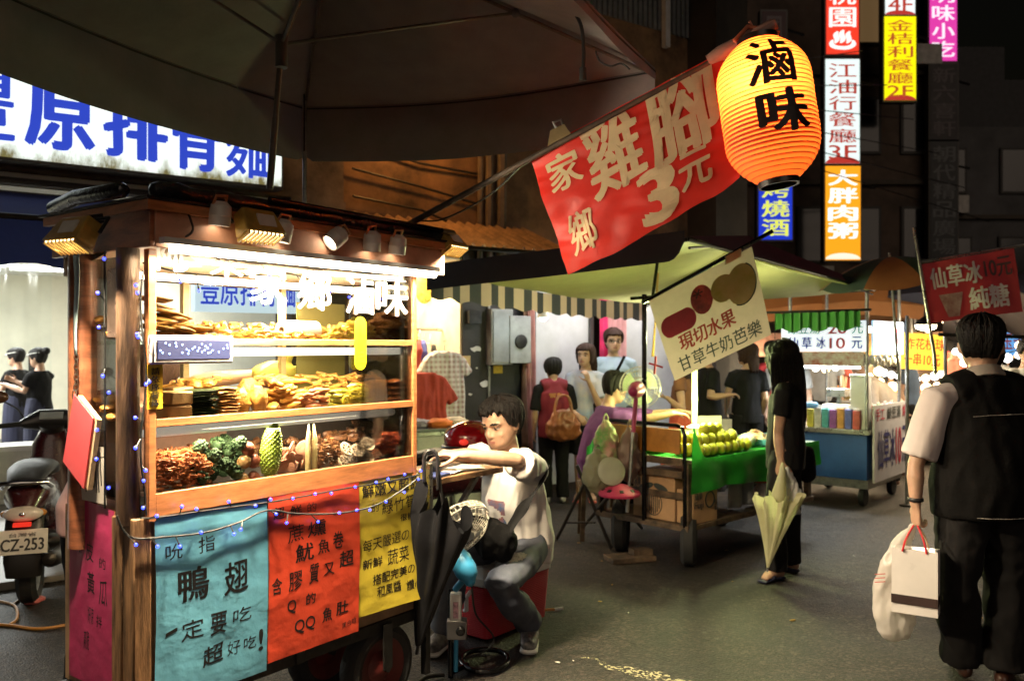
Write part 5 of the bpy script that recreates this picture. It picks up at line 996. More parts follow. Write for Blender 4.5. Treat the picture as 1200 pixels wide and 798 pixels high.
# top shelf: stack of fried tofu sheets falling to the right
o = one(slab(.10, .075, .018), 'fried_tofu_sheet', 'golden fried tofu sheet in the tall stack on the top shelf', 'food', fm('tofu', (.62, .36, .10), (.38, .18, .04)), (0, 0, 0), group='fried tofu sheets stacked on the top shelf')
sp_ = []
for layer in range(9):
    for k in range(max(1, 3 - layer // 3)):
        px = 190 + k * 22 - layer * .6 + FR.uniform(-4, 4); sp_.append((fp(px, .09 + FR.uniform(-.03, .04), Z1 + .010 + layer * .0155 + FR.uniform(-.003, .003)), (FR.uniform(-.14, .14), FR.uniform(-.12, .12) + .10 * (k > 0), FR.uniform(-.5, .5)), FR.uniform(.85, 1.05)))
pile(o, sp_)
def strips(n, px0, px1, s0, s1, z, hmax, r, L, wig=.5, seed=0, env=lambda u: 1 - abs(2 * u - 1) ** 2.5, curl=0, k=5):
    g = MB(); rr = random.Random(seed)
    for i in range(n):
        u = rr.random(); px = px0 + (px1 - px0) * u; s_ = rr.uniform(s0, s1); h = hmax * env(u) * rr.random() ** .7; p = V((ct(px, s_), s_, z + h + r)); a = rr.uniform(0, 6.28); el = rr.uniform(-.4, .5) * wig; d = V((math.cos(a) * math.cos(el), math.sin(a) * math.cos(el) * .7, math.sin(el))); pts = [p - d * L / 2]
        side = V((-d.y, d.x, rr.uniform(-.5, .5)))
        for j in range(1, k): t = j / (k - 1); pts.append(p - d * L / 2 + d * L * t + side * (math.sin(t * 3.14 * (1 + curl)) * L * .28 * (1 if rr.random() > .3 else -1) * (.4 + curl)))
        for q in pts: q.z = max(q.z, z + r)
        g.tube(pts, r * rr.uniform(.8, 1.2), 5)
    return g
def heap(name, label, m, *a, **k): return tag(strips(*a, **k).build(name, m, loc=C0, rot=(0, 0, CA), ang=60), label, 'food', kind='stuff')
heap('fried_strips', 'loose golden fried strips scattered along the top shelf', fm('strip', (.66, .36, .07), (.45, .2, .03)), 260, 244, 402, .02, .2, Z1, .035, .0045, .035, seed=1)
heap('fried_dough', 'low brown heap of fried dough pieces along the back of the top shelf', golden, 120, 215, 440, .2, .36, Z1, .075, .009, .05, seed=21, env=lambda u: .8, curl=.3)
heap('yellow_strips', 'pile of pale yellow tofu skin strips left of the brown intestine pile', fm('ystrip', (.72, .5, .09), (.55, .34, .04)), 150, 385, 446, .04, .16, Z1, .075, .006, .06, seed=2, curl=.5)
heap('braised_intestine', 'tangled brown braised intestine heaped at the far end of the top shelf', fm('gut', (.48, .22, .06), (.26, .10, .03), .25), 120, 434, 482, .04, .18, Z1, .115, .0075, .09, seed=3, curl=1.0, k=8)
pr = thing('paper_roll', 'white roll of plastic bags lying on the top shelf', 'roll', fp(350, .17, Z1 + .043), CA)
g = MB(); M = Matrix.Rotation(R(90), 3, 'Y'); g.lathe([(.017, -.085), (.042, -.085), (.042, .085), (.017, .085), (.017, -.085)], 32, M=M, cap=False); g.build('roll', mat('roll_white', (.75, .70, .66), .45, var=.05), pr); g = MB(); g.lathe([(.0165, -.086), (.0165, .086), (.014, .086), (.014, -.086)], 24, M=M, cap=False); g.build('core', mat('card_core', (.3, .2, .1), .8), pr)
# middle shelf
o = one(slab(.10, .075, .010, 2, .03), 'kelp_slab', 'dark green kelp sheet in the neat stack under the yellow sticker side', 'food', fm('kelp', (.02, .035, .016), (.045, .06, .02), .3, 12), (0, 0, 0), group='kelp sheets stacked on the middle shelf')
pile(o, [(fp(236 + FR.uniform(-1, 1), .07, Z2 + .007 + i * .0094), (FR.uniform(-.03, .03), FR.uniform(-.04, .04), FR.uniform(-.08, .08)), 1) for i in range(10)])
o = one(slab(.075, .075, .012, 4, .05), 'tofu_slice', 'brown dried tofu slice stacked right beside the kelp', 'food', fm('tofuslice', (.56, .29, .08), (.4, .17, .04)), (0, 0, 0), group='dried tofu slices stacked beside the kelp')
pile(o, [(fp(264 + FR.uniform(-2, 2), .065, Z2 + .008 + i * .0108), (FR.uniform(-.05, .05), FR.uniform(-.06, .06), FR.uniform(-.2, .2)), 1) for i in range(9)])
g = MB(); g.box(-.045, .045, -.05, .05, 0, .045); o = one(g, 'fish_cake_block', 'pale tan fish cake block at the near end of the middle shelf', 'food', fm('fishcake', (.60, .38, .17), (.5, .28, .1), .5, 14, .2), fp(202, .085, Z2), group='fish cake blocks at the near end'); d = o.modifiers.new('bevel', 'BEVEL'); d.width = .006; d.segments = 2
cp_(o, fp(203, .085, Z2 + .047), (0, 0, .08)); cp_(o, fp(205, .20, Z2 + .02), (0, 0, .1), (1, 1, 1.8))
def lump(seed, rx, ry, rz, b=.3): g = MB(); g.ell((0, 0, 0), rx, ry, rz, 16, 12, bumpy=b, seed=seed); return g
for i, (px, s_, z, rx, ry, rz, lab) in enumerate(((284, .075, .045, .030, .03, .048, 'rough tan bean curd lump leaning beside the tofu slices'), (302, .07, .05, .036, .034, .052, 'big smooth golden fried ball in the middle shelf'), (292, .15, .075, .045, .04, .05, 'broad golden lump behind the big fried ball'), (228, .19, .105, .030, .03, .022, 'round brown ball on top behind the kelp'), (243, .17, .108, .028, .025, .018, 'flat brown ball next to the round one behind the kelp'))):
    one(lump(i, rx, ry, rz), 'fried_bean_curd', lab, 'food', golden, fp(px, s_, Z2 + z), (0, .1, FR.uniform(0, 3)))
heap('tofu_sticks', 'long brown tofu sticks piled along the back of the middle shelf', golden, 130, 196, 470, .16, .34, Z2, .12, .007, .10, seed=5, env=lambda u: 1)
o = one(slab(.062, .03, .026, 6, .28), 'chicken_wing', 'golden braised chicken wing in the heap on the middle shelf', 'food', fm('wing', (.64, .33, .06), (.42, .17, .03), .3, 20, .5), (0, 0, 0), group='chicken wings heaped on the middle shelf')
pile(o, [(fp(316 + FR.uniform(0, 34), .06 + FR.uniform(0, .12), Z2 + .014 + (i // 8) * .023 + FR.uniform(0, .008)), (FR.uniform(-.4, .4), FR.uniform(-.4, .4), FR.uniform(0, 6)), FR.uniform(.8, 1.2)) for i in range(40)])
o = one(slab(.036, .018, .017, 7, .1), 'small_sausage', 'small reddish braised sausage piled right of the chicken wings', 'food', fm('sausage', (.52, .21, .08), (.4, .12, .05), .25, 20, .2), (0, 0, 0), group='small sausages on the middle shelf')
pile(o, [(fp(353 + FR.uniform(0, 30), .045 + FR.uniform(0, .10), Z2 + .010 + (i // 11) * .015), (FR.uniform(-.2, .2), FR.uniform(-.2, .2), FR.uniform(-.5, .5)), FR.uniform(.9, 1.2)) for i in range(48)])
o = one(slab(.03, .02, .018, 8, .1), 'pickled_cucumber', 'yellow green pickled cucumber chunk beside the sausages', 'food', fm('cuke', (.42, .38, .04), (.24, .26, .03), .25, 25, .2), (0, 0, 0), group='pickled cucumber chunks')
pile(o, [(fp(386 + FR.uniform(0, 18), .045 + FR.uniform(0, .10), Z2 + .010 + (i // 7) * .017), (FR.uniform(-.2, .2), FR.uniform(-.2, .2), FR.uniform(-.5, .5)), FR.uniform(.9, 1.2)) for i in range(28)])
o = one(MB().tube([(.018 * math.cos(a), 0, .018 * math.sin(a)) for a in [i * math.pi / 10 for i in range(20)]], .0055, 8, closed=True), 'squash_ring', 'yellow squash ring standing at the shelf edge', 'food', fm('ring', (.75, .58, .04), None, .3), fp(406, .03, Z2 + .024))
heap('yellow_cabbage', 'heap of shredded yellow cabbage in front of the far shelf end', fm('cabbage', (.66, .55, .06), (.5, .4, .05), .3), 150, 404, 434, .04, .2, Z2, .085, .004, .05, seed=7)
o = one(MB().tube([(0, 0, 0), (.002, 0, .05), (0, 0, .10)], .006, 8), 'skewer_strip', 'upright brown skewered tofu strip in the row before the dark blocks', 'food', fm('skew', (.55, .25, .05), (.38, .14, .03)), (0, 0, 0), group='skewered strips standing in a row')
pile(o, [(fp(433 + (i % 6) * 3.6, .05 + (i // 6) * .03, Z2 + .002), (FR.uniform(-.1, .1), FR.uniform(-.1, .1), 0), 1) for i in range(12)])
o = one(slab(.085, .085, .026, 9, .04), 'braised_tofu_block', 'dark brown braised tofu block in the stack at the far shelf end', 'food', fm('darktofu', (.22, .065, .022), (.32, .11, .03), .22, 10, .2), (0, 0, 0), group='dark braised tofu blocks')
pile(o, [(fp(466 + FR.uniform(-1, 1), .075, Z2 + .014 + i * .025), (FR.uniform(-.04, .04), FR.uniform(-.04, .04), FR.uniform(-.1, .1)), 1) for i in range(4)])
for i, (px, z) in enumerate(((372, .085), (414, .095))): one(MB().tube([(-.05, 0, 0), (-.02, .0, .01), (.02, 0, .012), (.06, 0, -.005)], .0028, 6), 'tongs', ('steel tongs lying on the sausages', 'steel tongs lying on the yellow cabbage')[i], 'tongs', steel, fp(px, .06, Z2 + z - .02), (0, .1, .3))
# lower shelf
heap('shredded_pork_skin', 'orange heap of shredded pork skin bagged at the near end of the lower shelf', fm('porkskin', (.58, .19, .06), (.34, .09, .025), .4), 620, 180, 247, .02, .20, Z3, .125, .0042, .028, seed=9, env=lambda u: 1 - max(0, (u - .75)) * 2.0)
for i in range(16):
    px = 236 + (i % 4) * 14 + FR.uniform(-4, 4); z = .02 + (i // 4) * .036 + FR.uniform(0, .01); g = MB(); rr = random.Random(i)
    for k in range(60):
        a, b2 = rr.uniform(0, 6.28), rr.uniform(.1, 1.6); r = .024 + rr.uniform(-.003, .004); g.ell((r * math.cos(a) * math.sin(b2), r * math.sin(a) * math.sin(b2), r * math.cos(b2)), .0058, n=6, m=5)
    g.ell((0, 0, .0), .022, n=10, m=8); o = one(g, 'broccoli_floret', 'dark green broccoli floret in the heap on the lower shelf', 'food', fm('broccoli', (.014, .036, .008), (.03, .065, .014), .8, 40, .5), fp(px, .05 + .05 * ((i * 7) % 3), Z3 + z), (rr.uniform(-.8, .3), rr.uniform(-.5, .5), 0), 'broccoli florets on the lower shelf')
for i, (px, py, cx, lab) in enumerate(((286, 541, 1, 'pale brown potato in the left of the upright row of potatoes'), (291, 526, 0, 'topmost red potato of the little pile'), (297, 540, 0, 'right middle red potato of the little pile'), (284, 562, 1, 'lowest pale potato beside the broccoli'), (297, 560, 0, 'lowest red potato beside the bitter melon'))):
    one(lump(20 + i, .0255, .024, .027, .08), 'potato', lab, 'food', fm('potato%d' % cx, (.48, .27, .10) if cx else (.40, .115, .06), None, .35, 20, .15), V(fp(px, .05, 0)) * 1 + V((0, 0, cz(px, py, .05))), (0, FR.uniform(-.3, .3), FR.uniform(0, 3)))
g = MB(); prof = [(.004, 0), (.024, .012), (.034, .05), (.037, .10), (.031, .15), (.018, .185), (.006, .205)]; g.lathe(prof, 24)
g2 = MB()
for j in range(22):
    z = .006 + j * .009
    for a, b2 in zip(prof, prof[1:]):
        if a[1] <= z <= b2[1]: r = a[0] + (b2[0] - a[0]) * (z - a[1]) / (b2[1] - a[1])
    for k in range(12): an = 2 * math.pi * (k + .5 * (j % 2)) / 12; g2.ell((r * math.cos(an), r * math.sin(an), z), .006, n=6, m=4)
g.v += []; off = len(g.v); g.v += g2.v; g.f += [[q + off for q in f] for f in g2.f]; g.m += g2.m
one(g, 'bitter_melon', 'upright pale green knobbly bitter melon in the lower shelf', 'food', fm('melon', (.50, .62, .09), (.36, .5, .05), .3, 30, .1), fp(315, .055, Z3), (R(3), R(4), 0), ang=80)
o = one(MB().tube([(.022 * math.cos(a), 0, .010 * math.sin(a)) for a in [i * math.pi / 10 for i in range(20)]], .0042, 6, closed=True, ry=.012, side=(0, 1, 0)), 'squid_ring', 'pink edged squid ring in the tumbled pile on the lower shelf', 'food', fm('squid', (.66, .38, .24), (.5, .16, .08), .3, 30, .15), (0, 0, 0), group='squid rings on the lower shelf')
pile(o, [(fp(329 + FR.uniform(0, 28), .04 + FR.uniform(0, .08), Z3 + .014 + (i // 6) * .02), (FR.uniform(-.4, .4), FR.uniform(-.8, .8), FR.uniform(-.6, .6)), FR.uniform(.85, 1.15)) for i in range(26)])
for i, px in enumerate((361, 368.5)): g = MB(); g.tube([(0, 0, 0), (0, 0, .06), (.001, 0, .13), (.004 * (1 - 2 * i), 0, .185)], [.012, .0115, .009, .002], 12); one(g, 'bamboo_shoot', ('tall pointed cream bamboo shoot beside the squid rings', 'tall pointed cream bamboo shoot beside the brown mushrooms')[i], 'food', fm('bamboo', (.76, .62, .30), (.66, .5, .2), .4, 20, .1), fp(px, .04, Z3), ang=80)
heap('braised_mushroom', 'heap of dark brown braised mushroom bits in the lower shelf', fm('mush', (.26, .115, .04), (.13, .05, .018), .3), 230, 372, 401, .03, .16, Z3, .11, .0055, .022, seed=12)
g = MB(); no, holes = 40, 7
def lotus(g):
    R0, th = .031, .004
    g.lathe([(R0, -th), (R0, th), (R0 * .80, th), (R0 * .80, -th), (R0, -th)], 28, cap=False); g.lathe([(R0 * .30, -th), (R0 * .30, th), (R0 * .13, th), (R0 * .13, -th), (R0 * .30, -th)], 18, cap=False)
    for k in range(8): a = 2 * math.pi * k / 8; g.obox((R0 * .55 * math.cos(a), R0 * .55 * math.sin(a), 0), V((math.cos(a), math.sin(a), 0)) * R0 * .27, V((-math.sin(a), math.cos(a), 0)) * R0 * .075, V((0, 0, th * .9)))
    return g
o = one(lotus(g), 'lotus_slice', 'thin white lotus root slice with holes propped in the fan of slices', 'food', fm('lotus', (.72, .58, .40), (.6, .42, .26), .35, 30, .1), (0, 0, 0), group='lotus root slices fanned on the lower shelf')
pile(o, [(V(fp(px, s_, 0)) + V((0, 0, cz(px, py, s_))), (R(58 + FR.uniform(-10, 8)), 0, FR.uniform(-.35, .35)), 1) for px, py, s_ in ((406, 526, .022), (419, 528, .028), (431, 520, .022), (404, 541, .020), (417, 542, .026), (430, 536, .020), (407, 555, .018), (419, 553, .022), (431, 550, .018))])
heap('braised_offal', 'dull brown braised pieces banked along the back of the lower shelf', fm('offal', (.34, .15, .06), (.2, .08, .03)), 150, 250, 470, .2, .34, Z3, .12, .010, .045, seed=22, env=lambda u: .85, curl=.4)
heap('red_braised_meat', 'glossy red heap of braised shredded meat at the far end of the lower shelf', fm('redmeat', (.50, .10, .03), (.32, .045, .018), .22), 210, 438, 474, .03, .18, Z3, .105, .007, .034, seed=14)
o = one(lump(40, .009, .009, .009, .05), 'green_olive', 'small green round fruit at the far corner of the lower shelf', 'food', fm('olive', (.40, .42, .08), None, .3), (0, 0, 0), group='small green fruits at the far corner')
pile(o, [(V(fp(px, .035, 0)) + V((0, 0, cz(px, py, .035))), (0, 0, 0), 1) for px, py in ((470, 524), (478, 532), (474, 541), (476, 548))])
# side bay seen past the post: plates of braised things on the street end shelf
for i, (z, lab) in enumerate(((ZT - .02, 'stack of brown braised wings by the street end glass'), (ZM - .03, 'brown braised lumps low by the street end glass'))):
    g = MB(); rr = random.Random(50 + i)
    for k in range(26): g.ell((rr.uniform(-.03, .03), rr.uniform(-.11, .11), .014 + (k // 9) * .026), .018, .03, .014, 8, 6, Matrix.Rotation(rr.uniform(-.5, .5), 3, 'X'), bumpy=.3, seed=k)
    o = g.build('braised_pile', golden, loc=CW(.05, .24, z + .03), rot=(0, 0, CA)); tag(o, lab, 'food', kind='stuff')

sb = thing('side_table', 'narrow wooden side table hooked to the far end of the food cart', 'table', C0, CA)
MB().box(LEN + .02, LEN + .56, -.02, .34, .925, .953).build('top', mat('worn_board', (.24, .13, .06), .5, var=.5, vs=9, stretch=(1, 5, 1), bump=.15, bs=40), sb, bev=.004)
for x, y in ((LEN + .03, .02), (LEN + .03, .30)): g = MB(); g.bar((x, y, .08), (x, y, .925), .03); g.build('leg', iron, sb)
g = MB(); g.bar((LEN + .06, .02, .60), (LEN + .40, .02, .925), .022); g.build('brace', galv, sb)
g = MB(); g.bar((LEN + .0, -.03, .36), (LEN + .0, -.03, 1.03), .022); g.build('upright', steel, sb)
pp = thing('paper_sheet', 'white sheets of paper spread on the side table under the man\'s arms', 'paper', CW(LEN + .30, .12, .955), CA)
g = MB()
for i in range(3): M = Matrix.Rotation(.15 * i - .1, 3, 'Z'); g.add([M @ V((x, y, .003 * i + .002 + .004 * noise.noise(V((x * 9, y * 9, i))))) for y in (-.10, 0, .11) for x in (-.15, -.05, .05, .16)], [(j * 4 + k, j * 4 + k + 1, j * 4 + k + 5, j * 4 + k + 4) for j in range(2) for k in range(3)])
g.build('sheet', mat('bright_paper', (.74, .70, .64), .6, var=.05), pp)
g = MB(); g.box(-.08, .08, -.045, .045, 0, .012); bk = g.build('booklet', mat('navy_cover', (.03, .045, .14), .4), loc=CW(LEN + .10, .03, .955), rot=(0, 0, CA + .2), bev=.002); tag(bk, 'dark blue booklet lying at the near end of the side table', 'book')
cupt = thing('coin_pouch', 'black rounded pouch held under the seated man\'s hands', 'pouch', CW(LEN + .16, .10, .957), CA)
g = MB(); g.ell((0, 0, .028), .06, .04, .03, 16, 10, bumpy=.2); g.build('body', mat('black_vinyl', (.015, .015, .016), .3, bump=.3), cupt); g = MB(); g.tube([(-.05, 0, .05), (-.03, 0, .085), (.03, 0, .085), (.06, .0, .04)], .003, 6); g.build('cord', cable, cupt)

ub = thing('umbrella', 'folded black umbrella hooked over the side table, tip down', 'umbrella', (0, 0, 0))
h0, h1, tp = P(513, 545, 3.70), P(520, 598, 3.72), P(488, 766, 3.80)
g = MB(); g.tube([tp, h1, h0 + V((0, 0, .0))], .007, 8); g.build('shaft', black_pl, ub)
g = MB(); c = h0 + V((-.03, 0, .02)); g.tube([h0 - V((0, 0, .10)), h0] + [c + V((.03 * math.cos(a), 0, .045 * math.sin(a))) for a in [i * math.pi / 8 for i in range(9)]] + [c + V((-.03, 0, -.05)), c + V((-.028, 0, -.09))], .0085, 8, rnd=True); g.build('handle', mat('black_handle', (.02, .02, .022), .25), ub)
g = MB(); nn = 64
def ubf(u, v):
    a = 2 * math.pi * u; ax = tp.lerp(h1, .06 + .94 * v); w_ = .012 + .115 * v ** .85 * (1 if v < .8 else 1 - (v - .8) * .9); pl_ = 1 + .28 * math.sin(a * 8 + v * 2.0) * v + .16 * noise.noise(V((math.cos(a) * 2, math.sin(a) * 2, v * 3)))
    return ax + V((math.cos(a) * w_ * pl_ * .95, math.sin(a) * w_ * .55 * pl_, (.05 * math.sin(a * 4 + 1) + .03 * math.sin(a * 8) - .06 * math.cos(a)) * v ** 4))
g.grid(ubf, nn * 2, 26); g.build('canopy', mat('black_umbrella_cloth', (.009, .0095, .012), .5, var=.3, bump=.15, bs=50, spec=.3), ub)
g = MB()
for k in range(8): a = k * math.pi / 4; g.tube([h1, h1.lerp(tp, .25) + V((math.cos(a) * .10, math.sin(a) * .06, 0))], .0022, 5)
g.build('ribs', steel, ub)

fn = thing('electric_fan', 'floor fan with white wire cage, blue motor and black ring base beside the red cooler', 'fan', (0, 0, 0))
fy = 4.0; fc = P(538, 622, fy); ax = V((-.50, .55, .55)).normalized(); sx_ = ax.cross(V((0, 1, 0))).normalized(); sy_ = ax.cross(sx_)
def circ(r, h, n=48): return [fc + sx_ * (r * math.cos(a)) + sy_ * (r * math.sin(a)) + ax * h for a in [2 * math.pi * k / n for k in range(n)]]
wirem = mat('cream_wire', (.66, .62, .52), .4); g = MB()
for r, h in ((.165, .0), (.165, .03), (.135, .052), (.10, .064), (.06, .072), (.14, -.03), (.09, -.048)): g.tube(circ(r, h), .0024, 5, closed=True)
for k in range(40):
    a = 2 * math.pi * k / 40; d = sx_ * math.cos(a) + sy_ * math.sin(a); g.tube([fc + ax * .074, fc + d * .09 + ax * .068, fc + d * .14 + ax * .05, fc + d * .165 + ax * .03, fc + d * .165, fc + d * .13 - ax * .035, fc + d * .05 - ax * .055], .0016, 4)
g.build('cage', wirem, fn)
g = MB()
for k in range(3):
    a0 = k * 2.094
    g.grid(lambda u, v: fc + (sx_ * math.cos(a0 + 1.4 * u * (.5 + .5 * v)) + sy_ * math.sin(a0 + 1.4 * u * (.5 + .5 * v))) * (.03 + .11 * v) + ax * (.03 * (u - .5)), 8, 6)
g.build('blades', mat('pale_blade', (.55, .58, .58), .35), fn)
mo = fc - ax * .11 + V((-.035, 0, -.075)); blue_pl = mat('sky_blue_plastic', (.05, .33, .60), .4, var=.08)
g = MB(); g.tube([mo + ax * .07, mo + ax * .03, mo - ax * .02 + V((0, 0, -.01)), mo - ax * .045 + V((0, 0, -.02)), mo - ax * .055 + V((.0, 0, -.03))], [.04, .052, .053, .046, .03], 20, rnd=True); g.build('motor', blue_pl, fn)
ft = P(534, 690, fy); g = MB(); g.tube([mo - ax * .05, ft], .016, 10); g.build('neck', blue_pl, fn)
def fb(px0, px1, y0, y1, d=.06, m=white_pl, nm='control_box', bev=.006, off=0): a, b2 = P(px0, y1, fy + off), P(px1, y0, fy + off); return MB().box(a.x, b2.x, fy + off - d / 2, fy + off + d / 2, a.z, b2.z).build(nm, m, fn, bev=bev)
cbx = fb(527.5, 541, 694, 727, .05); q = P(534.5, 712, fy); MB().box(q.x - .012, q.x + .012, fy - .029, fy - .0255, q.z - .04, q.z + .035).build('button_panel', mat('pink_panel', (.6, .35, .42), .4, var=.4, vs=60), cbx)
cl_ = fb(524, 547, 725, 747, .07, mat('grey_clamp', (.28, .28, .28), .4, metal=.4), 'clamp'); q = P(540, 738, fy - .05); MB().lathe([(.02, -.0), (.022, .02), (.014, .03)], 16, q, Matrix.Rotation(R(90), 3, 'X')).build('knob', black_pl, cl_)
g = MB(); g.tube([P(534.5, 745, fy), P(534, 786, fy)], .011, 12); g.build('lower_pole', blue_pl, fn)
g = MB(); g.tube([P(528, 690, fy + .03), P(528, 797, fy)], .012, 10); g.build('pole', mat('black_metal_pole', (.03, .03, .032), .2, metal=.9), fn)
g = MB(); c = G(568, 4.16, .022); g.tube([c + V((.115 * math.cos(a) * (1 + .1 * math.sin(a)), .15 * math.sin(a), 0)) for a in [2 * math.pi * k / 40 for k in range(40)]], .013, 10, closed=True); g.tube([P(528, 797, fy), G(528, fy, .022), G(548, 4.1, .022)], .012, 8); g.build('ring_base', MATS['black_metal_pole'], fn)
g = MB(); g.tube(smooth_path([mo + V((.03, -.05, -.03)), P(553, 690, 3.98), P(558, 720, 4.05), P(578, 745, 4.15), P(572, 760, 4.12), P(545, 772, 4.05)]), .005, 6); tag(g.build('fan_cord', cable), 'black power cord drooping from the blue fan motor', 'cord')
g = MB(); g.tube(smooth_path([G(486, 3.85, .02), G(500, 3.95, .02), G(520, 4.0, .012)]), .01, 8); tag(g.build('steel_bar', iron), 'dark bar lying on the road beside the fan base', 'bar')

co = thing('cooler_box', 'ribbed red cooler box with a white lid serving as the seated man\'s seat', 'cooler', (-.13, 4.44, 0), math.atan2(.77, .63))
redp = mat('red_cooler_plastic', (.46, .025, .04), .42, var=.12, vs=5)
g = MB(); prof_ = []
def rr_ring(w, d, r, z, ox=0, oy=0, n=5):
    o = []
    for cx_, cy_, a0 in ((w - r, d - r, 0), (r, d - r, 90), (r, r, 180), (w - r, r, 270)):
        for k in range(n): a = R(a0 + 90 * k / (n - 1)); o.append(V((cx_ + r * math.cos(a) + ox, cy_ + r * math.sin(a) + oy, z)))
    return o
def loft(g, rings):
    n = len(rings[0]); vs = [p for r in rings for p in r]; return g.add(vs, [(k * n + i, k * n + (i + 1) % n, (k + 1) * n + (i + 1) % n, (k + 1) * n + i) for k in range(len(rings) - 1) for i in range(n)] + [tuple(range(n))[::-1], tuple((len(rings) - 1) * n + i for i in range(n))])
rg = []
for i in range(27):
    z = .015 + i * .0102; sh = .018 * (1 - z / .29)
    for dz, e in ((0, .0), (.004, .003), (.008, .003)): rg.append(rr_ring(.55 - 2 * sh + 2 * e, .36 - 2 * sh + 2 * e, .03, z + dz, sh - e, sh - e))
loft(g, rg); g.build('tub', redp, co, ang=80)
g = MB(); loft(g, [rr_ring(.57, .38, .035, .292, -.01, -.01), rr_ring(.575, .385, .035, .335, -.0125, -.0125), rr_ring(.56, .37, .035, .345, -.005, -.005), rr_ring(.55, .36, .035, .385, 0, 0), rr_ring(.50, .31, .04, .405, .025, .025)]); g.build('lid', mat('white_cooler_lid', (.70, .71, .70), .4, var=.06), co, bev=.004)
g = MB(); g.tube([(-.02, .1, .26), (-.05, .1, .24), (-.05, .1, .17), (-.04, .12, .165)], .012, 8, rnd=True); g.build('handle', MATS['white_cooler_lid'], co)
lt_ = thing('cigarette_butt', 'white and orange cigarette butt on the road beside the cooler', 'litter', G(650, 5.0, .012), .2); MB().tube([(-.06, 0, 0), (.0, 0, .0)], .008, 8).build('filter', mat('orange_filter', (.5, .2, .06), .7), lt_); MB().tube([(.0, 0, 0), (.05, 0, .004)], .009, 8).build('paper', white_pl, lt_)
g = MB(); g.ell((0, 0, .004), .022, .009, .004, 10, 6, bumpy=.4); tag(g.build('dry_leaf', mat('yellow_leaf', (.42, .25, .05), .7), loc=G(929, 2.59 * 1.0 + .0, .0) if False else P(929, 727, 1550 / 321.0), rot=(0, 0, .3)), 'small dry yellow leaf on the road', 'leaf')

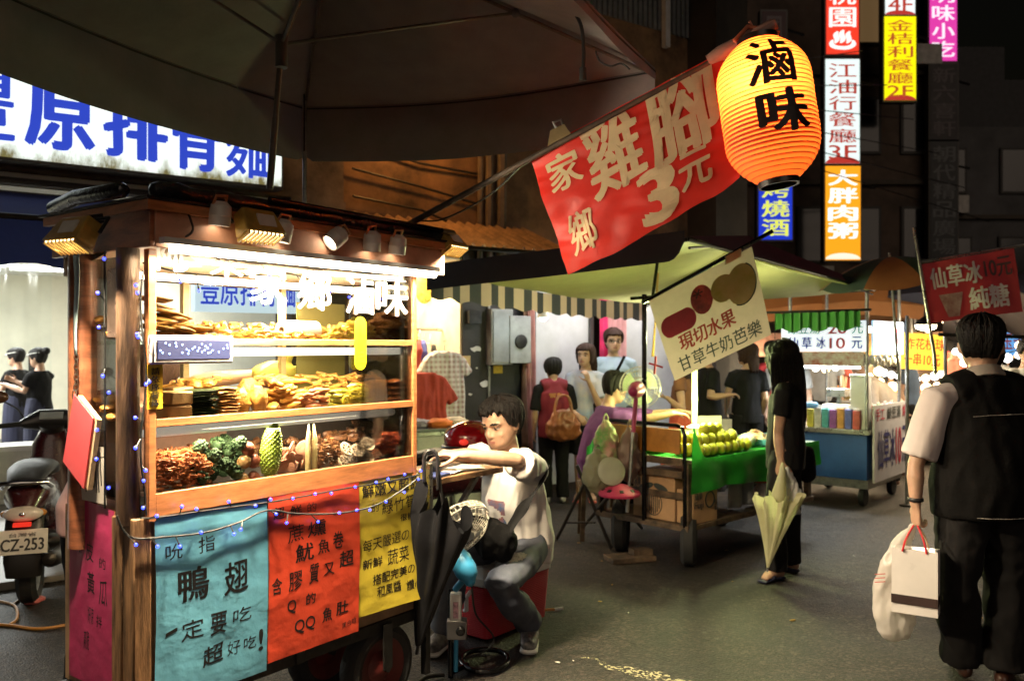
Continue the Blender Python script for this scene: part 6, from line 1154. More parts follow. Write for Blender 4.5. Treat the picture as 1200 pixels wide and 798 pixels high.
maroon = mat('maroon_paint', (.045, .008, .010), .25, var=.1, coat=.6); blackp = mat('scooter_black', (.014, .013, .013), .35, var=.2, coat=.3); chrome = mat('chrome', (.6, .6, .6), .12, metal=1, var=.1)
def make_scooter(label, loc, rz):
    t = thing('scooter', label, 'scooter', loc, rz)
    def wheel(y, z=.23, r=.23):
        w_ = bpy.data.objects.new('wheel', None); C.objects.link(w_); w_.parent = t; w_.location = (0, y, z); M = Matrix.Rotation(R(90), 3, 'Y'); p = [(r - .07, -.04), (r - .03, -.055), (r, -.03), (r, .03), (r - .03, .055), (r - .07, .04)]
        g = MB(); g.lathe(p + [p[0]], 32, M=M, cap=False); g.build('tyre', rubber, w_); g = MB(); g.lathe([(.02, -.05), (.06, -.03), (r - .08, -.035), (r - .07, -.04), (r - .07, .04), (r - .08, .035), (.06, .03), (.02, .05)], 24, M=M); g.build('rim', galv, w_)
    wheel(.25); wheel(1.55)
    g = MB(); g.tube([(0, .02, .60), (0, .08, .66), (0, .3, .66), (0, .6, .60), (0, .85, .45)], [.07, .115, .135, .13, .10], 20, ry=[.06, .10, .12, .14, .12], side=(1, 0, 0), rnd=True); g.build('rear_body', maroon, t)
    g = MB(); g.tube([(0, .02, .76), (0, .25, .80), (0, .5, .80), (0, .75, .74), (0, .9, .70)], [.09, .125, .13, .11, .07], 18, ry=[.03, .045, .045, .05, .03], side=(1, 0, 0), rnd=True); g.build('seat', mat('seat_vinyl', (.016, .015, .015), .5, bump=.15, bs=60), t)
    g = MB(); g.tube([(-.13, .12, .72), (-.12, -.02, .76), (0, -.06, .77), (.12, -.02, .76), (.13, .12, .72)], .014, 10); g.build('grab_rail', chrome, t)
    g = MB(); g.tube([(0, .9, .30), (0, 1.15, .32), (0, 1.28, .55), (0, 1.34, .85), (0, 1.36, .95)], [.16, .16, .17, .13, .08], 16, ry=[.04, .05, .06, .06, .05], side=(1, 0, 0), rnd=True); g.build('leg_shield', maroon, t)
    g = MB(); g.tube([(0, .55, .30), (0, .95, .26)], [.15, .15], 14, ry=[.06, .05], side=(1, 0, 0), rnd=True); g.tube([(0, .1, .30), (0, .45, .28)], [.09, .08], 12, rnd=True); g.build('floor_board', blackp, t)
    g = MB(); g.tube([(-.18, 1.30, 1.0), (-.08, 1.34, 1.02), (.08, 1.34, 1.02), (.18, 1.30, 1.0)], [.035, .075, .075, .035], 14, ry=[.03, .055, .055, .03], side=(0, 0, 1), rnd=True); g.tube([(0, 1.36, .95), (0, 1.34, 1.0)], [.08, .10], 14); hd = g.build('handlebar_cover', blackp, t)
    g = MB(); g.obox((0, 1.275, 1.055), (.075, 0, 0), (0, .03, .018), (0, -.003, .006)); g.build('dial', mat('dial_grey', (.45, .5, .52), .2), hd)
    for s_ in (-1, 1):
        g = MB(); g.tube([(s_ * .16, 1.30, 1.0), (s_ * .34, 1.24, .99)], .018, 10, rnd=True); g.build('grip', rubber, t); g = MB(); g.tube([(s_ * .20, 1.33, 1.0), (s_ * .34, 1.36, .985)], .006, 6); g.build('brake_lever', chrome, t)
        g = MB(); g.tube(smooth_path([(s_ * .17, 1.31, 1.02), (s_ * .22, 1.33, 1.10), (s_ * .31, 1.33, 1.16)]), .006, 8); mr = g.build('mirror', blackp, t); g = MB(); g.ell((s_ * .34, 1.33, 1.19), .065, .02, .045, 16, 10); g.build('mirror_head', mat('mirror_brown', (.12, .05, .02), .2, coat=.4), mr)
        g = MB(); g.ell((s_ * .085, -.005, .585), .035, .022, .022, 14, 8); g.build('indicator', mat('amber_lens', (.5, .2, .03), .15), t)
    g = MB(); g.ell((0, -.03, .585), .105, .035, .045, 20, 10); tl = g.build('tail_lamp', mat('clear_lens', (.62, .55, .50), .12, coat=.5), t); g = MB(); g.box(-.045, .045, -.085, -.045, .520, .540); g.build('reflector', emit('red_reflector_glow', (1, .04, .02), .55, (.6, .02, .01)), tl); g = MB(); g.ell((0, -.066, .588), .018, .006, .012, 10, 6); g.build('lamp_centre', chrome, tl)  # the reflector glows by its material in place of returned light
    g = MB(); g.tube([(0, .10, .62), (0, .0, .48), (0, -.04, .32), (0, -.02, .22)], [.10, .10, .10, .09], 14, ry=.018, side=(1, 0, 0)); g.build('mudguard', blackp, t)
    g = MB(); g.tube([(.13, .5, .25), (.14, .2, .27), (.14, -.05, .32)], [.03, .05, .05], 14, rnd=True); g.build('exhaust', mat('soot_metal', (.05, .045, .04), .4, metal=.8), t)
    g = MB(); g.obox((0, -.062, .43), (.13, 0, 0), (0, .0035, -.001), (0, .015, .068)); pl2 = g.build('number_plate', mat('plate_white', (.62, .60, .55), .5, var=.1), t, bev=.002); return t, pl2
def plate_text(par, s, small):
    g = MB(); f = plane((-.12, -.068 - .013, .370), (.24, 0, 0), (0, .026, .12), .0015); write(g, s, f, (.06, .12, .96, .66), bold=.03); write(g, small, f, (.22, .74, .80, .94)); g.build('lettering', mat('plate_ink', (.02, .02, .02), .5), par, smooth=False)
sc1, p1 = make_scooter('maroon scooter parked tail first at the left with a white number plate', G(28, 4.95), R(22)); plate_text(p1, 'CZ-253', '台灣省')
sc2 = dup(sc1, G(66, 6.6, .12), R(-4), 'second dark scooter parked beyond the first, half hidden by the cart post')
for ch in list(sc2.children):
    for g_ in list(ch.children):
        if 'lettering' in g_.name: bpy.data.objects.remove(g_)
sc3 = dup(sc2, G(585, 5.75), R(66), 'scooter parked behind the seated man under a red helmet')
hm = thing('helmet', 'glossy dark red helmet resting on the scooter behind the seated man', 'helmet', P(553, 522, 5.55), R(-60)); g = MB(); g.ell((0, 0, .05), .155, .19, .115, 24, 16); g.build('shell', mat('red_gloss_shell', (.22, .006, .01), .08, coat=1, var=.05), hm); g = MB(); g.tube([(.16 * math.cos(a), .195 * math.sin(a), .0) for a in [2 * math.pi * k / 30 for k in range(30)]], .012, 8, closed=True); g.build('trim', black_pl, hm); MB().ell((.12, -.12, .04), .03, .03, .02).build('clip', emit('red_glint', (1, .05, .03), .6), hm)  # the clip is a painted red glint, glowing by its material
cb = thing('orange_cable', 'orange extension cable snaking over the pavement at the left', 'cable', (0, 0, 0)); g = MB(); g.tube(smooth_path([G(-30, 4.75, .01), G(10, 4.72, .01), G(45, 4.66, .01), G(88, 4.75, .01), G(140, 4.9, .01)]), .009, 6); g.tube(smooth_path([G(-20, 5.2, .01), G(15, 5.1, .01), G(20, 4.85, .01), G(12, 4.74, .01)]), .008, 6); g.tube(smooth_path([G(15, 5.1, .01), G(40, 5.5, .01), G(36, 5.9, .13)]), .008, 6); g.build('cable', mat('orange_rubber', (.50, .22, .03), .5), cb)
g = MB(); g.ell((0, 0, .02), .06, .035, .022, 14, 8, bumpy=.5); tag(g.build('crumpled_bag', mat('pink_plastic', (.62, .16, .15), .5), loc=G(41, 5.15, .0), rot=(0, 0, .9)), 'crumpled pink wrapper on the ground by the scooter', 'litter')
g = MB()
for i in range(9): g.box(i * .075, i * .075 + .03, 0, .42, 0, .012)
for y in (0, .2, .40): g.box(0, .63, y, y + .02, .001, .010)
tag(g.build('drain_grate', iron, loc=G(52, 5.55, .003), rot=(0, 0, FA)), 'dark iron drain grate in the gutter by the scooters', 'grate')

F1 = V((1.25, 5.88, 0)); F1A = math.atan2(.686, .727)
def FW(x, y, z): c, s_ = math.cos(F1A), math.sin(F1A); return F1 + V((c * x - s_ * y, s_ * x + c * y, z))
fc_ = thing('fruit_cart', 'low wheeled fruit cart with green plastic cloth and an orange end board', 'fruit cart', F1, F1A)
old_wood = mat('old_plank', (.13, .085, .05), .75, var=.5, vs=8, bump=.3, bs=30)
MB().box(-.04, 1.75, .02, .85, .27, .31).build('deck', old_wood, fc_, bev=.004)
for x, y in ((.0, .05), (.0, .82), (1.7, .05), (1.7, .82)): g = MB(); g.bar((x, y, .31), (x, y, .74), .045); g.build('post', old_wood, fc_)
g = MB(); g.bar((.02, .05, .50), (.02, .82, .50), .03, .045); g.build('rail', old_wood, fc_)
MB().box(.0, 1.75, .0, .85, .735, .76).build('table_top', old_wood, fc_)
greenpl = cloth_through('green_plastic_sheet', (.03, .33, .04), .25, .32)
g = MB(); g.grid(lambda u, v: V((1.75 * u, .85 * v, .764 + .004 * noise.noise(V((u * 7, v * 5, 0))))), 20, 10); g.build('cloth', greenpl, fc_)
def skf(u, v): 
    up = .23 * math.exp(-(u / .045) ** 2); x = -.02 + 1.80 * u; wv = .018 * math.sin(u * 26 + 2) * (1 - v) + .02 * noise.noise(V((u * 9, v * 2.2, 0))) * (1 - v); top = .768 + up; bot = .535 + .02 * math.sin(u * 7) + .06 * max(0, u - .6)
    return V((x - .03 * math.exp(-(u / .05) ** 2) * (1 - v), -.012 - .02 * (1 - v) + wv, bot + (top - bot) * v))
g = MB(); g.grid(skf, 90, 14); g.build('cloth_skirt', greenpl, fc_)
g = MB(); g.grid(lambda u, v: V((-.05 - .03 * (1 - v) + .02 * math.sin(u * 9), .74 + .20 * u, .60 + .02 * math.sin(u * 5) + (.20 + .05 * math.sin(u * 3.1)) * v)), 12, 10); g.build('cloth_flap', greenpl, fc_)
g = MB(); L = [(-.03, .05, .30), (-.03, .05, .93), (-.03, .07, .985), (-.03, .12, 1.0), (-.03, .72, 1.0), (-.03, .78, .985), (-.03, .80, .93), (-.03, .80, .30)]; g.tube(L, .014, 10); g.build('handle_frame', mat('black_metal_pole', (.03, .03, .032), .2, metal=.9), fc_)
MB().box(-.02, -.005, .10, .76, .80, .97).build('end_board', mat('orange_board', (.50, .21, .035), .5, var=.25, vs=5), fc_)
for z in (.63, .72): MB().box(-.02, -.004, .08, .78, z, z + .05).build('end_slat', old_wood, fc_)
for x, y in ((.12, .12), (.12, .74), (1.5, .12), (1.5, .74)):
    w_ = bpy.data.objects.new('wheel', None); C.objects.link(w_); w_.parent = fc_; w_.location = (x, y, .20); w_.rotation_euler = (0, 0, R(33) if x < 1 else R(20)); M = Matrix.Rotation(R(90), 3, 'X'); p = [(.13, -.04), (.17, -.055), (.2, -.03), (.2, .03), (.17, .055), (.13, .04)]
    g = MB(); g.lathe(p + [p[0]], 30, M=M, cap=False); g.build('tyre', rubber, w_); g = MB(); g.lathe([(.02, -.05), (.06, -.03), (.12, -.035), (.132, -.04), (.132, .04), (.12, .035), (.06, .03), (.02, .05)], 22, M=M); g.build('rim', mat('rust_rim', (.022, .018, .017), .6, var=.4, vs=15), w_)
ck_ = thing('wheel_chock', 'flat wooden block wedged under the left wheel of the fruit cart', 'chock', P(738, 655, 6.2) * 1, .3); ck_.location.z = 0; MB().box(-.17, .17, -.09, .09, 0, .035).build('board', old_wood, ck_, bev=.004); MB().box(.02, .17, -.03, .06, .035, .075).build('wedge', old_wood, ck_)
card = mat('cardboard', (.48, .29, .15), .75, var=.12, vs=7)
def cbox(label, x, y, w, d, h, z, marks, rz=0):
    t = thing('cardboard_box', label, 'box', FW(x, y, z), F1A + rz); MB().box(0, w, 0, d, 0, h).build('carton', card, t, bev=.004); MB().box(w * .45, w * .55, -.002, d + .002, h, h + .002).build('tape', mat('brown_tape', (.42, .26, .12), .3), t)
    g = MB()
    if marks == 'pear':
        fx = lambda u, v, k=0: V((-.0025, d * (1 - u), h * v)); ring = lambda cx_, cz_, rx, rz_, a0, n=16: [fx(cx_ + rx * math.cos(t_) * math.cos(a0) - rz_ * math.sin(t_) * math.sin(a0), cz_ + rx * math.cos(t_) * math.sin(a0) + rz_ * math.sin(t_) * math.cos(a0)) for t_ in [2 * math.pi * k / n for k in range(n)]]
        g.tube(ring(.5, .36, .20, .28, 0, 24), .003, 5, closed=True)
        for k in range(-3, 4): g.tube([fx(.5 + k * .045, .36 + .26 * s_ * math.cos(k * .38)) for s_ in (-1, -.3, .3, 1)], .0035, 5)
        for s_ in (-1, 1): g.add(ring(.5 + s_ * .17, .74, .18, .075, s_ * -.35), [tuple(range(16))])
        write(g, '水果\n禮盒', plane((-.0025, d * .97, h * .50), (0, -d * .17, 0), (0, 0, h * .42)), bold=.02)
    else:
        write(g, 'Fuji', plane((.012, -.003, h * .40), (w * .36, 0, 0), (0, 0, h * .26)), bold=.02); write(g, '蘋果', plane((w * .06, -.003, h * .70), (w * .30, 0, 0), (0, 0, h * .22)), bold=.02); g.tube([(w * .68 + .055 * math.cos(a), -.003, h * .66 + .055 * math.sin(a)) for a in [2 * math.pi * k / 24 for k in range(24)]], .005, 5, closed=True)
        write(g, '富士', plane((w * .86, -.003, h * .30), (w * .12, 0, 0), (0, 0, h * .34)), bold=.02)
    g.build('print', mat('box_print', (.05, .06, .055), .7), t, smooth=False); return t
cbox('cardboard fruit box with a big dark fruit print facing the stool', .02, .17, .32, .37, .31, .312, 'pear'); cbox('smaller cardboard apple box at the near corner under the green cloth', .03, .025, .30, .135, .235, .312, 'apple'); cbox('plain cardboard box farther back on the fruit cart deck', .45, .4, .4, .38, .28, .312, 'apple')
jg = thing('plastic_jug', 'white plastic jug with a red lid hanging low at the fruit cart', 'jug', FW(1.02, .06, .312)); MB().lathe([(.05, 0), (.085, .02), (.09, .07), (.07, .14), (.04, .17), (.04, .19)], 22).build('bottle', mat('milky_plastic', (.62, .60, .56), .35), jg); MB().lathe([(.09, .19), (.095, .2), (.09, .235), (.03, .245)], 22).build('lid', mat('red_lid', (.5, .03, .03), .35), jg)
g = MB(); g.grid(lambda u, v: V((.32 * u, .02 * math.sin(u * 12), .05 + .24 * v)), 20, 5); tag(g.build('plastic_bundle', mat('grey_sheet', (.32, .34, .36), .4), solid=.01, loc=FW(.50, .04, .31), rot=(0, 0, F1A)), 'grey plastic sheets folded beside the white jug', 'bundle')

gv = fm('guava', (.70, .68, .07), (.52, .58, .05), .28, 20, .1); g = MB(); g.ell((0, 0, 0), .043, .043, .047, 16, 12, bumpy=.06); g.tube([(0, 0, .044), (0, 0, .054)], .006, 6); o = g.build('guava', gv); tag(o, 'shiny green guava in the pile on the green cloth', 'fruit', 'guavas piled on the fruit cart')
sp2 = []
for layer, (nx, ny) in enumerate(((8, 3), (6, 2), (3, 1))):
    for i in range(nx):
        for j in range(ny): sp2.append(FW(.16 + (i + layer * .5 + (layer == 2) * 1.2) * .09 + FR.uniform(-.006, .006), .07 + (j + layer * .5) * .086, .81 + layer * .068))
for i, p in enumerate(sp2):
    c = o if i == 0 else o.copy()
    if i: C.objects.link(c)
    c.location = p; c.rotation_euler = (FR.uniform(-.5, .5), FR.uniform(-.5, .5), FR.uniform(0, 6)); c.scale = (FR.uniform(.88, 1.08),) * 3
ym = o.data.copy(); ym.materials.clear(); ym.materials.append(fm('mango', (.72, .50, .05), (.62, .38, .03), .3, 18, .1))
for i in range(16): c = o.copy(); C.objects.link(c); c.data = ym; c.name = 'mango'; c['label'] = 'yellow mango in the row behind the guavas'; c['group'] = 'mangoes on the fruit cart'; c.location = FW(.32 + (i % 8) * .09, .36 + (i // 8) * .09, .81 + .03 * (i // 8)); c.rotation_euler = (FR.uniform(-.5, .5), 1.2, FR.uniform(0, 6))
def basin(label, x, y, r, h, m, name='basin'):
    t = thing(name, label, 'basin', FW(x, y, .768)); MB().lathe([(r * .75, 0), (r * .8, .004), (r, h), (r * 1.06, h), (r * 1.06, h - .008), (r * .97, h - .008), (r * .74, .012)], 28).build('bowl', m, t, ang=60); return t
pale_green = cloth_through('pale_green_plastic', (.50, .62, .30), .3, .35)
basin('pale plastic basin in the middle of the fruit table', .66, .46, .17, .12, pale_green); basin('green basin heaped with cut fruit near the lit lamp', .18, .52, .16, .10, greenpl)
def cutpile(label, x, y, z, n, rad, m, nm, sz=.022):
    g = MB(); rr = random.Random(n)
    for i in range(n): a, d = rr.uniform(0, 6.28), rad * rr.random() ** .5; M = Matrix.Rotation(rr.uniform(0, 3), 3, 'Z') @ Matrix.Rotation(rr.uniform(0, 3), 3, 'X'); g.ell((d * math.cos(a), d * math.sin(a), (1 - d / rad) * rad * .5 + rr.uniform(0, .012)), sz * 1.3, sz * .8, sz * .6, 7, 5, M)
    tag(g.build(nm, m, loc=FW(x, y, z)), label, 'fruit', kind='stuff')
cutpile('heap of pale cut fruit in the green basin', .18, .52, .85, 70, .13, fm('cutpale', (.72, .74, .32), (.6, .62, .2), .3, 20, .1), 'cut_fruit')
cutpile('red slices heaped beyond the pale basin', .86, .42, .83, 60, .11, fm('redslice', (.55, .07, .04), (.7, .3, .2), .3, 20, .1), 'cut_fruit'); cutpile('pinkish white peeled fruit pieces at the far end of the table', 1.18, .22, .80, 60, .12, fm('peeled', (.74, .55, .40), (.7, .4, .25), .3, 20, .1), 'cut_fruit', .03)
g = MB(); g.ell((0, 0, .05), .07, .07, .055, 16, 10); tag(g.build('peeled_melon', fm('melonw', (.72, .70, .60), None, .3), loc=FW(.98, .18, .768)), 'round white peeled melon beside the blue tray', 'fruit')
t = thing('tray', 'light blue tray with wrapped fruit at the far end of the fruit table', 'tray', FW(1.3, .18, .768), F1A); loft(MB(), [rr_ring(.5, .3, .04, 0, -.2, -.12), rr_ring(.54, .34, .05, .05, -.22, -.14)]).build('dish', mat('light_blue_plastic', (.12, .42, .62), .35), t)
t = thing('price_card', 'pale price card standing among the cut fruit', 'card', FW(.95, .5, .86), F1A - .6); MB().box(-.10, .10, 0, .004, 0, .13).build('card', mat('pale_card', (.68, .62, .5), .5), t)

fl = thing('stall_lamp', 'greenish white lamp tube standing upright on the fruit table', 'lamp', P(814, 500, 6.45)); zt_ = P(814, 388, 6.45).z - fl.location.z
lime = (.92, 1, .42); MB().lathe([(.06, -.02), (.06, 0), (.02, .02), (.017, .04)], 20).build('base', white_pl, fl); g = MB(); g.tube([(0, 0, .03), (0, 0, zt_)], .021, 14); g.build('tube', emit('lime_tube', (.72, 1, .30), 3.0), fl); MB().lathe([(.085, 0), (.05, .05), (.02, .11), (.012, .12), (.012, .10), (.04, .045), (.075, 0)], 20, (0, 0, zt_ - .01)).build('shade', mat('grey_shade', (.25, .3, .27), .5), fl); MB().ell((0, 0, zt_ - .005), .035).build('bulb', emit('lime_bulb', (.85, 1, .5), 14), fl)
lamp('POINT', 'stall_light', (0, -.03, zt_ - .04), 85, lime, fl, .04); lamp('POINT', 'stall_light', (0, -.05, .22), 60, lime, fl, .05)
fb_ = thing('stall_bulb', 'bare bulb hung under the green canopy over the fruit', 'lamp', P(880, 352, 7.2)); g = MB(); g.ell((0, 0, 0), .04); g.build('bulb', emit('lime_bulb', (.85, 1, .5), 14), fb_); g = MB(); g.tube([(0, 0, .035), (0, 0, .30)], .008, 6); g.build('cord', cable, fb_); lamp('POINT', 'bulb_light', (0, 0, -.06), 30, (1, .95, .55), fb_, .05)

f2 = thing('stand_fan', 'magenta stand fan turned away at the end of the fruit cart', 'fan', P(742, 455, 6.1)); g = MB(); axf = V((.35, .9, .1)).normalized(); xf = axf.cross(V((0, 0, 1))).normalized(); yf_ = xf.cross(axf)
def c2(r, h, n=36): return [xf * (r * math.cos(a)) + yf_ * (r * math.sin(a)) + axf * h for a in [2 * math.pi * k / n for k in range(n)]]
cen = V((.06, .10, .0)); 
for r, h in ((.15, 0), (.15, .03), (.12, .05), (.07, .06), (.12, -.03), (.08, -.045)): g.tube([p + cen for p in c2(r, h)], .0022, 5, closed=True)
for k in range(32): a = 2 * math.pi * k / 32; d = xf * math.cos(a) + yf_ * math.sin(a); g.tube([cen + axf * .06 + d * .02, cen + d * .12 + axf * .05, cen + d * .15 + axf * .03, cen + d * .15, cen + d * .12 - axf * .03, cen + d * .04 - axf * .05], .0014, 4)
g.build('cage', wirem, f2); mag = mat('magenta_plastic', (.40, .03, .12), .35, var=.1); g = MB(); g.tube([cen - axf * .03, cen - axf * .10, cen - axf * .17], [.055, .06, .045], 18, rnd=True); g.build('motor', mag, f2)
g = MB()
for k in range(3): a0 = k * 2.1; g.grid(lambda u, v: cen + (xf * math.cos(a0 + 1.3 * u) + yf_ * math.sin(a0 + 1.3 * u)) * (.03 + .10 * v) + axf * .03 * (u - .5), 6, 4)
g.build('blades', cloth_through('clear_green_blade', (.5, .6, .35), .4, .3), f2)
mo2 = cen - axf * .10; ft2 = P(735, 600, 6.05) - f2.location; g = MB(); g.tube([mo2 + V((0, 0, -.03)), mo2 + V((-.01, 0, -.14)), mo2.lerp(ft2, .35)], .016, 10); g.build('neck', mag, f2); g = MB(); g.tube([mo2.lerp(ft2, .3), ft2], .013, 10); g.build('pole', galv, f2)

def bag(label, p, w, h, m, seed, name='plastic_bag'):
    t = thing(name, label, 'bag', p, F1A); g = MB(); g.tube([(0, 0, h), (0, 0, h * .9), (0, 0, h * .6), (.0, 0, h * .2), (0, 0, 0)], [w * .12, w * .3, w * .48, w * .5, w * .3], 16, ry=[w * .08, w * .18, w * .3, w * .32, w * .2], side=(1, 0, 0), rnd=True); me = remesh(g, .012, 2, folds(.02, (12, 12, 7), seed)); link(me, 'bag_body', m, t)
    for s_ in (-1, 1): g = MB(); g.tube(smooth_path([(s_ * w * .12, 0, h * .95), (s_ * w * .1, 0, h * 1.15), (0, 0, h * 1.25)]), .006, 6); g.build('handle', m, t)
bag('green and pink printed carrier bag hanging from the fruit cart frame', P(710, 545, 6.2) , .22, .30, mat('printed_bag', (.14, .50, .10), .35, col2=(.75, .35, .35), vs=9), 1)
bag('clear plastic bag of peelings hanging below the printed bag', P(700, 570, 6.1), .26, .24, cloth_through('clear_bag', (.50, .50, .36), .5, .25), 2); bag('pale round plastic bag hung beside the fan pole', P(738, 558, 6.2), .20, .33, cloth_through('pinkish_bag', (.42, .30, .26), .4, .3), 3)
t = thing('basket_cover', 'round pale plastic basket lid leaning against the bags', 'lid', P(717, 552, 5.98)); g = MB(); M = Matrix.Rotation(R(75), 3, 'X') @ Matrix.Rotation(R(15), 3, 'Y'); g.lathe([(0.02, .01), (.05, .012), (.085, .01), (.10, 0), (.102, -.01), (.09, -.004)], 28, M=M); g.build('disc', cloth_through('pale_lid', (.62, .64, .48), .3, .35), t)
st2 = thing('folding_stool', 'folding stool with a round pink seat and crossed dark tube legs by the fruit cart', 'stool', (0, 0, 0))
for a, b2 in ((P(653, 629, 1550 / 226.), P(688, 560, 6.35)), (P(716, 642, 1550 / 238.), P(676, 545, 6.5)), (P(680, 620, 1550 / 217.), P(716, 578, 6.1)), (P(752, 618, 1550 / 214.), P(722, 578, 6.0))): g = MB(); a.z = .012; g.tube([a, b2], .014, 8); g.build('leg', mat('dull_tube', (.10, .09, .085), .4, metal=.7), st2)
g = MB(); g.tube([P(662, 612, 6.75), P(698, 612, 6.6)], .008, 6); g.build('stretcher', MATS['dull_tube'], st2)
ps = bpy.data.objects.new('seat', None); C.objects.link(ps); ps.parent = st2; ps.location = P(726, 577, 6.0); g = MB(); g.lathe([(.145, -.02), (.15, -.005), (.14, .01), (.10, .028), (.05, .055), (.03, .06)], 30); g.build('seat_disc', mat('pink_plastic2', (.55, .05, .13), .4, var=.06), ps)
g = MB()
for k in range(8): a = k * math.pi / 4; g.obox((.115 * math.cos(a), .115 * math.sin(a), .0235), V((math.cos(a), math.sin(a), -.5)) * .012, V((-math.sin(a), math.cos(a), 0)) * .014, (0, 0, .003))
g.build('slot', black_pl, ps)


N1, N2, N3, N4, AP = V((-.56, 5.9, 2.06)), V((1.38, 9.0, 2.00)), V((3.40, 8.0, 2.08)), V((1.02, 4.95, 2.17)), V((1.85, 6.7, 2.40))
fcn = thing('stall_canopy', 'pale green canopy with a front edge coloured unlit dark and striped rear valance over the fruit stall', 'canopy', (0, 0, 0)); pale_g = cloth_through('pale_green_canopy', (.40, .41, .17), .35, .7)
g = MB(); cs_ = [N1, N4, N3, N2]
for k in range(4):
    p, q = cs_[k], cs_[(k + 1) % 4]
    def pn_(u, v, p=p, q=q): e = p.lerp(q, u); x = e.lerp(AP, v); x.z -= .07 * math.sin(math.pi * v) * math.sin(math.pi * u) + .03 * math.sin(math.pi * u) * (1 - v); x.z += .012 * noise.noise(x * 2.5); return x
    g.grid(pn_, 14, 12)
g.build('cloth', pale_g, fcn)
g = MB()
for k in range(2):
    p, q = (N4, N3) if k == 0 else (N3, N2)
    def pn2(u, v, p=p, q=q): e = p.lerp(q, u); x = e.lerp(AP, v); x.z -= .07 * math.sin(math.pi * v) * math.sin(math.pi * u) + .03 * math.sin(math.pi * u) * (1 - v) - .02; return x
    g.grid(pn2, 12, 10)
g.build('outer_cloth', mat('maroon_canvas', (.10, .02, .035), .8, var=.2), fcn)
unlitv = mat('unlit_dark_valance', (.014, .012, .016), .7, var=.3, bump=.2, bs=20)  # near-black stands for the unlit outer side, shade put into the colour
g = MB(); nrm = V((N4 - N1).cross(V((0, 0, 1)))).normalized()
g.grid(lambda u, v: N1.lerp(N4, u) + V((0, 0, .045 - (.15 + .02 * (1 if u < .93 else max(0, 1 - ((u - .93) / .07) ** 2))) * v * (1 if u < .95 else math.sqrt(max(.02, 1 - ((u - .95) / .055) ** 2))))) + nrm * (.05 + .015 * math.sin(u * 9)), 60, 6); g.build('front_valance', unlitv, fcn)
strp = stripes('striped_valance', (.025, .026, .05), (.46, .33, .32), 15)
g = MB(); g.grid(lambda u, v: N1.lerp(N2, u) + V((-.0, 0, -.03 * math.sin(math.pi * u) - (.17 + .012 * math.sin(u * 80)) * (1 - v))) + V((.015 * math.sin(u * 40), 0, 0)), 120, 5); g.build('rear_valance', strp, fcn)
g = MB(); g.tube([N1, N4], .014, 8); g.tube([N1, N2], .012, 8); g.tube([N4, N3], .012, 8); g.tube([N3, N2], .012, 8); g.build('frame', iron, fcn)
g = MB()
for c in cs_: g.tube([AP + V((0, 0, -.04)), c.lerp(AP, .02) + V((0, 0, -.05))], .009, 6)
g.build('rib', iron, fcn)
pb, pt_ = P(755, 598, 6.15), P(755, 345, 6.15)
bpk = thing('canopy_pole', 'black canopy pole standing at the handle end of the fruit cart', 'pole', (pb.x, pb.y, 0)); g = MB(); g.tube([(0, 0, .30), (0, 0, pt_.z)], .018, 10); g.tube([(-.10, 0, pt_.z - .03), (.16, 0, pt_.z - .01)], .012, 8); g.tube([(.06, 0, pt_.z - .02), (.12, .1, pt_.z + .3)], .012, 8); g.build('pole', MATS['black_metal_pole'], bpk); g = MB(); g.tube([(.03, -.02, 1.43), (.13, -.02, 1.40)], .008, 6); g.tube([(.07, -.02, 1.35), (.08, -.02, 1.48)], .008, 6); g.build('red_tie', mat('red_tie', (.5, .03, .03), .6), bpk)

FT = [P(760, 353, 5.35), P(881, 289, 5.05), P(904, 392, 5.0), P(791, 446, 5.3)]
fbn = thing('fruit_banner', 'cream banner with painted fruit hung aslant before the fruit stall', 'banner', (0, 0, 0)); nf = (FT[1] - FT[0]).cross(FT[3] - FT[0]).normalized(); nf = nf if nf.y < 0 else -nf
def ff_(u, v, k=-1): p = FT[3].lerp(FT[2], u).lerp(FT[0].lerp(FT[1], u), v); d = .010 * noise.noise(V((u * 3, v * 3, 4))) + .006 * math.sin(u * 9 + v * 4); return p + nf * (d + (0 if k < 0 else .004 + .0003 * k))
g = MB(); g.grid(ff_, 40, 30); g.build('cloth', cloth_through('cream_banner', (.62, .51, .44), .25, .8, (.55, .46, .36)), fbn)
def disc(cu, cv, ru, rv, k=0, n=28, a0=0): return [ff_(cu + ru * math.cos(t_) * math.cos(a0) - rv * math.sin(t_) * math.sin(a0), cv + ru * math.cos(t_) * math.sin(a0) + rv * math.sin(t_) * math.cos(a0), k) for t_ in [2 * math.pi * i / n for i in range(n)]]
g = MB(); g.add(disc(.47, .72, .105, .165, 2), [tuple(range(28))]); g.build('painted_tomato', mat('painted_red', (.42, .06, .04), .6, var=.4, vs=9), fbn); g = MB()
for k in range(6): a = k * 1.05; g.tube([ff_(.45, .80, 6), ff_(.45 + .05 * math.cos(a), .80 + .05 * math.sin(a), 6)], .004, 5)
g.build('painted_stalk', mat('painted_dark', (.07, .03, .02), .6), fbn)
gp = mat('painted_guava', (.30, .27, .045), .6, col2=(.42, .33, .12), vs=7); g = MB(); g.add(disc(.68, .72, .115, .15, 3), [tuple(range(28))]); g.add(disc(.84, .67, .135, .22, 6, a0=-.1), [tuple(range(28))]); g.build('painted_guava', gp, fbn); g = MB(); g.tube(disc(.84, .67, .137, .222, 7, a0=-.1)[-9:] + disc(.84, .67, .137, .222, 7, a0=-.1)[:6], .004, 5); g.build('painted_outline', mat('painted_green_dark', (.05, .07, .03), .6), fbn)
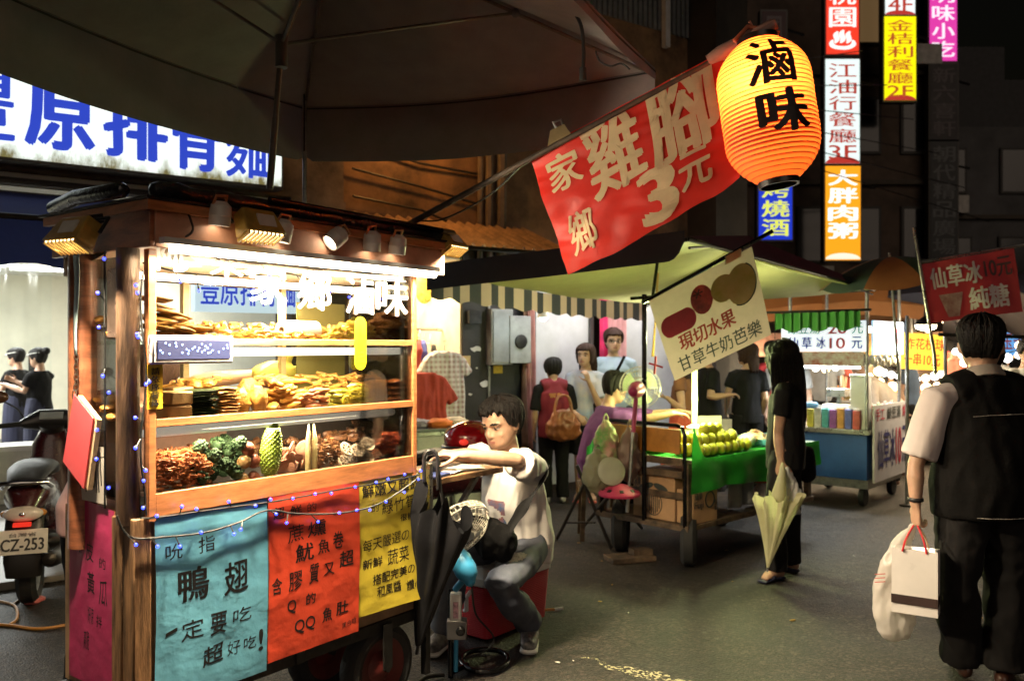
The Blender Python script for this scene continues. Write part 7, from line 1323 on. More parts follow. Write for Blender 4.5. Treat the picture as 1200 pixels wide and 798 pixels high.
g = MB(); uu = lambda t_: (.205 + (.09 if math.cos(t_) > 0 else -.09) + .085 * math.cos(t_), .60 + .125 * math.sin(t_)); g.add([ff_(*uu(2 * math.pi * i / 32 + .01), 2) for i in range(32)], [tuple(range(32))]); g.build('red_badge', mat('badge_red', (.36, .02, .03), .6), fbn)
g = MB(); write(g, '古早味', ff_p if False else (lambda u, v, k=0: ff_(u, v, 5 + k)), (.085, .53, .33, .67), seed=1); g.build('badge_lettering', mat('badge_pale', (.7, .62, .52), .6), fbn, smooth=False)
g = MB(); write(g, '現切水果', lambda u, v, k=0: ff_(u, v, 2 + k), (.16, .27, .72, .47), bold=.03, wob=.02, shear=.02, cut=.5); g.build('red_lettering', mat('banner_red_ink', (.45, .05, .03), .6), fbn, smooth=False)
g = MB(); write(g, '甘草牛奶芭樂', lambda u, v, k=0: ff_(u, v, 2 + k), (.09, .05, .93, .225), bold=.008, wob=.02, cut=.5); g.build('green_lettering', mat('banner_green_ink', (.035, .055, .05), .6), fbn, smooth=False)
g = MB(); g.tube([FT[0] + V((-.04, .0, -.01)), FT[1] + V((.12, -.02, .09))], .012, 8); o = g.build('banner_rod', MATS['black_metal_pole'], fbn); g = MB(); q = FT[0].lerp(FT[1], .82); g.obox(q + V((0, -.02, .0)), (FT[1] - FT[0]).normalized() * .05, (0, .01, 0), (0, 0, .025)); g.build('clip', MATS['brass_clip'], fbn)
g = MB(); g.tube([P(771, 320, 7), P(768, 375, 7), P(765, 418, 7)], [.010, .008, .012], 8); tag(g.build('hanging_stick', mat('yellow_stick', (.45, .28, .05), .5)), 'thin yellow stick dangling in front of the white shutter', 'stick')

J0 = V((3.41, 8.2, 0)); JA = math.atan2(.757, .653)
def JW(x, y, z): c, s_ = math.cos(JA), math.sin(JA); return J0 + V((c * x - s_ * y, s_ * x + c * y, z))
js = thing('jelly_stall', 'blue herbal jelly cart with steel counter and price boards on posts', 'food stall', J0, JA)
MB().box(0, 1.02, 0, .78, .26, .70).build('body', mat('blue_enamel', (.03, .10, .34), .4, var=.12), js, bev=.006); g = MB(); g.box(-.02, 1.04, -.02, .80, .18, .26); g.build('base_rail', galv, js); g = MB(); g.box(-.05, 1.06, -.04, .82, .70, .745); g.build('counter', steel, js, bev=.004)
for x, y in ((.0, .0), (1.0, .0), (0, .76), (1.0, .76)): g = MB(); g.tube([(x, y, .74), (x, y, 2.15)], .017, 10); g.build('post', galv, js)
for x, y in ((.08, .06), (.95, .06), (.08, .72), (.95, .72)): w_ = MB(); w_.lathe([(.04, -.025), (.085, -.025), (.09, 0), (.085, .025), (.04, .025)], 20, (x, y, .09), Matrix.Rotation(R(90), 3, 'X')); w_.build('wheel', rubber, js); g = MB(); g.bar((x, y, .09), (x, y, .2), .05); g.build('fork', iron, js)
MB().box(-.0, .02, .02, .74, 1.36, 1.39).build('shelf', steel, js); g = MB(); g.tube([(-.01, .06, 1.345), (-.01, .72, 1.345)], .012, 8); g.build('tube_light', emit('cold_tube', (.9, 1, 1), 9), js); lamp('AREA', 'stall_tube_light', (.08, .4, 1.33), 26, (.95, 1, 1), js, .7, (.1, .4, 0), .05)
pale_board = emit('backlit_board', (.80, .88, 1.0), .85, (.7, .7, .75)); blue_board = emit('backlit_blue_board', (.40, .68, 1.0), .8, (.5, .65, .8))
def tb(nm, x0, x1, rows, face, org, ex, ez, w, h):
    pass
bd = MB(); bd.box(-.03, -.01, -.0, .84, 1.50, 1.80); b_ = bd.build('price_board', pale_board, js)
ink = lambda n, c: mat('ink_' + n, c, .5, var=0)
g = MB(); pf = plane((-.032, .82, 1.50), (0, -.82, 0), (0, 0, .30))
write(g, '綠豆湯', pf, (.06, .58, .46, .93), bold=.02); write(g, '元', pf, (.84, .58, .97, .93), bold=.02); g.build('green_lettering', ink('green', (.02, .30, .16)), b_, smooth=False)
g = MB(); write(g, '20', pf, (.56, .58, .78, .93), bold=.03); write(g, '10', pf, (.58, .10, .76, .45), bold=.02); g.build('red_lettering', ink('red', (.55, .04, .08)), b_, smooth=False)
g = MB(); write(g, '仙', pf, (.06, .10, .19, .48), bold=.03); write(g, '草', pf, (.24, .10, .36, .48), bold=.03); write(g, '冰', pf, (.42, .10, .53, .48), bold=.03); write(g, '元', pf, (.84, .10, .96, .48), bold=.03); g.build('blue_lettering', ink('blue', (.03, .06, .5)), b_, smooth=False)
bd = MB(); bd.box(.04, .98, -.05, -.03, 1.47, 1.80); b_ = bd.build('price_board', blue_board, js); g = MB(); pf = plane((.04, -.052, 1.47), (.94, 0, 0), (0, 0, .33)); write(g, '仙草冰', pf, (.05, .2, .56, .82), bold=.03); write(g, '元', pf, (.83, .2, .97, .82), bold=.03); g.build('blue_lettering', ink('blue', (.03, .06, .5)), b_, smooth=False); g = MB(); write(g, '10', pf, (.60, .2, .80, .82), bold=.02); g.build('red_lettering', ink('red', (.55, .04, .08)), b_, smooth=False)
bd = MB(); bd.box(.02, 1.04, -.065, -.045, .24, .98); b_ = bd.build('price_board', mat('white_board', (.62, .60, .62), .4, var=.06), js); g = MB(); pf = plane((.02, -.067, .24), (1.02, 0, 0), (0, 0, .74)); write(g, '仙草冰', pf, (.08, .16, .60, .66), bold=.02); write(g, '元', pf, (.83, .16, .96, .66), bold=.02); g.build('blue_lettering', ink('navy', (.03, .03, .16)), b_, smooth=False); g = MB(); write(g, '10', pf, (.63, .16, .80, .66), bold=.02); write(g, '手工', pf, (.03, .80, .28, .96), bold=.02); write(g, '燒', pf, (.84, .80, .96, .96), bold=.02); g.build('red_lettering', ink('red', (.55, .04, .08)), b_, smooth=False); g = MB(); write(g, '綠豆湯', pf, (.36, .80, .78, .96), bold=.02); g.build('green_lettering', ink('dark', (.04, .05, .05)), b_, smooth=False)
MB().box(-.028, -.012, .02, .68, 1.36, 1.495).build('photo_strip', mat('photo_print', (.35, .10, .08), .3, col2=(.55, .55, .55), vs=14), js)
def prop(nm, label, cat, x, y, z, parts, rz=0):
    t = thing(nm, label, cat, JW(x, y, z), JA + rz)
    for n, mb, m in parts: mb.build(n, m, t, bev=.004)
    return t
prop('sealing_machine', 'pale cup sealing machine on the jelly counter', 'machine', .12, .22, .747, [('case', MB().box(0, .22, 0, .26, 0, .22), mat('ivory_case', (.66, .62, .52), .4)), ('press', MB().box(.02, .2, .04, .22, .30, .38), steel), ('column', MB().box(.08, .12, .10, .14, .22, .30), steel), ('button', MB().box(-.004, 0, .05, .09, .06, .1), redp)])
prop('storage_bin', 'tall white bin standing at the corner of the jelly counter', 'bin', .03, .02, .747, [('body', MB().box(0, .17, 0, .15, 0, .50), white_pl), ('lid', MB().box(-.005, .175, -.005, .155, .50, .53), galv)])
for i in range(7): cc = ((.6, .12, .1), (.12, .15, .5), (.7, .35, .1), (.3, .1, .4), (.1, .4, .45), (.65, .6, .55), (.7, .6, .1))[i]; prop('drink_pack', ('red', 'blue', 'orange', 'purple', 'teal', 'white', 'yellow')[i] + ' drink packet standing at the front of the jelly counter', 'packet', -.03, .06 + i * .075, .747, [('packet', MB().box(0, .05, 0, .066, 0, .18 + .01 * (i % 3)), mat('pack%d' % i, cc, .35, var=.2, vs=30)), ('top_fold', MB().box(.02, .03, .0, .066, .18 + .01 * (i % 3), .2 + .01 * (i % 3)), white_pl)])
for i in range(8): cc = ((.1, .45, .5), (.6, .15, .1), (.7, .6, .1), (.15, .4, .15), (.65, .6, .55), (.5, .2, .4), (.7, .4, .1), (.2, .2, .5))[i]; prop('drink_pack', ('teal', 'red', 'yellow', 'green', 'white', 'mauve', 'orange', 'indigo')[i] + ' drink packet standing along the side board of the jelly stall', 'packet', .12 + i * .105, .02, .747, [('packet', MB().box(0, .08, 0, .05, 0, .20 + .02 * (i % 2)), mat('pack_s%d' % i, cc, .35, var=.2, vs=30)), ('top_fold', MB().box(.0, .08, .02, .03, .20 + .02 * (i % 2), .225 + .02 * (i % 2)), white_pl)])
def cupstack(label, x, y, z, n, m): t = thing('cup_stack', label, 'cups', JW(x, y, z)); g = MB(); [g.lathe([(.028, i * .02), (.042, i * .02 + .09), (.044, i * .02 + .095), (.026, i * .02 + .004)], 16) for i in range(n)]; g.build('cups', m, t); return t
cupstack('white cup stack beside the sealing machine', .35, .12, .747, 5, white_pl); cupstack('dark cup with white inside on the jelly counter', .62, .2, .747, 9, black_pl); cupstack('clear cup stack at the far end of the counter', .85, .2, .747, 6, white_pl)
g = MB()
for i in range(9): g.ell((.08 + i * .1, -.02, 1.42 - .03 * (i % 2)), .035, .03, .05, 10, 8)
g.build('hanging_cup', mat('bright_cups', (.72, .68, .5), .4), js)
jv = thing('stall_valance', 'ruffled green valance hanging above the jelly price board', 'valance', (0, 0, 0)); a, b2 = P(908, 388, 7.9), P(1008, 385, 7.7); g = MB(); g.grid(lambda u, v: a.lerp(b2, u) + V((0, .025 * math.sin(u * 60), (.165 + .01 * math.sin(u * 60)) * v + .02 * math.sin(u * 21) * (1 - v))), 120, 5); g.build('cloth', cloth_through('leaf_green_cloth', (.05, .22, .035), .35, .6), jv); g = MB(); g.tube([a + V((-.1, 0, .17)), b2 + V((.1, 0, .17))], .012, 8); g.build('rod', iron, jv)
t = thing('blue_glove', 'light blue plastic scoop bag held out by the jelly stall', 'bag', JW(-.18, .55, .95)); g = MB(); g.tube([(-.22, 0, .0), (-.12, 0, .03), (0, 0, .02)], [.10, .09, .04], 14, rnd=True); g.tube([(0, 0, .02), (.12, 0, .03)], .03, 10, rnd=True); me = remesh(g, .012, 2, folds(.012)); link(me, 'bag_body', cloth_through('light_blue_bag', (.25, .45, .62), .4, .35), t)

cu_ = thing('rainbow_umbrella', 'round multicoloured umbrella open behind the red jelly banner', 'umbrella', P(1045, 330, 7.6)); R_ = .62
pal = [mat('umb_%d' % i, c, .7, var=.1) for i, c in enumerate(((.30, .06, .03), (.10, .14, .04), (.02, .03, .07), (.28, .17, .10), (.03, .05, .04), (.34, .12, .04), (.05, .09, .05), (.05, .04, .08)))]
g = MB()
for k in range(8):
    g.mi(k); a0, a1 = k * math.pi / 4, (k + 1) * math.pi / 4
    g.grid(lambda u, v: V(((R_ * v) * math.cos(a0 + (a1 - a0) * u), (R_ * v) * math.sin(a0 + (a1 - a0) * u), .22 * (1 - v ** 2) - .03 * math.sin(math.pi * u) * v)), 6, 8)
g.build('canopy', pal, cu_); g = MB(); g.tube([(0, 0, -.9), (0, 0, .26)], .012, 8); g.build('shaft', galv, cu_); cu_.rotation_euler = (.10, -.12, 0)
JT = [P(1078, 310, 6.3), P(1188, 291, 6.1), P(1199, 365, 6.0), P(1089, 379, 6.25)]
jb = thing('jelly_banner', 'dark red banner with white characters and a cup picture on a slanted pole', 'banner', (0, 0, 0)); nj = (JT[1] - JT[0]).cross(JT[3] - JT[0]).normalized(); nj = nj if nj.y < 0 else -nj
def jf(u, v, k=-1): p = JT[3].lerp(JT[2], u).lerp(JT[0].lerp(JT[1], u), v); return p + nj * (.012 * noise.noise(V((u * 4, v * 3, 8))) + .008 * math.sin(u * 11 + v * 3) + (0 if k < 0 else .004 + .0003 * k))
g = MB(); g.grid(jf, 36, 24); g.build('cloth', cloth_through('maroon_red_cloth', (.34, .022, .030), .3, .6), jb)
g = MB(); fj = lambda u, v, k=0: jf(u, v, k); write(g, '仙草冰', fj, (.09, .55, .63, .90), bold=.035, cut=.5); write(g, '純糖', fj, (.47, .12, .88, .48), bold=.035, cut=.5); g.build('white_lettering', mat('banner_white', (.62, .55, .55), .6), jb, smooth=False); g = MB(); write(g, '10元', fj, (.67, .60, .95, .90), bold=.03, cut=.5); g.build('dark_lettering', mat('banner_dark', (.06, .02, .025), .6), jb, smooth=False)
g = MB(); g.add([jf(*q, 2) for q in ((.15, .44), (.41, .44), (.34, .06), (.22, .06))], [(0, 3, 2, 1)]); g.build('cup_picture', mat('cup_print', (.40, .26, .25), .6, col2=(.2, .06, .06), vs=14), jb)
g = MB(); p_ = JT[0].lerp(JT[3], .5); d = (JT[0] - JT[3]).normalized(); g.tube([p_ + d * .5, p_ - d * .45, p_ - d * .5 + V((0, 0, -.1))], .013, 8); g.tube([JT[0] + V((0, .02, .02)), JT[1] + V((.1, .02, .03))], .010, 8); g.build('pole', steel, jb)
ys = thing('fried_ball_sign', 'yellow sign with red characters for fried balls behind the jelly stall', 'sign', P(1055, 432, 9.4)); ys.rotation_euler = (0, R(3), 0); wY, hY = .50, .395
MB().box(0, wY, 0, .02, 0, hY).build('board', emit('backlit_yellow', (1, .66, .06), .55, (.7, .5, .05)), ys); g = MB(); pf = plane((0, -.003, 0), (wY, 0, 0), (0, 0, hY)); write(g, '炸花枝球', pf, (.08, .56, .95, .88), bold=.02); write(g, '一串10元', pf, (.06, .12, .86, .46), bold=.02); g.build('lettering', ink('red2', (.55, .07, .02)), ys, smooth=False); MB().tube([(wY * .5, .03, hY), (wY * .5, .03, hY + .4)], .01, 6).build('cord', cable, ys)
def disc_lamp(label, p, r, e, col=(1, .82, .55), st=14): t = thing('hanging_lamp', label, 'lamp', p); MB().lathe([(r, 0), (r * 1.05, .01), (r * .5, .07), (.02, .09), (.015, .2)], 20).build('shade', iron, t); MB().lathe([(r * 1.0, .0), (r * .95, -.03), (r * .5, -.05), (.01, -.055)], 20).build('bulb', emit('hang_bulb', (1, .86, .6), st), t); lamp('POINT', 'hang_light', (0, 0, -.08), e, col, t, .06); return t
disc_lamp('bright hanging lamp in front of the yellow fried ball sign', P(1085, 381, 8.6), .10, 75)
for i, px in enumerate((1063, 1108)): t = thing('stall_post', ('slim galvanised post left of the hanging lamp', 'slim galvanised post right of the hanging lamp')[i], 'post', G(px, 8.3)); g = MB(); g.tube([(0, 0, 0), (0, 0, 1.85)], .018, 8); g.build('post', galv, t); MB().lathe([(.07, 0), (.07, .015), (.02, .03)], 16).build('foot', iron, t)

def market_stall(label, px, Y, rz, c_canopy, c_body, w=2.0, seed=0, e=26, hz=2.2):
    rr = random.Random(seed); t = thing('market_stall', label, 'market stall', G(px, Y), rz)
    MB().box(-w / 2, w / 2, -.35, .35, .1, .80).build('counter', mat('stall_body%d' % seed, c_body, .5, var=.2), t, bev=.006); MB().box(-w / 2 - .05, w / 2 + .05, -.42, .40, .80, .83).build('counter_top', steel, t)
    for x in (-w / 2, w / 2):
        for y in (-.35, .5): MB().tube([(x, y, 0), (x, y, hz)], .018, 8).build('post', galv, t)
    g = MB(); g.grid(lambda u, v: V(((u - .5) * (w + .5), -.75 + 1.6 * v, hz - .1 + .35 * math.sin(math.pi * v) + .04 * math.sin(u * 9))), 24, 12); g.build('canopy', cloth_through('stall_canopy%d' % seed, c_canopy, .4), t); g = MB(); g.grid(lambda u, v: V(((u - .5) * (w + .5), -.75 - .01 * math.sin(u * 40), hz - .1 + .04 * math.sin(u * 9) - .18 * v)), 60, 3); g.build('valance', MATS['stall_canopy%d' % seed], t)
    for k in range(3): x = (k - 1) * w * .33; MB().ell((x, -.2, hz - .42), .045).build('bulb', emit('stall_bulb', (1, .78, .45), 16), t)
    lamp('AREA', 'stall_light', (0, -.15, hz - .5), e, (1, .74, .42), t, w * .8, (0, -.3, 0), .3)
    for k in range(5): c = rr.choice(((.5, .2, .06), (.55, .4, .1), (.2, .25, .06), (.4, .08, .05), (.5, .45, .35))); x = -w / 2 + .2 + k * (w - .4) / 4; g = MB(); [g.ell((x + rr.uniform(-.13, .13), -.15 + rr.uniform(-.15, .15), .86 + rr.uniform(0, .07)), .04, n=7, m=5) for q in range(16)]; g.build('food_heap', mat('stallfood%.2f%.2f' % c[:2], c, .45, var=.2, vs=20), t)
    MB().box(-w / 2 + .1, w / 2 - .1, .36, .38, 1.4, 1.75).build('back_board', mat('backboard%d' % seed, (rr.uniform(.3, .6), rr.uniform(.2, .4), rr.uniform(.08, .3)), .6, var=.4, vs=9), t)
market_stall('warm lit stall behind the women in black', 860, 12.5, .0, (.35, .16, .06), (.30, .08, .05), 2.2, 1, 45); market_stall('warm lit stall with brown canopy behind the jelly stall', 985, 13.5, -.1, (.22, .12, .06), (.12, .12, .16), 2.4, 2, 50)
market_stall('stall with orange brown canopy under the rainbow umbrella', 1085, 11.5, -.3, (.28, .13, .05), (.35, .30, .2), 2.2, 3, 55); market_stall('lit stall with dark blue canopy at the right edge', 1190, 11.0, -.5, (.06, .07, .12), (.3, .16, .08), 2.4, 4, 60, 2.3); market_stall('small lit stall far down the street by the fruit stall', 800, 15, .2, (.2, .16, .08), (.2, .2, .1), 2.2, 5, 30)
tp_ = thing('tarpaulin', 'dusty tarpaulin slung over poles at the upper right edge', 'tarpaulin', (0, 0, 0)); g = MB(); g.grid(lambda u, v: P(1105 + 130 * u, 338 + 55 * v + 8 * math.sin(u * 9) + 6 * u, 9.2 - 1.8 * v), 30, 8); g.build('sheet', cloth_through('dusty_tarp', (.16, .13, .12), .3), tp_); g = MB(); g.tube([P(1100, 392, 7.4), P(1235, 396, 7.4)], .016, 8); g.build('pole', iron, tp_)
blb = thing('bulb_string', 'string of warm bare bulbs hung behind the yellow sign', 'light string', (0, 0, 0)); w_ = smooth_path([P(1010, 432, 10.5), P(1060, 452, 10.5), P(1110, 446, 10.3), P(1150, 455, 10.2), P(1200, 440, 10)]); g = MB(); g.tube(w_, .005, 5); g.build('wire', cable, blb)
for i in range(0, len(w_), 2): MB().ell(w_[i] + V((0, 0, -.05)), .042 if i % 3 else .06).build('bulb', emit('street_bulb', (1, .74, .38), 9), blb)
for i, (px, py, Y, lab) in enumerate(((908, 428, 11.5, 'round orange paper lamp glowing behind the woman with the umbrella'), (1130, 425, 10.5, 'bare warm bulb behind the walking man'), (1195, 405, 10, 'bare warm bulb at the right edge'))): t = thing('globe_lamp', lab, 'lamp', P(px, py, Y)); MB().ell((0, 0, 0), (.13, .05, .05)[i]).build('globe', emit('globe%d' % i, (1, .45, .08) if i == 0 else (1, .8, .5), 1.6 if i == 0 else 12), t); MB().tube([(0, 0, .04), (0, 0, .5)], .006, 6).build('cord', cable, t)
for i, (px, py, Y, w_, h_, c, tx, lab) in enumerate(((1128, 412, 11.5, .55, .3, (.9, .25, .1), '臭豆腐', 'small orange lit sign behind the walking man\'s head'), (968, 430, 12.5, .7, .35, (.8, .85, .9), '飲料 20元', 'added pale lit drinks sign far behind the jelly stall'), (1180, 400, 10.5, .5, .35, (.1, .35, .8), '烤玉米', 'added blue lit sign at the right edge'), (845, 420, 13.5, .6, .4, (1, .6, .15), '大腸', 'added amber lit sign behind the two people in black'))):  # invented lit signs, added to make the far stalls denser with lights
    t = thing('added_stall_sign', lab, 'sign', P(px, py, Y)); MB().box(-w_ / 2, w_ / 2, 0, .05, -h_ / 2, h_ / 2).build('board', emit('stallsign%d' % i, c, .8), t); g = MB(); write(g, tx, plane((-w_ * .42, -.004, -h_ * .3), (w_ * .84, 0, 0), (0, 0, h_ * .6)), bold=.02); g.build('lettering', mat('sign_dark_red', (.25, .03, .03), .5), t, smooth=False); MB().tube([(0, .03, h_ / 2), (0, .03, h_ / 2 + .5)], .01, 5).build('cord', cable, t)
rr = random.Random(8)
for k, (px0, px1, py, Y, n, lab) in enumerate(((925, 1010, 424, 10.8, 7, 'row of warm bulbs hung behind the jelly price board'), (1030, 1120, 436, 11.2, 8, 'row of warm bulbs hung low under the yellow sign'), (1120, 1215, 412, 9.8, 7, 'row of warm bulbs hung at the right edge above the crowd'), (790, 905, 432, 12.8, 7, 'row of warm bulbs hung behind the fruit stall'))):
    t = thing('light_string', lab, 'light string', (0, 0, 0)); w_ = smooth_path([P(px0, py - 6, Y), P((px0 + px1) / 2, py + 3, Y), P(px1, py - 8, Y)], n // 2 + 1); g = MB(); g.tube(w_, .006, 5); g.build('wire', cable, t)
    for q in w_[::1][:n + 2]: MB().ell(q + V((0, 0, -.06)), rr.uniform(.035, .065)).build('bulb', emit(('street_bulb', 'white_bulb')[rr.random() < .35], (1, .74, .38) if True else 0, 9) if rr.random() < .6 else emit('white_bulb', (.95, 1, .95), 8), t)
    lamp('POINT', 'string_light', P((px0 + px1) / 2, py + 12, Y - .4), 45, (1, .78, .48), t, .3)
rr = random.Random(3)
for i in range(26):
    x, y = rr.uniform(-.3, 3.2), rr.uniform(3.0, 7.0); g = MB(); n = rr.randrange(4, 7); s_ = rr.uniform(.006, .02)
    g.prism([V((s_ * math.cos(a) * rr.uniform(.5, 1.2), s_ * .7 * math.sin(a) * rr.uniform(.5, 1.2), .0)) for a in [2 * math.pi * k / n for k in range(n)]], (0, 0, .003)); o = g.build('scrap', (MATS['torn_paper'], MATS['yellow_leaf'], MATS['brown_tape'])[rr.randrange(3)], loc=(x, y, .005), rot=(rr.uniform(-.2, .2), rr.uniform(-.2, .2), rr.uniform(0, 6))); tag(o, 'tiny scrap of litter lying on the asphalt', 'litter', 'litter scraps on the road')

tee_w = mat('white_tee', (.72, .69, .66), .8, var=.04, bump=.12, bs=25); jeans = mat('dark_denim', (.045, .055, .085), .8, col2=(.10, .11, .14), vs=5, bump=.15, bs=160); blk = mat('black_cotton', (.013, .0125, .013), .85, spec=.12, var=.2, bump=.15, bs=40); blk2 = mat('black_trouser', (.015, .014, .0145), .8, spec=.15, var=.25, bump=.12, bs=40)
def mk(label, fig, loc, rz, vox=.011, **kw):
    b = fig.body(vox, mats=pmats(), **kw); b.location = loc; b.rotation_euler = (0, 0, rz); tag(b, label, 'person'); bpy.context.view_layer.update(); return b
def setw(fig, loc, rz, **jj):
    Mi = (Matrix.Translation(V(loc)) @ Matrix.Rotation(rz, 4, 'Z')).inverted()
    for k, p in jj.items(): fig.j[k] = Mi @ V(p)
def dirw(rz, d): return Matrix.Rotation(-rz, 3, 'Z') @ V(d)

loc, rz = V((.035, 4.64, 0)), R(128); f = Fig(1.70, lean=.15, wide=1.03, belly=.035, head_yaw=-.18, head_pitch=.17, head_tilt=.06); f.hk = 1.07
dz = .95 - .50
for k in list(f.j): f.j[k].z -= dz
setw(f, loc, rz, elL=P(604, 539, 4.20), wrL=P(541, 533, 4.06), elR=P(556, 534, 4.45), wrR=P(524, 533, 4.17), knL=P(585, 686, 4.12), anL=P(622, 730, 4.44), toeL=P(620, 752, 4.32), knR=P(535, 650, 4.36), anR=P(520, 740, 4.40), toeR=P(508, 752, 4.28))
for n in 'LR': f.j['hip' + n].z = .48; f.j['hip' + n].y -= .05; f.j['toe' + n].z = .035
f.hand['L'] = dict(d=dirw(rz, (-.9, -.12, .12)), n=dirw(rz, (.2, .25, -1)), th=1, curl=.55, grip=(.35, .5, .6, .7)); f.hand['R'] = dict(d=dirw(rz, (-.55, -.75, -.12)), n=dirw(rz, (.1, -.3, -1)), th=-1, curl=.6, grip=(.6, .65, .7, .75))
m = mk('man in a white t-shirt and torn jeans seated on the red cooler', f, loc, rz, .0065, feet=True)
sh = f.top(tee_w, 'shirt', m, hem=.85, sleeve=.80, loose=.028, vox=.008, amp=.014, sl_r=.074, seed=3, hemflare=1.0)
sh.data.materials.append(mat('shirt_print', (.10, .16, .30), .7, col2=(.42, .14, .09), vs=26))
for p in sh.data.polygons:
    c = p.center
    if c.y > .10 and abs(c.x + .02) < .085 and .62 < c.z < .74 and noise.noise(c * 18) > -.12: p.material_index = 1
tr = f.trousers(jeans, 'jeans', m, vox=.009, amp=.009, r=(.092, .092, .078, .068), to=.97, seed=4, seat=.75)
tr.data.materials.append(mat('torn_threads', (.55, .48, .42), .9, var=.3, vs=60))
Mi = (Matrix.Translation(loc) @ Matrix.Rotation(rz, 4, 'Z')).inverted(); tw_ = Mi @ P(604, 652, 4.25)
for p in tr.data.polygons:
    d = p.center - tw_
    if (d.x * .8) ** 2 + (d.z * 2.0) ** 2 + (d.y * .5) ** 2 < .038 ** 2: p.material_index = 1
f.shoes(mat('dark_trainer', (.03, .03, .032), .5, col2=(.22, .21, .20), vs=28), 'shoes', m, vox=.007)
for n in 'LR':
    an, to = f.j['an' + n], f.j['toe' + n]; ff2 = (to - an); ff2.z = 0; ff2.normalize(); sd_ = ff2.cross(V((0, 0, 1))); g = MB(); g.tube([V((an.x, an.y, .022)) - ff2 * .05, V((an.x, an.y, .020)) + ff2 * .05, V((to.x, to.y, .018)) + ff2 * .03], [.040, .044, .046], 14, ry=.018, side=sd_, rnd=True); g.build('sole', white_pl, m)
hr = f.hair(DARKHAIR, 'hair', m, th=.085, front=.79, side=.44, back=.16, seed=2, fringe=.14, vol=1.0, strands=700)
sbg = thing('shoulder_bag', 'black cloth shoulder bag resting on the seated man\'s lap', 'bag', (0, 0, 0)); bc = P(581, 633, 4.22); g = MB(); g.tube([bc + V((-.07, .05, .035)), bc + V((-.02, 0, .0)), bc + V((.05, .0, -.02))], [.085, .105, .09], 16, ry=.055, side=(0, 0, 1), rnd=True); me = remesh(g, .009, 2, folds(.010, (14, 14, 12), 2)); link(me, 'bag_body', mat('black_canvas', (.009, .009, .0095), .85, spec=.12, var=.3, bump=.3, bs=90), sbg)
def strip(path, w, m, nm, par, side=(0, 0, 1), th=.004): g = MB(); g.tube(smooth_path(path), [w / 2] * (len(path) * 8 - 7), 8, ry=th, side=side); return g.build(nm, m, par)
strip([bc + V((.06, -.02, .05)), P(606, 605, 4.22), P(622, 582, 4.24), P(634, 566, 4.32), P(640, 548, 4.50)], .058, MATS['black_canvas'], 'strap', sbg, (.6, 0, .6))

loc, rz = V((2.17, 3.93, 0)), R(4); f = Fig(1.655, wide=1.18, belly=.045, stance=.115, head_yaw=.55, head_pitch=.0, lean=.03); f.hk = 1.1
setw(f, loc, rz, elL=P(1073, 545, 3.93), wrL=P(1073, 590, 3.90) + V((0, 0, -.005)), anL=G(1128, 4.02, .085), toeL=G(1118, 4.17, .03), knL=P(1120, 690, 3.93), anR=G(1176, 3.92, .075), toeR=G(1182, 4.08, .03), knR=P(1178, 680, 3.95))
f.hand['L'] = dict(d=dirw(rz, (.05, .05, -1)), n=dirw(rz, (1, .1, 0)), th=-1, curl=.95, grip=(.95, 1.0, 1.0, 1.0))
m = mk('man in a black vest walking away with white shopping bags', f, loc, rz, .0075)
shm = mat('pale_shirt', (.66, .58, .56), .75, var=.05, bump=.1, bs=30); f.top(shm, 'shirt', m, hem=.90, sleeve=.88, loose=.010, vox=.010, amp=.004, sl_r=.080, seed=5)
g = MB(); nk = f.j['neck']; g.tube([nk + V((0, -.015, .0)), nk + V((0, .0, .052))], [.094, .076], 24, ry=[.088, .070]); me = remesh(g, .007, 2); link(me, 'collar', mat('grey_collar', (.30, .26, .22), .8), m)
vst = f.top(mat('black_vest', (.007, .0065, .0065), .85, spec=.12, var=.25, bump=.2, bs=60), 'vest', m, hem=.80, loose=.034, vox=.010, amp=.009, seed=6, sleeves=False, neckk=1.15, yoke=.70)
f.trousers(blk2, 'trousers', m, vox=.009, amp=.016, r=(.125, .108, .092, .09), to=.99, seed=7, seat=1.15); f.shoes(mat('brown_leather', (.05, .02, .012), .3, coat=.4), 'shoes', m)
f.hair(DARKHAIR, 'hair', m, th=.05, front=.90, side=.54, back=.22, seed=5, fringe=.03, strands=800)
def surf_line(ob, pts, nm, mm, par, r=.0016, off=.003):
    bpy.context.view_layer.update(); g = MB(); o = []
    for p in pts: ok, q, n, _ = ob.closest_point_on_mesh(V(p)); q.z = p[2]; o.append(q + n * off)
    g.tube(o, r, 5); return g.build(nm, mm, par)
pip = mat('grey_piping', (.40, .36, .32), .6, var=0); k = f.k
surf_line(vst, [(x, -.25, 1.27 * k + .012 * math.sin((x + .2) * 5)) for x in [-.19 + .02 * i for i in range(20)]], 'piping', pip, vst); surf_line(vst, [(x, -.3, .815 * k) for x in [-.2 + .02 * i for i in range(21)]], 'hem_piping', pip, vst)
wr = f.j['wrL']; wt = thing('wristband', 'black band on the wrist of the walking man', 'watch', m.matrix_basis @ (wr + V((0, 0, .025)))); g = MB(); g.tube([(.031 * math.cos(a), .034 * math.sin(a), .0) for a in [2 * math.pi * i / 24 for i in range(24)]], .009, 8, closed=True, ry=.004, side=(0, 0, 1)); g.build('band', black_pl, wt)
hp3 = m.matrix_basis @ (wr + V((0.012, .01, -.10)))
pb_ = thing('paper_bag', 'glossy white paper bag with a dark band held by the walking man', 'bag', hp3 + V((-.02, -.03, -.385)), R(-32)); gloss = mat('glossy_white_paper', (.74, .70, .68), .3, var=.04, coat=.3, bump=.05, bs=12)
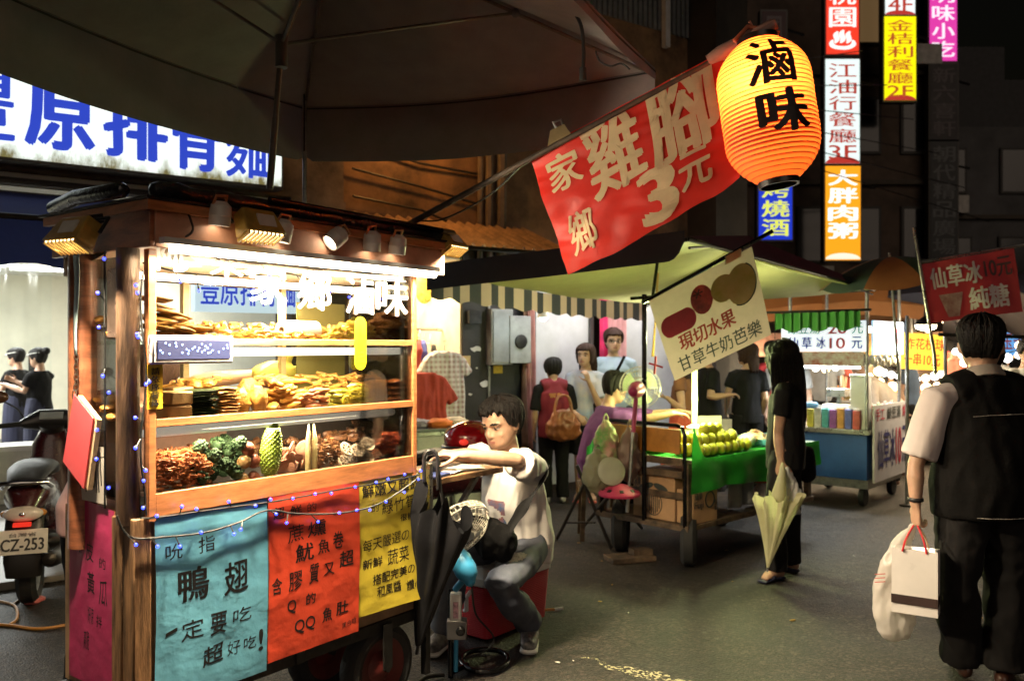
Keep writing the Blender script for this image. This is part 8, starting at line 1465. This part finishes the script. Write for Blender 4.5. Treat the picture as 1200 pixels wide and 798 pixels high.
g = MB(); W, D, H = .19, .09, .29; loft(g, [[V((-W / 2, -D / 2, 0)), V((0, -D / 2, 0)), V((W / 2, -D / 2, 0)), V((W / 2, 0, 0)), V((W / 2, D / 2, 0)), V((0, D / 2, 0)), V((-W / 2, D / 2, 0)), V((-W / 2, 0, 0))]] + [[V((x * (1 - .0 * z), y * (1 - .35 * (z > .2) * (z - .2) / .09 * (abs(x) < .01)) , z)) for x, y in ((-W / 2, -D / 2), (0, -D / 2 - .006), (W / 2, -D / 2), (W / 2 - .012, 0), (W / 2, D / 2), (0, D / 2 + .004), (-W / 2, D / 2), (-W / 2 + .012, 0))] for z in (.11, .21, H)]); g.build('body', gloss, pb_, ang=25)
g = MB(); g.box(-W / 2 - .001, W / 2 + .001, -D / 2 - .0075, -D / 2 - .0065, .045, .085); g.box(W / 2 - .0, W / 2 + .001, -D / 2, D / 2, .045, .085); g.build('band', mat('umber_band', (.05, .03, .028), .4), pb_)
for y, mm, n2 in ((-D / 2, mat('red_cord', (.65, .02, .03), .5), 'red_handle'), (D / 2, mat('tan_cord', (.6, .4, .25), .6), 'tan_handle')):
    for s_ in (-1, 1): g = MB(); g.tube(smooth_path([(s_ * .05, y, H - .01), (s_ * .035, y * .7, H + .05), (s_ * .008, 0, H + .105)]), .0045, 6); g.build(n2, mm, pb_)
pl2_ = thing('plastic_bag', 'crinkled translucent white plastic bag hanging behind the paper bag', 'bag', hp3 + V((-.075, .06, -.50)), R(-8)); g = MB(); g.tube([(.0, 0, .0), (0, 0, .06), (0, 0, .19), (.01, 0, .31), (.04, 0, .43), (.07, -.04, .50)], [.075, .09, .092, .07, .03, .012], 18, ry=[.04, .05, .05, .04, .025, .01], side=(1, 0, 0), rnd=True); me = remesh(g, .007, 1, folds(.010, (19, 19, 8), 4)); link(me, 'bag_body', cloth_through('milky_bag', (.78, .73, .70), .45, .22), pl2_)
g = MB()
for i in range(3): g.bar((-.105, -.062, .24 + i * .018), (-.06, -.064, .245 + i * .018), .007, .002)
g.build('red_print', mat('red_print', (.6, .05, .03), .5), pl2_)

loc, rz = V((1.86, 5.80, 0)), R(62); f = Fig(1.565, wide=.95, head_yaw=.95, head_pitch=.28, stance=.07)
setw(f, loc, rz, elL=P(912, 508, 5.68), wrL=P(915, 541, 5.64), anL=G(910, 5.66, .085), toeL=G(896, 5.60, .03), knL=P(908, 598, 5.7), anR=G(926, 5.90, .085), toeR=G(917, 5.95, .03), knR=P(926, 596, 5.84))
f.hand['L'] = dict(d=dirw(rz, (.0, -.05, -1)), n=dirw(rz, (0, .6, 0) if False else (.5, .8, 0)), th=1, curl=.9)
m = mk('woman with waist long black hair holding a furled pale umbrella', f, loc, rz, .009, face=True); f.top(blk, 'shirt', m, hem=.78, sleeve=.55, loose=.020, vox=.011, seed=8, sl_r=.062); f.trousers(blk2, 'trousers', m, vox=.011, r=(.098, .088, .076, .078), to=1.0, seed=9); f.shoes(mat('dark_blue_sandal', (.02, .022, .05), .4), 'sandals', m, open_=True); f.hair(DARKHAIR, 'hair', m, th=.11, front=.70, side=-.02, back=.02, seed=3, long_=.58, lw=.46, strands=500, fa=.6)
uw = thing('umbrella', 'furled pale yellow umbrella held point down by the woman in black', 'umbrella', (0, 0, 0)); u0, u1 = P(917, 552, 5.55), P(899, 670, 5.50); g = MB(); g.tube([u0 + V((.0, 0, .04)), u1], .006, 8); g.build('shaft', steel, uw)
def uf2(u, v):
    a = 2 * math.pi * u; ax = u1.lerp(u0, .04 + .70 * v); w_ = .008 + .135 * v ** 1.05; pw = 1 + .22 * math.sin(a * 8 + v) * v + .08 * math.sin(a * 19) * v; return ax + V((math.cos(a) * w_ * pw, math.sin(a) * w_ * .6 * pw, .025 * math.sin(a * 8) * v ** 5 + .012 * noise.noise(V((a * 3, v * 4, 0))) * v))
g = MB(); g.grid(uf2, 128, 22); g.build('canopy', cloth_through('pale_yellow_nylon', (.68, .66, .40), .3, .4), uw); g = MB(); g.tube([u0.lerp(u1, .25), u0.lerp(u1, .0), u0 + V((.0, 0, .045))], [.05, .02, .012], 12, rnd=True); g.build('gathered_top', MATS['pale_yellow_nylon'], uw)
wb = thing('carrier_bag', 'small white carrier bag held with the pale umbrella', 'bag', P(929, 600, 5.60), R(10)); g = MB(); g.tube([(0, 0, 0), (0, 0, .12), (-.03, 0, .22), (-.055, -.03, .29)], [.055, .06, .04, .012], 14, ry=[.02, .025, .02, .01], side=(1, 0, 0), rnd=True); me = remesh(g, .008, 2, folds(.010, (24, 24, 12))); link(me, 'bag_body', mat('white_bag', (.68, .68, .66), .4), wb)
bb_ = thing('handbag', 'black handbag hanging at the far hip of the woman with the umbrella', 'bag', P(947, 560, 5.95), R(30)); g = MB(); g.tube([(-.0, 0, .0), (0, 0, .10), (0, 0, .2)], [.07, .075, .05], 14, ry=[.03, .035, .02], side=(1, 0, 0), rnd=True); me = remesh(g, .012, 2, folds(.008)); link(me, 'bag_body', MATS['black_canvas'], bb_); strip([(-.06, 0, .2), (-.04, 0, .5), (-.05, 0, .75)], .02, MATS['black_canvas'], 'strap', bb_, (1, 0, 0))

loc, rz = V((.70, 6.95, 0)), R(-72); f = Fig(1.60, lean=.22, wide=.98, belly=.04, head_pitch=.30); dz = .27
for k_ in list(f.j): f.j[k_].z -= dz
setw(f, loc, rz, elR=P(752, 492, 6.75), wrR=P(790, 484, 6.6), elL=P(760, 486, 7.1), wrL=P(800, 482, 7.0), knR=P(735, 560, 6.8), anR=P(738, 598, 6.9), knL=P(740, 560, 7.2), anL=P(742, 598, 7.2)); f.j['toeR'] = f.j['anR'] + V((0, .12, -.05)); f.j['toeL'] = f.j['anL'] + V((0, .12, -.05))
f.hand['R'] = dict(d=dirw(rz, (1, -.1, -.1)), n=dirw(rz, (0, 0, -1)), th=1, curl=.4); f.hand['L'] = dict(d=dirw(rz, (1, 0, -.1)), n=dirw(rz, (0, 0, -1)), th=-1, curl=.4)
m = mk('stall keeper in a purple top seated behind the fruit cart', f, loc, rz); f.top(mat('purple_top', (.17, .05, .22), .8, var=.1, bump=.1, bs=30), 'shirt', m, hem=.80, sleeve=1.15, loose=.026, seed=10, sl_r=.066); f.trousers(blk, 'trousers', m, seed=11); f.hair(DARKHAIR, 'hair', m, th=.15, front=.80, side=.40, back=.16, seed=6, fringe=.08)
t = thing('low_stool', 'dark low stool under the stall keeper in purple', 'stool', (loc.x, loc.y, 0)); MB().box(-.16, .16, -.16, .16, .40, .44).build('seat', old_wood, t); [MB().bar((x, y, 0), (x * .9, y * .9, .4), .035).build('leg', old_wood, t) for x in (-.14, .14) for y in (-.14, .14)]

loc, rz = V((.74, 8.6, 0)), R(172); f = Fig(1.56, wide=.86, head_yaw=.35, stance=.07)
setw(f, loc, rz, elL=P(707, 485, 8.45), wrL=P(690, 447, 8.38), elR=P(664, 480, 8.5), wrR=P(678, 487, 8.35)); f.hand['L'] = dict(d=dirw(rz, (-.35, -.2, 1)), n=dirw(rz, (-.6, .8, 0)), th=1, curl=.6); f.hand['R'] = dict(d=dirw(rz, (.5, -.3, -.6)), n=dirw(rz, (0, .6, -.6)), th=1, curl=.8)
m = mk('laughing woman in a cream and blue top carrying a tan handbag', f, loc, rz, .009); f.top(mat('cream_top', (.56, .48, .40), .8, col2=(.25, .35, .55), vs=3.0, bump=.1), 'shirt', m, hem=.84, sleeve=.6, seed=12, loose=.024); f.skirt(blk, 'skirt', m, hem=.52, flare=1.0); f.shoes(mat('coral_sandal', (.7, .14, .10), .5), 'sandals', m, open_=True); f.hair(BROWNHAIR, 'hair', m, th=.10, front=.72, side=.15, back=.05, seed=7, long_=.36, lw=.42)
hb = thing('handbag', 'soft tan leather handbag on the arm of the laughing woman', 'bag', P(660, 487, 8.25) - V((0, 0, .18)), R(8)); g = MB(); g.tube([(-.0, 0, .0), (0, 0, .09), (0, 0, .19)], [.17, .17, .11], 18, ry=[.06, .07, .045], side=(1, 0, 0), rnd=True); me = remesh(g, .011, 2, folds(.014, (12, 12, 9), 3)); link(me, 'bag_body', mat('tan_leather', (.36, .12, .045), .35, var=.25, coat=.2), hb)
for y in (-.03, .03): g = MB(); g.tube(smooth_path([(-.09, y, .2), (-.05, y, .36), (.05, y, .36), (.09, y, .2)]), .009, 6); g.build('handle', MATS['tan_leather'], hb)
loc, rz = V((1.07, 9.0, 0)), R(180); f = Fig(1.72, wide=.98, head_yaw=-.08, head_pitch=.06); m = mk('man with glasses in a light blue t-shirt behind the laughing woman', f, loc, rz, .009); f.top(mat('light_blue_tee', (.36, .47, .62), .8, var=.06, bump=.1), 'shirt', m, seed=13, sleeve=.65); f.trousers(jeans, 'trousers', m, seed=14); f.shoes(blk, 'shoes', m); f.hair(BROWNHAIR, 'hair', m, th=.11, front=.76, side=.42, back=.15, seed=9, fringe=.08)
gl_ = thing('glasses', 'black framed glasses on the man in the light blue t-shirt', 'glasses', loc, rz); g = MB()
for s_ in (-1, 1): g.tube([f.hp_((s_ * .16 + .115 * math.cos(a), .44, .50 + .075 * math.sin(a))) for a in [2 * math.pi * i / 20 for i in range(20)]], .0028, 6, closed=True); g.tube([f.hp_((s_ * .27, .43, .51)), f.hp_((s_ * .36, .0, .51))], .0025, 6)
g.tube([f.hp_((-.05, .45, .51)), f.hp_((.05, .45, .51))], .0028, 6); g.build('frame', black_pl, gl_); strip([loc + V((.10, -.13, 1.45)), loc + V((.02, -.145, 1.3)), loc + V((-.12, -.13, 1.1))], .03, MATS['black_canvas'], 'strap', gl_, (1, 0, .5)); o = [c for c in gl_.children if 'strap' in c.name][0]; o.parent = None; o.name = 'bag_strap'; tag(o, 'dark bag strap across the light blue t-shirt', 'strap')
loc, rz = V((.42, 8.5, 0)), R(10); f = Fig(1.42, wide=1.0, head_pitch=.25, lean=.06); m = mk('short person in a dark red vest seen from behind', f, loc, rz); f.top(blk, 'shirt', m, hem=.86, sleeve=.95, seed=15); v_ = f.top(mat('dark_red_vest', (.20, .012, .025), .8, var=.1), 'vest', m, sleeves=False, yoke=.75, hem=.78, loose=.034, seed=16); f.trousers(blk, 'trousers', m, seed=17); f.shoes(mat('grey_shoe', (.35, .33, .32), .5), 'shoes', m); f.hair(DARKHAIR, 'hair', m, th=.12, front=.78, side=.3, back=.08, seed=10)
g = MB(); write(g, '餐飲', plane((-.09, -.162, 1.06), (.18, 0, 0), (0, 0, .05)), bold=.04); [g.v.__setitem__(i, (p[0], p[1], p[2])) for i, p in enumerate(g.v)]
bpy.context.view_layer.update(); nv = []
for p in g.v: ok, q, n, _ = v_.closest_point_on_mesh(V(p)); nv.append(q + n * .004)
g.v = nv; g.build('lettering', mat('vest_orange', (.5, .2, .05), .7), v_, smooth=False)

loc, rz = V((1.66, 8.3, 0)), R(60); f = Fig(1.50, wide=.82, head_pitch=.3); setw(f, loc, rz, elL=P(800, 482, 8.1), wrL=P(782, 466, 8.05)); f.hand['L'] = dict(d=dirw(rz, (-1, 0, .2)), n=dirw(rz, (0, 0, 1)), th=-1, curl=.5); m = mk('girl in a coral red skirt looking at her hand', f, loc, rz); f.top(mat('brown_top', (.22, .09, .04), .8), 'shirt', m, sleeve=.3, seed=18, hem=.9); f.skirt(mat('coral_skirt', (.62, .10, .05), .7, var=.1), 'skirt', m, hem=.42, flare=1.5); f.hair(BROWNHAIR, 'hair', m, th=.1, front=.72, side=.15, back=.05, seed=11, long_=.3); f.shoes(blk, 'shoes', m)
loc, rz = V((2.0, 8.7, 0)), R(-80); f = Fig(1.60, wide=.95); setw(f, loc, rz, elR=P(832, 466, 8.45), wrR=P(852, 463, 8.4)); f.hand['R'] = dict(d=dirw(rz, (1, 0, .1)), n=dirw(rz, (0, 0, -1)), th=1, curl=.5); m = mk('person in plain black facing the woman with a lanyard', f, loc, rz); f.top(blk, 'shirt', m, seed=19, sleeve=.7); f.trousers(blk2, 'trousers', m, seed=20); f.hair(BROWNHAIR, 'hair', m, th=.11, front=.75, side=.3, back=.1, seed=12); f.shoes(blk, 'shoes', m)
loc, rz = V((2.42, 8.8, 0)), R(15); f = Fig(1.57, wide=.92, head_yaw=-.4); setw(f, loc, rz, elL=P(853, 460, 8.75), wrL=P(851, 478, 8.9), elR=P(897, 468, 8.75), wrR=P(893, 485, 8.9)); m = mk('woman in a black t-shirt seen from behind with loose brown hair', f, loc, rz); f.top(blk, 'shirt', m, seed=21, sleeve=.7); f.trousers(blk2, 'trousers', m, seed=22); f.hair(BROWNHAIR, 'hair', m, th=.10, front=.74, side=.15, back=.05, seed=13, long_=.22, lw=.36); f.shoes(blk, 'shoes', m)
t = thing('name_card', 'white name card on a lanyard between the two people in black', 'card', P(852, 498, 8.6)); MB().box(-.05, .05, 0, .004, -.10, .06).build('card', mat('white_paper', (.68, .62, .55), .7), t); MB().tube([(0, 0, .06), (0, .03, .3)], .004, 5).build('cord', cable, t)

loc, rz = V((3.0, 9.3, 0)), R(160); f = Fig(1.60, wide=1.0, head_yaw=.2); m = mk('jelly seller in a grey t-shirt behind the price board', f, loc, rz); f.top(mat('grey_tee', (.42, .41, .40), .8), 'shirt', m, seed=23, sleeve=.7); f.trousers(blk, 'trousers', m, seed=24); f.hair(DARKHAIR, 'hair', m, th=.1, front=.76, side=.4, back=.15, seed=14)
loc, rz = V((4.25, 9.6, 0)), R(80); f = Fig(1.55, lean=.7, wide=1.0, belly=.04, head_pitch=-.2); m = mk('person in a pale beige shirt bending over the stall behind the boards', f, loc, rz); f.top(mat('beige_shirt', (.55, .45, .36), .8), 'shirt', m, seed=25, sleeve=1.5); f.trousers(blk, 'trousers', m, seed=26); f.hair(DARKHAIR, 'hair', m, th=.1, seed=15)
loc, rz = V((4.02, 7.2, 0)), R(20); f = Fig(1.55, wide=.92); m = mk('person in a dark red top just beyond the walking man', f, loc, rz); f.top(mat('wine_top', (.12, .015, .02), .8), 'shirt', m, seed=27, sleeve=.7); f.trousers(blk, 'trousers', m, seed=28); f.hair(DARKHAIR, 'hair', m, th=.13, front=.75, side=.2, back=.05, seed=16)
loc, rz = V((4.95, 8.2, 0)), R(170); f = Fig(1.60, wide=.98, head_pitch=.3); m = mk('person in a white shirt with bowed head at the right edge', f, loc, rz); f.top(tee_w, 'shirt', m, seed=29, sleeve=.6); f.trousers(blk, 'trousers', m, seed=30); f.hair(DARKHAIR, 'hair', m, th=.1, front=.78, side=.42, back=.15, seed=17)
for i, (px, Y, h, c, lab) in enumerate(((965, 11.6, 1.66, (.25, .27, .3), 'distant passer-by in a slate grey top behind the jelly stall shelf'), (1018, 13.5, 1.6, (.5, .42, .3), 'distant passer-by in a sand coloured top between the two jelly boards'), (1065, 10.2, 1.58, (.08, .12, .2), 'passer-by in navy beside the slim galvanised posts'), (1120, 11.0, 1.66, (.45, .12, .08), 'passer-by in an orange red top near the walking man\'s shoulder'), (1160, 10.2, 1.6, (.35, .33, .3), 'passer-by in a light grey top past the walking man\'s head'), (780, 11.5, 1.62, (.10, .10, .12), 'passer-by in dark grey beyond the cream fruit banner'), (1000, 12, 1.62, (.30, .05, .04), 'distant passer-by in a brick red top left of the yellow sign'), (1040, 12.6, 1.68, (.05, .05, .06), 'distant passer-by in charcoal under the yellow sign'), (1085, 12.8, 1.6, (.4, .25, .18), 'distant passer-by in a peach top under the hanging lamp'), (1142, 12.2, 1.62, (.06, .02, .03), 'distant passer-by in very dark clothes right of the hanging lamp'), (905, 11, 1.6, (.35, .02, .04), 'distant passer-by in bright red behind the woman in black'))):
    loc, rz = G(px, Y), R(150 + 40 * i); f = Fig(h); m = mk(lab, f, loc, rz, .016, face=False); f.top(mat('passer_%d' % i, c, .8), 'shirt', m, vox=.016, seed=31 + i); f.trousers(blk, 'trousers', m, vox=.016, seed=32 + i); f.hair(DARKHAIR, 'hair', m, th=.11, seed=20 + i)

for i, (px, Y, h, lab, bun) in enumerate(((118 / 1.0 - 88 + 16, 9.6, 1.49, 'kitchen worker with a white visor and pink hair tie in black', 1), (20, 10.1, 1.49, 'second kitchen worker with a visor, half hidden behind the first', 0))):
    loc = G(px, Y, .03); rz = R(78); f = Fig(h, wide=.85, head_pitch=.15); b0 = V((loc.x, loc.y, 0)); setw(f, loc, rz, elL=loc + V((-.10, -.12, 1.02)), wrL=loc + V((-.34, -.10, 1.10)), elR=loc + V((-.12, .14, 1.02)), wrR=loc + V((-.30, .08, 1.12))); f.hand['L'] = dict(d=dirw(rz, (-1, 0, .1)), n=dirw(rz, (0, 0, -1)), th=-1, curl=.5)
    m = mk(lab, f, loc, rz); f.top(blk, 'shirt', m, seed=40 + i, sleeve=.6, hem=.86); f.skirt(mat('navy_apron', (.02, .022, .05), .8), 'apron', m, hem=.45, flare=1.0); f.hair(DARKHAIR, 'hair', m, th=.08, front=.78, side=.38, back=.14, seed=30 + i)
    if bun: g = MB(); g.ell(f.hp_((0, -.58, .80)), .045); g.build('hair_bun', DARKHAIR, m); g = MB(); g.tube([f.hp_((0, -.50, .78)), f.hp_((0, -.54, .79))], .035, 12); g.build('hair_tie', mat('hot_pink_tie', (.8, .06, .25), .6), m)
    v = thing('visor', ('white visor worn by the kitchen worker with the pink hair tie', 'white visor worn by the second kitchen worker')[i], 'visor', loc, rz); g = MB(); g.tube([f.hp_((.40 * math.sin(a), .46 * math.cos(a) - .03, .74)) for a in [2 * math.pi * q / 30 for q in range(30)]], .012, 8, closed=True, ry=.005, side=(1, 0, 0)); g.build('band', white_pl, v); g = MB(); g.grid(lambda u, w2: f.hp_(((.38 + .06 * w2) * math.sin((u - .5) * 2.4), (.46 + .26 * w2) * math.cos((u - .5) * 2.4) - .03, .73 - .05 * w2)), 16, 4); g.build('peak', white_pl, v, solid=.004)

vb = CW(.30, .86, 0); loc, rz = V((vb.x, vb.y, 0)), CA - R(100); f = Fig(1.58, lean=.42, wide=.92, head_pitch=.25, head_yaw=-.2)
setw(f, loc, rz, elR=CW(.62, .62, 1.40), wrR=CW(.84, .50, 1.43), elL=CW(.35, .55, 1.22), wrL=CW(.25, .48, 1.28)); f.hand['R'] = dict(d=dirw(rz, CW(.3, -.05, .02) - CW(0, 0, 0)), n=dirw(rz, (0, 0, -1)), th=1, curl=.4)
m = mk('vendor in a pink top reaching behind the cart showcase', f, loc, rz); f.top(mat('pink_top', (.74, .44, .42), .8, var=.05, bump=.1), 'shirt', m, seed=50, sleeve=.7, hem=.86); f.trousers(blk, 'trousers', m, seed=51); f.hair(BROWNHAIR, 'hair', m, th=.11, front=.74, side=.25, back=.08, seed=41)
g = MB(); w0 = CW(.84, .50, 1.43); g.tube([w0, w0 + V((.05, .06, .01)), w0 + V((.09, .11, .0))], [.04, .048, .05], 12, rnd=True); g.tube([w0 + V((.09, .11, 0)), w0 + V((.13, .15, .02))], .018, 8, rnd=True); g.tube([w0 + V((.08, .10, .02)), w0 + V((.11, .11, .08))], .016, 8, rnd=True); me = remesh(g, .008, 2, folds(.006)); o = link(me, 'plastic_glove', cloth_through('yellowish_glove', (.62, .55, .12), .4, .35)); tag(o, 'yellowish plastic glove on the hand of the vendor in pink', 'glove')
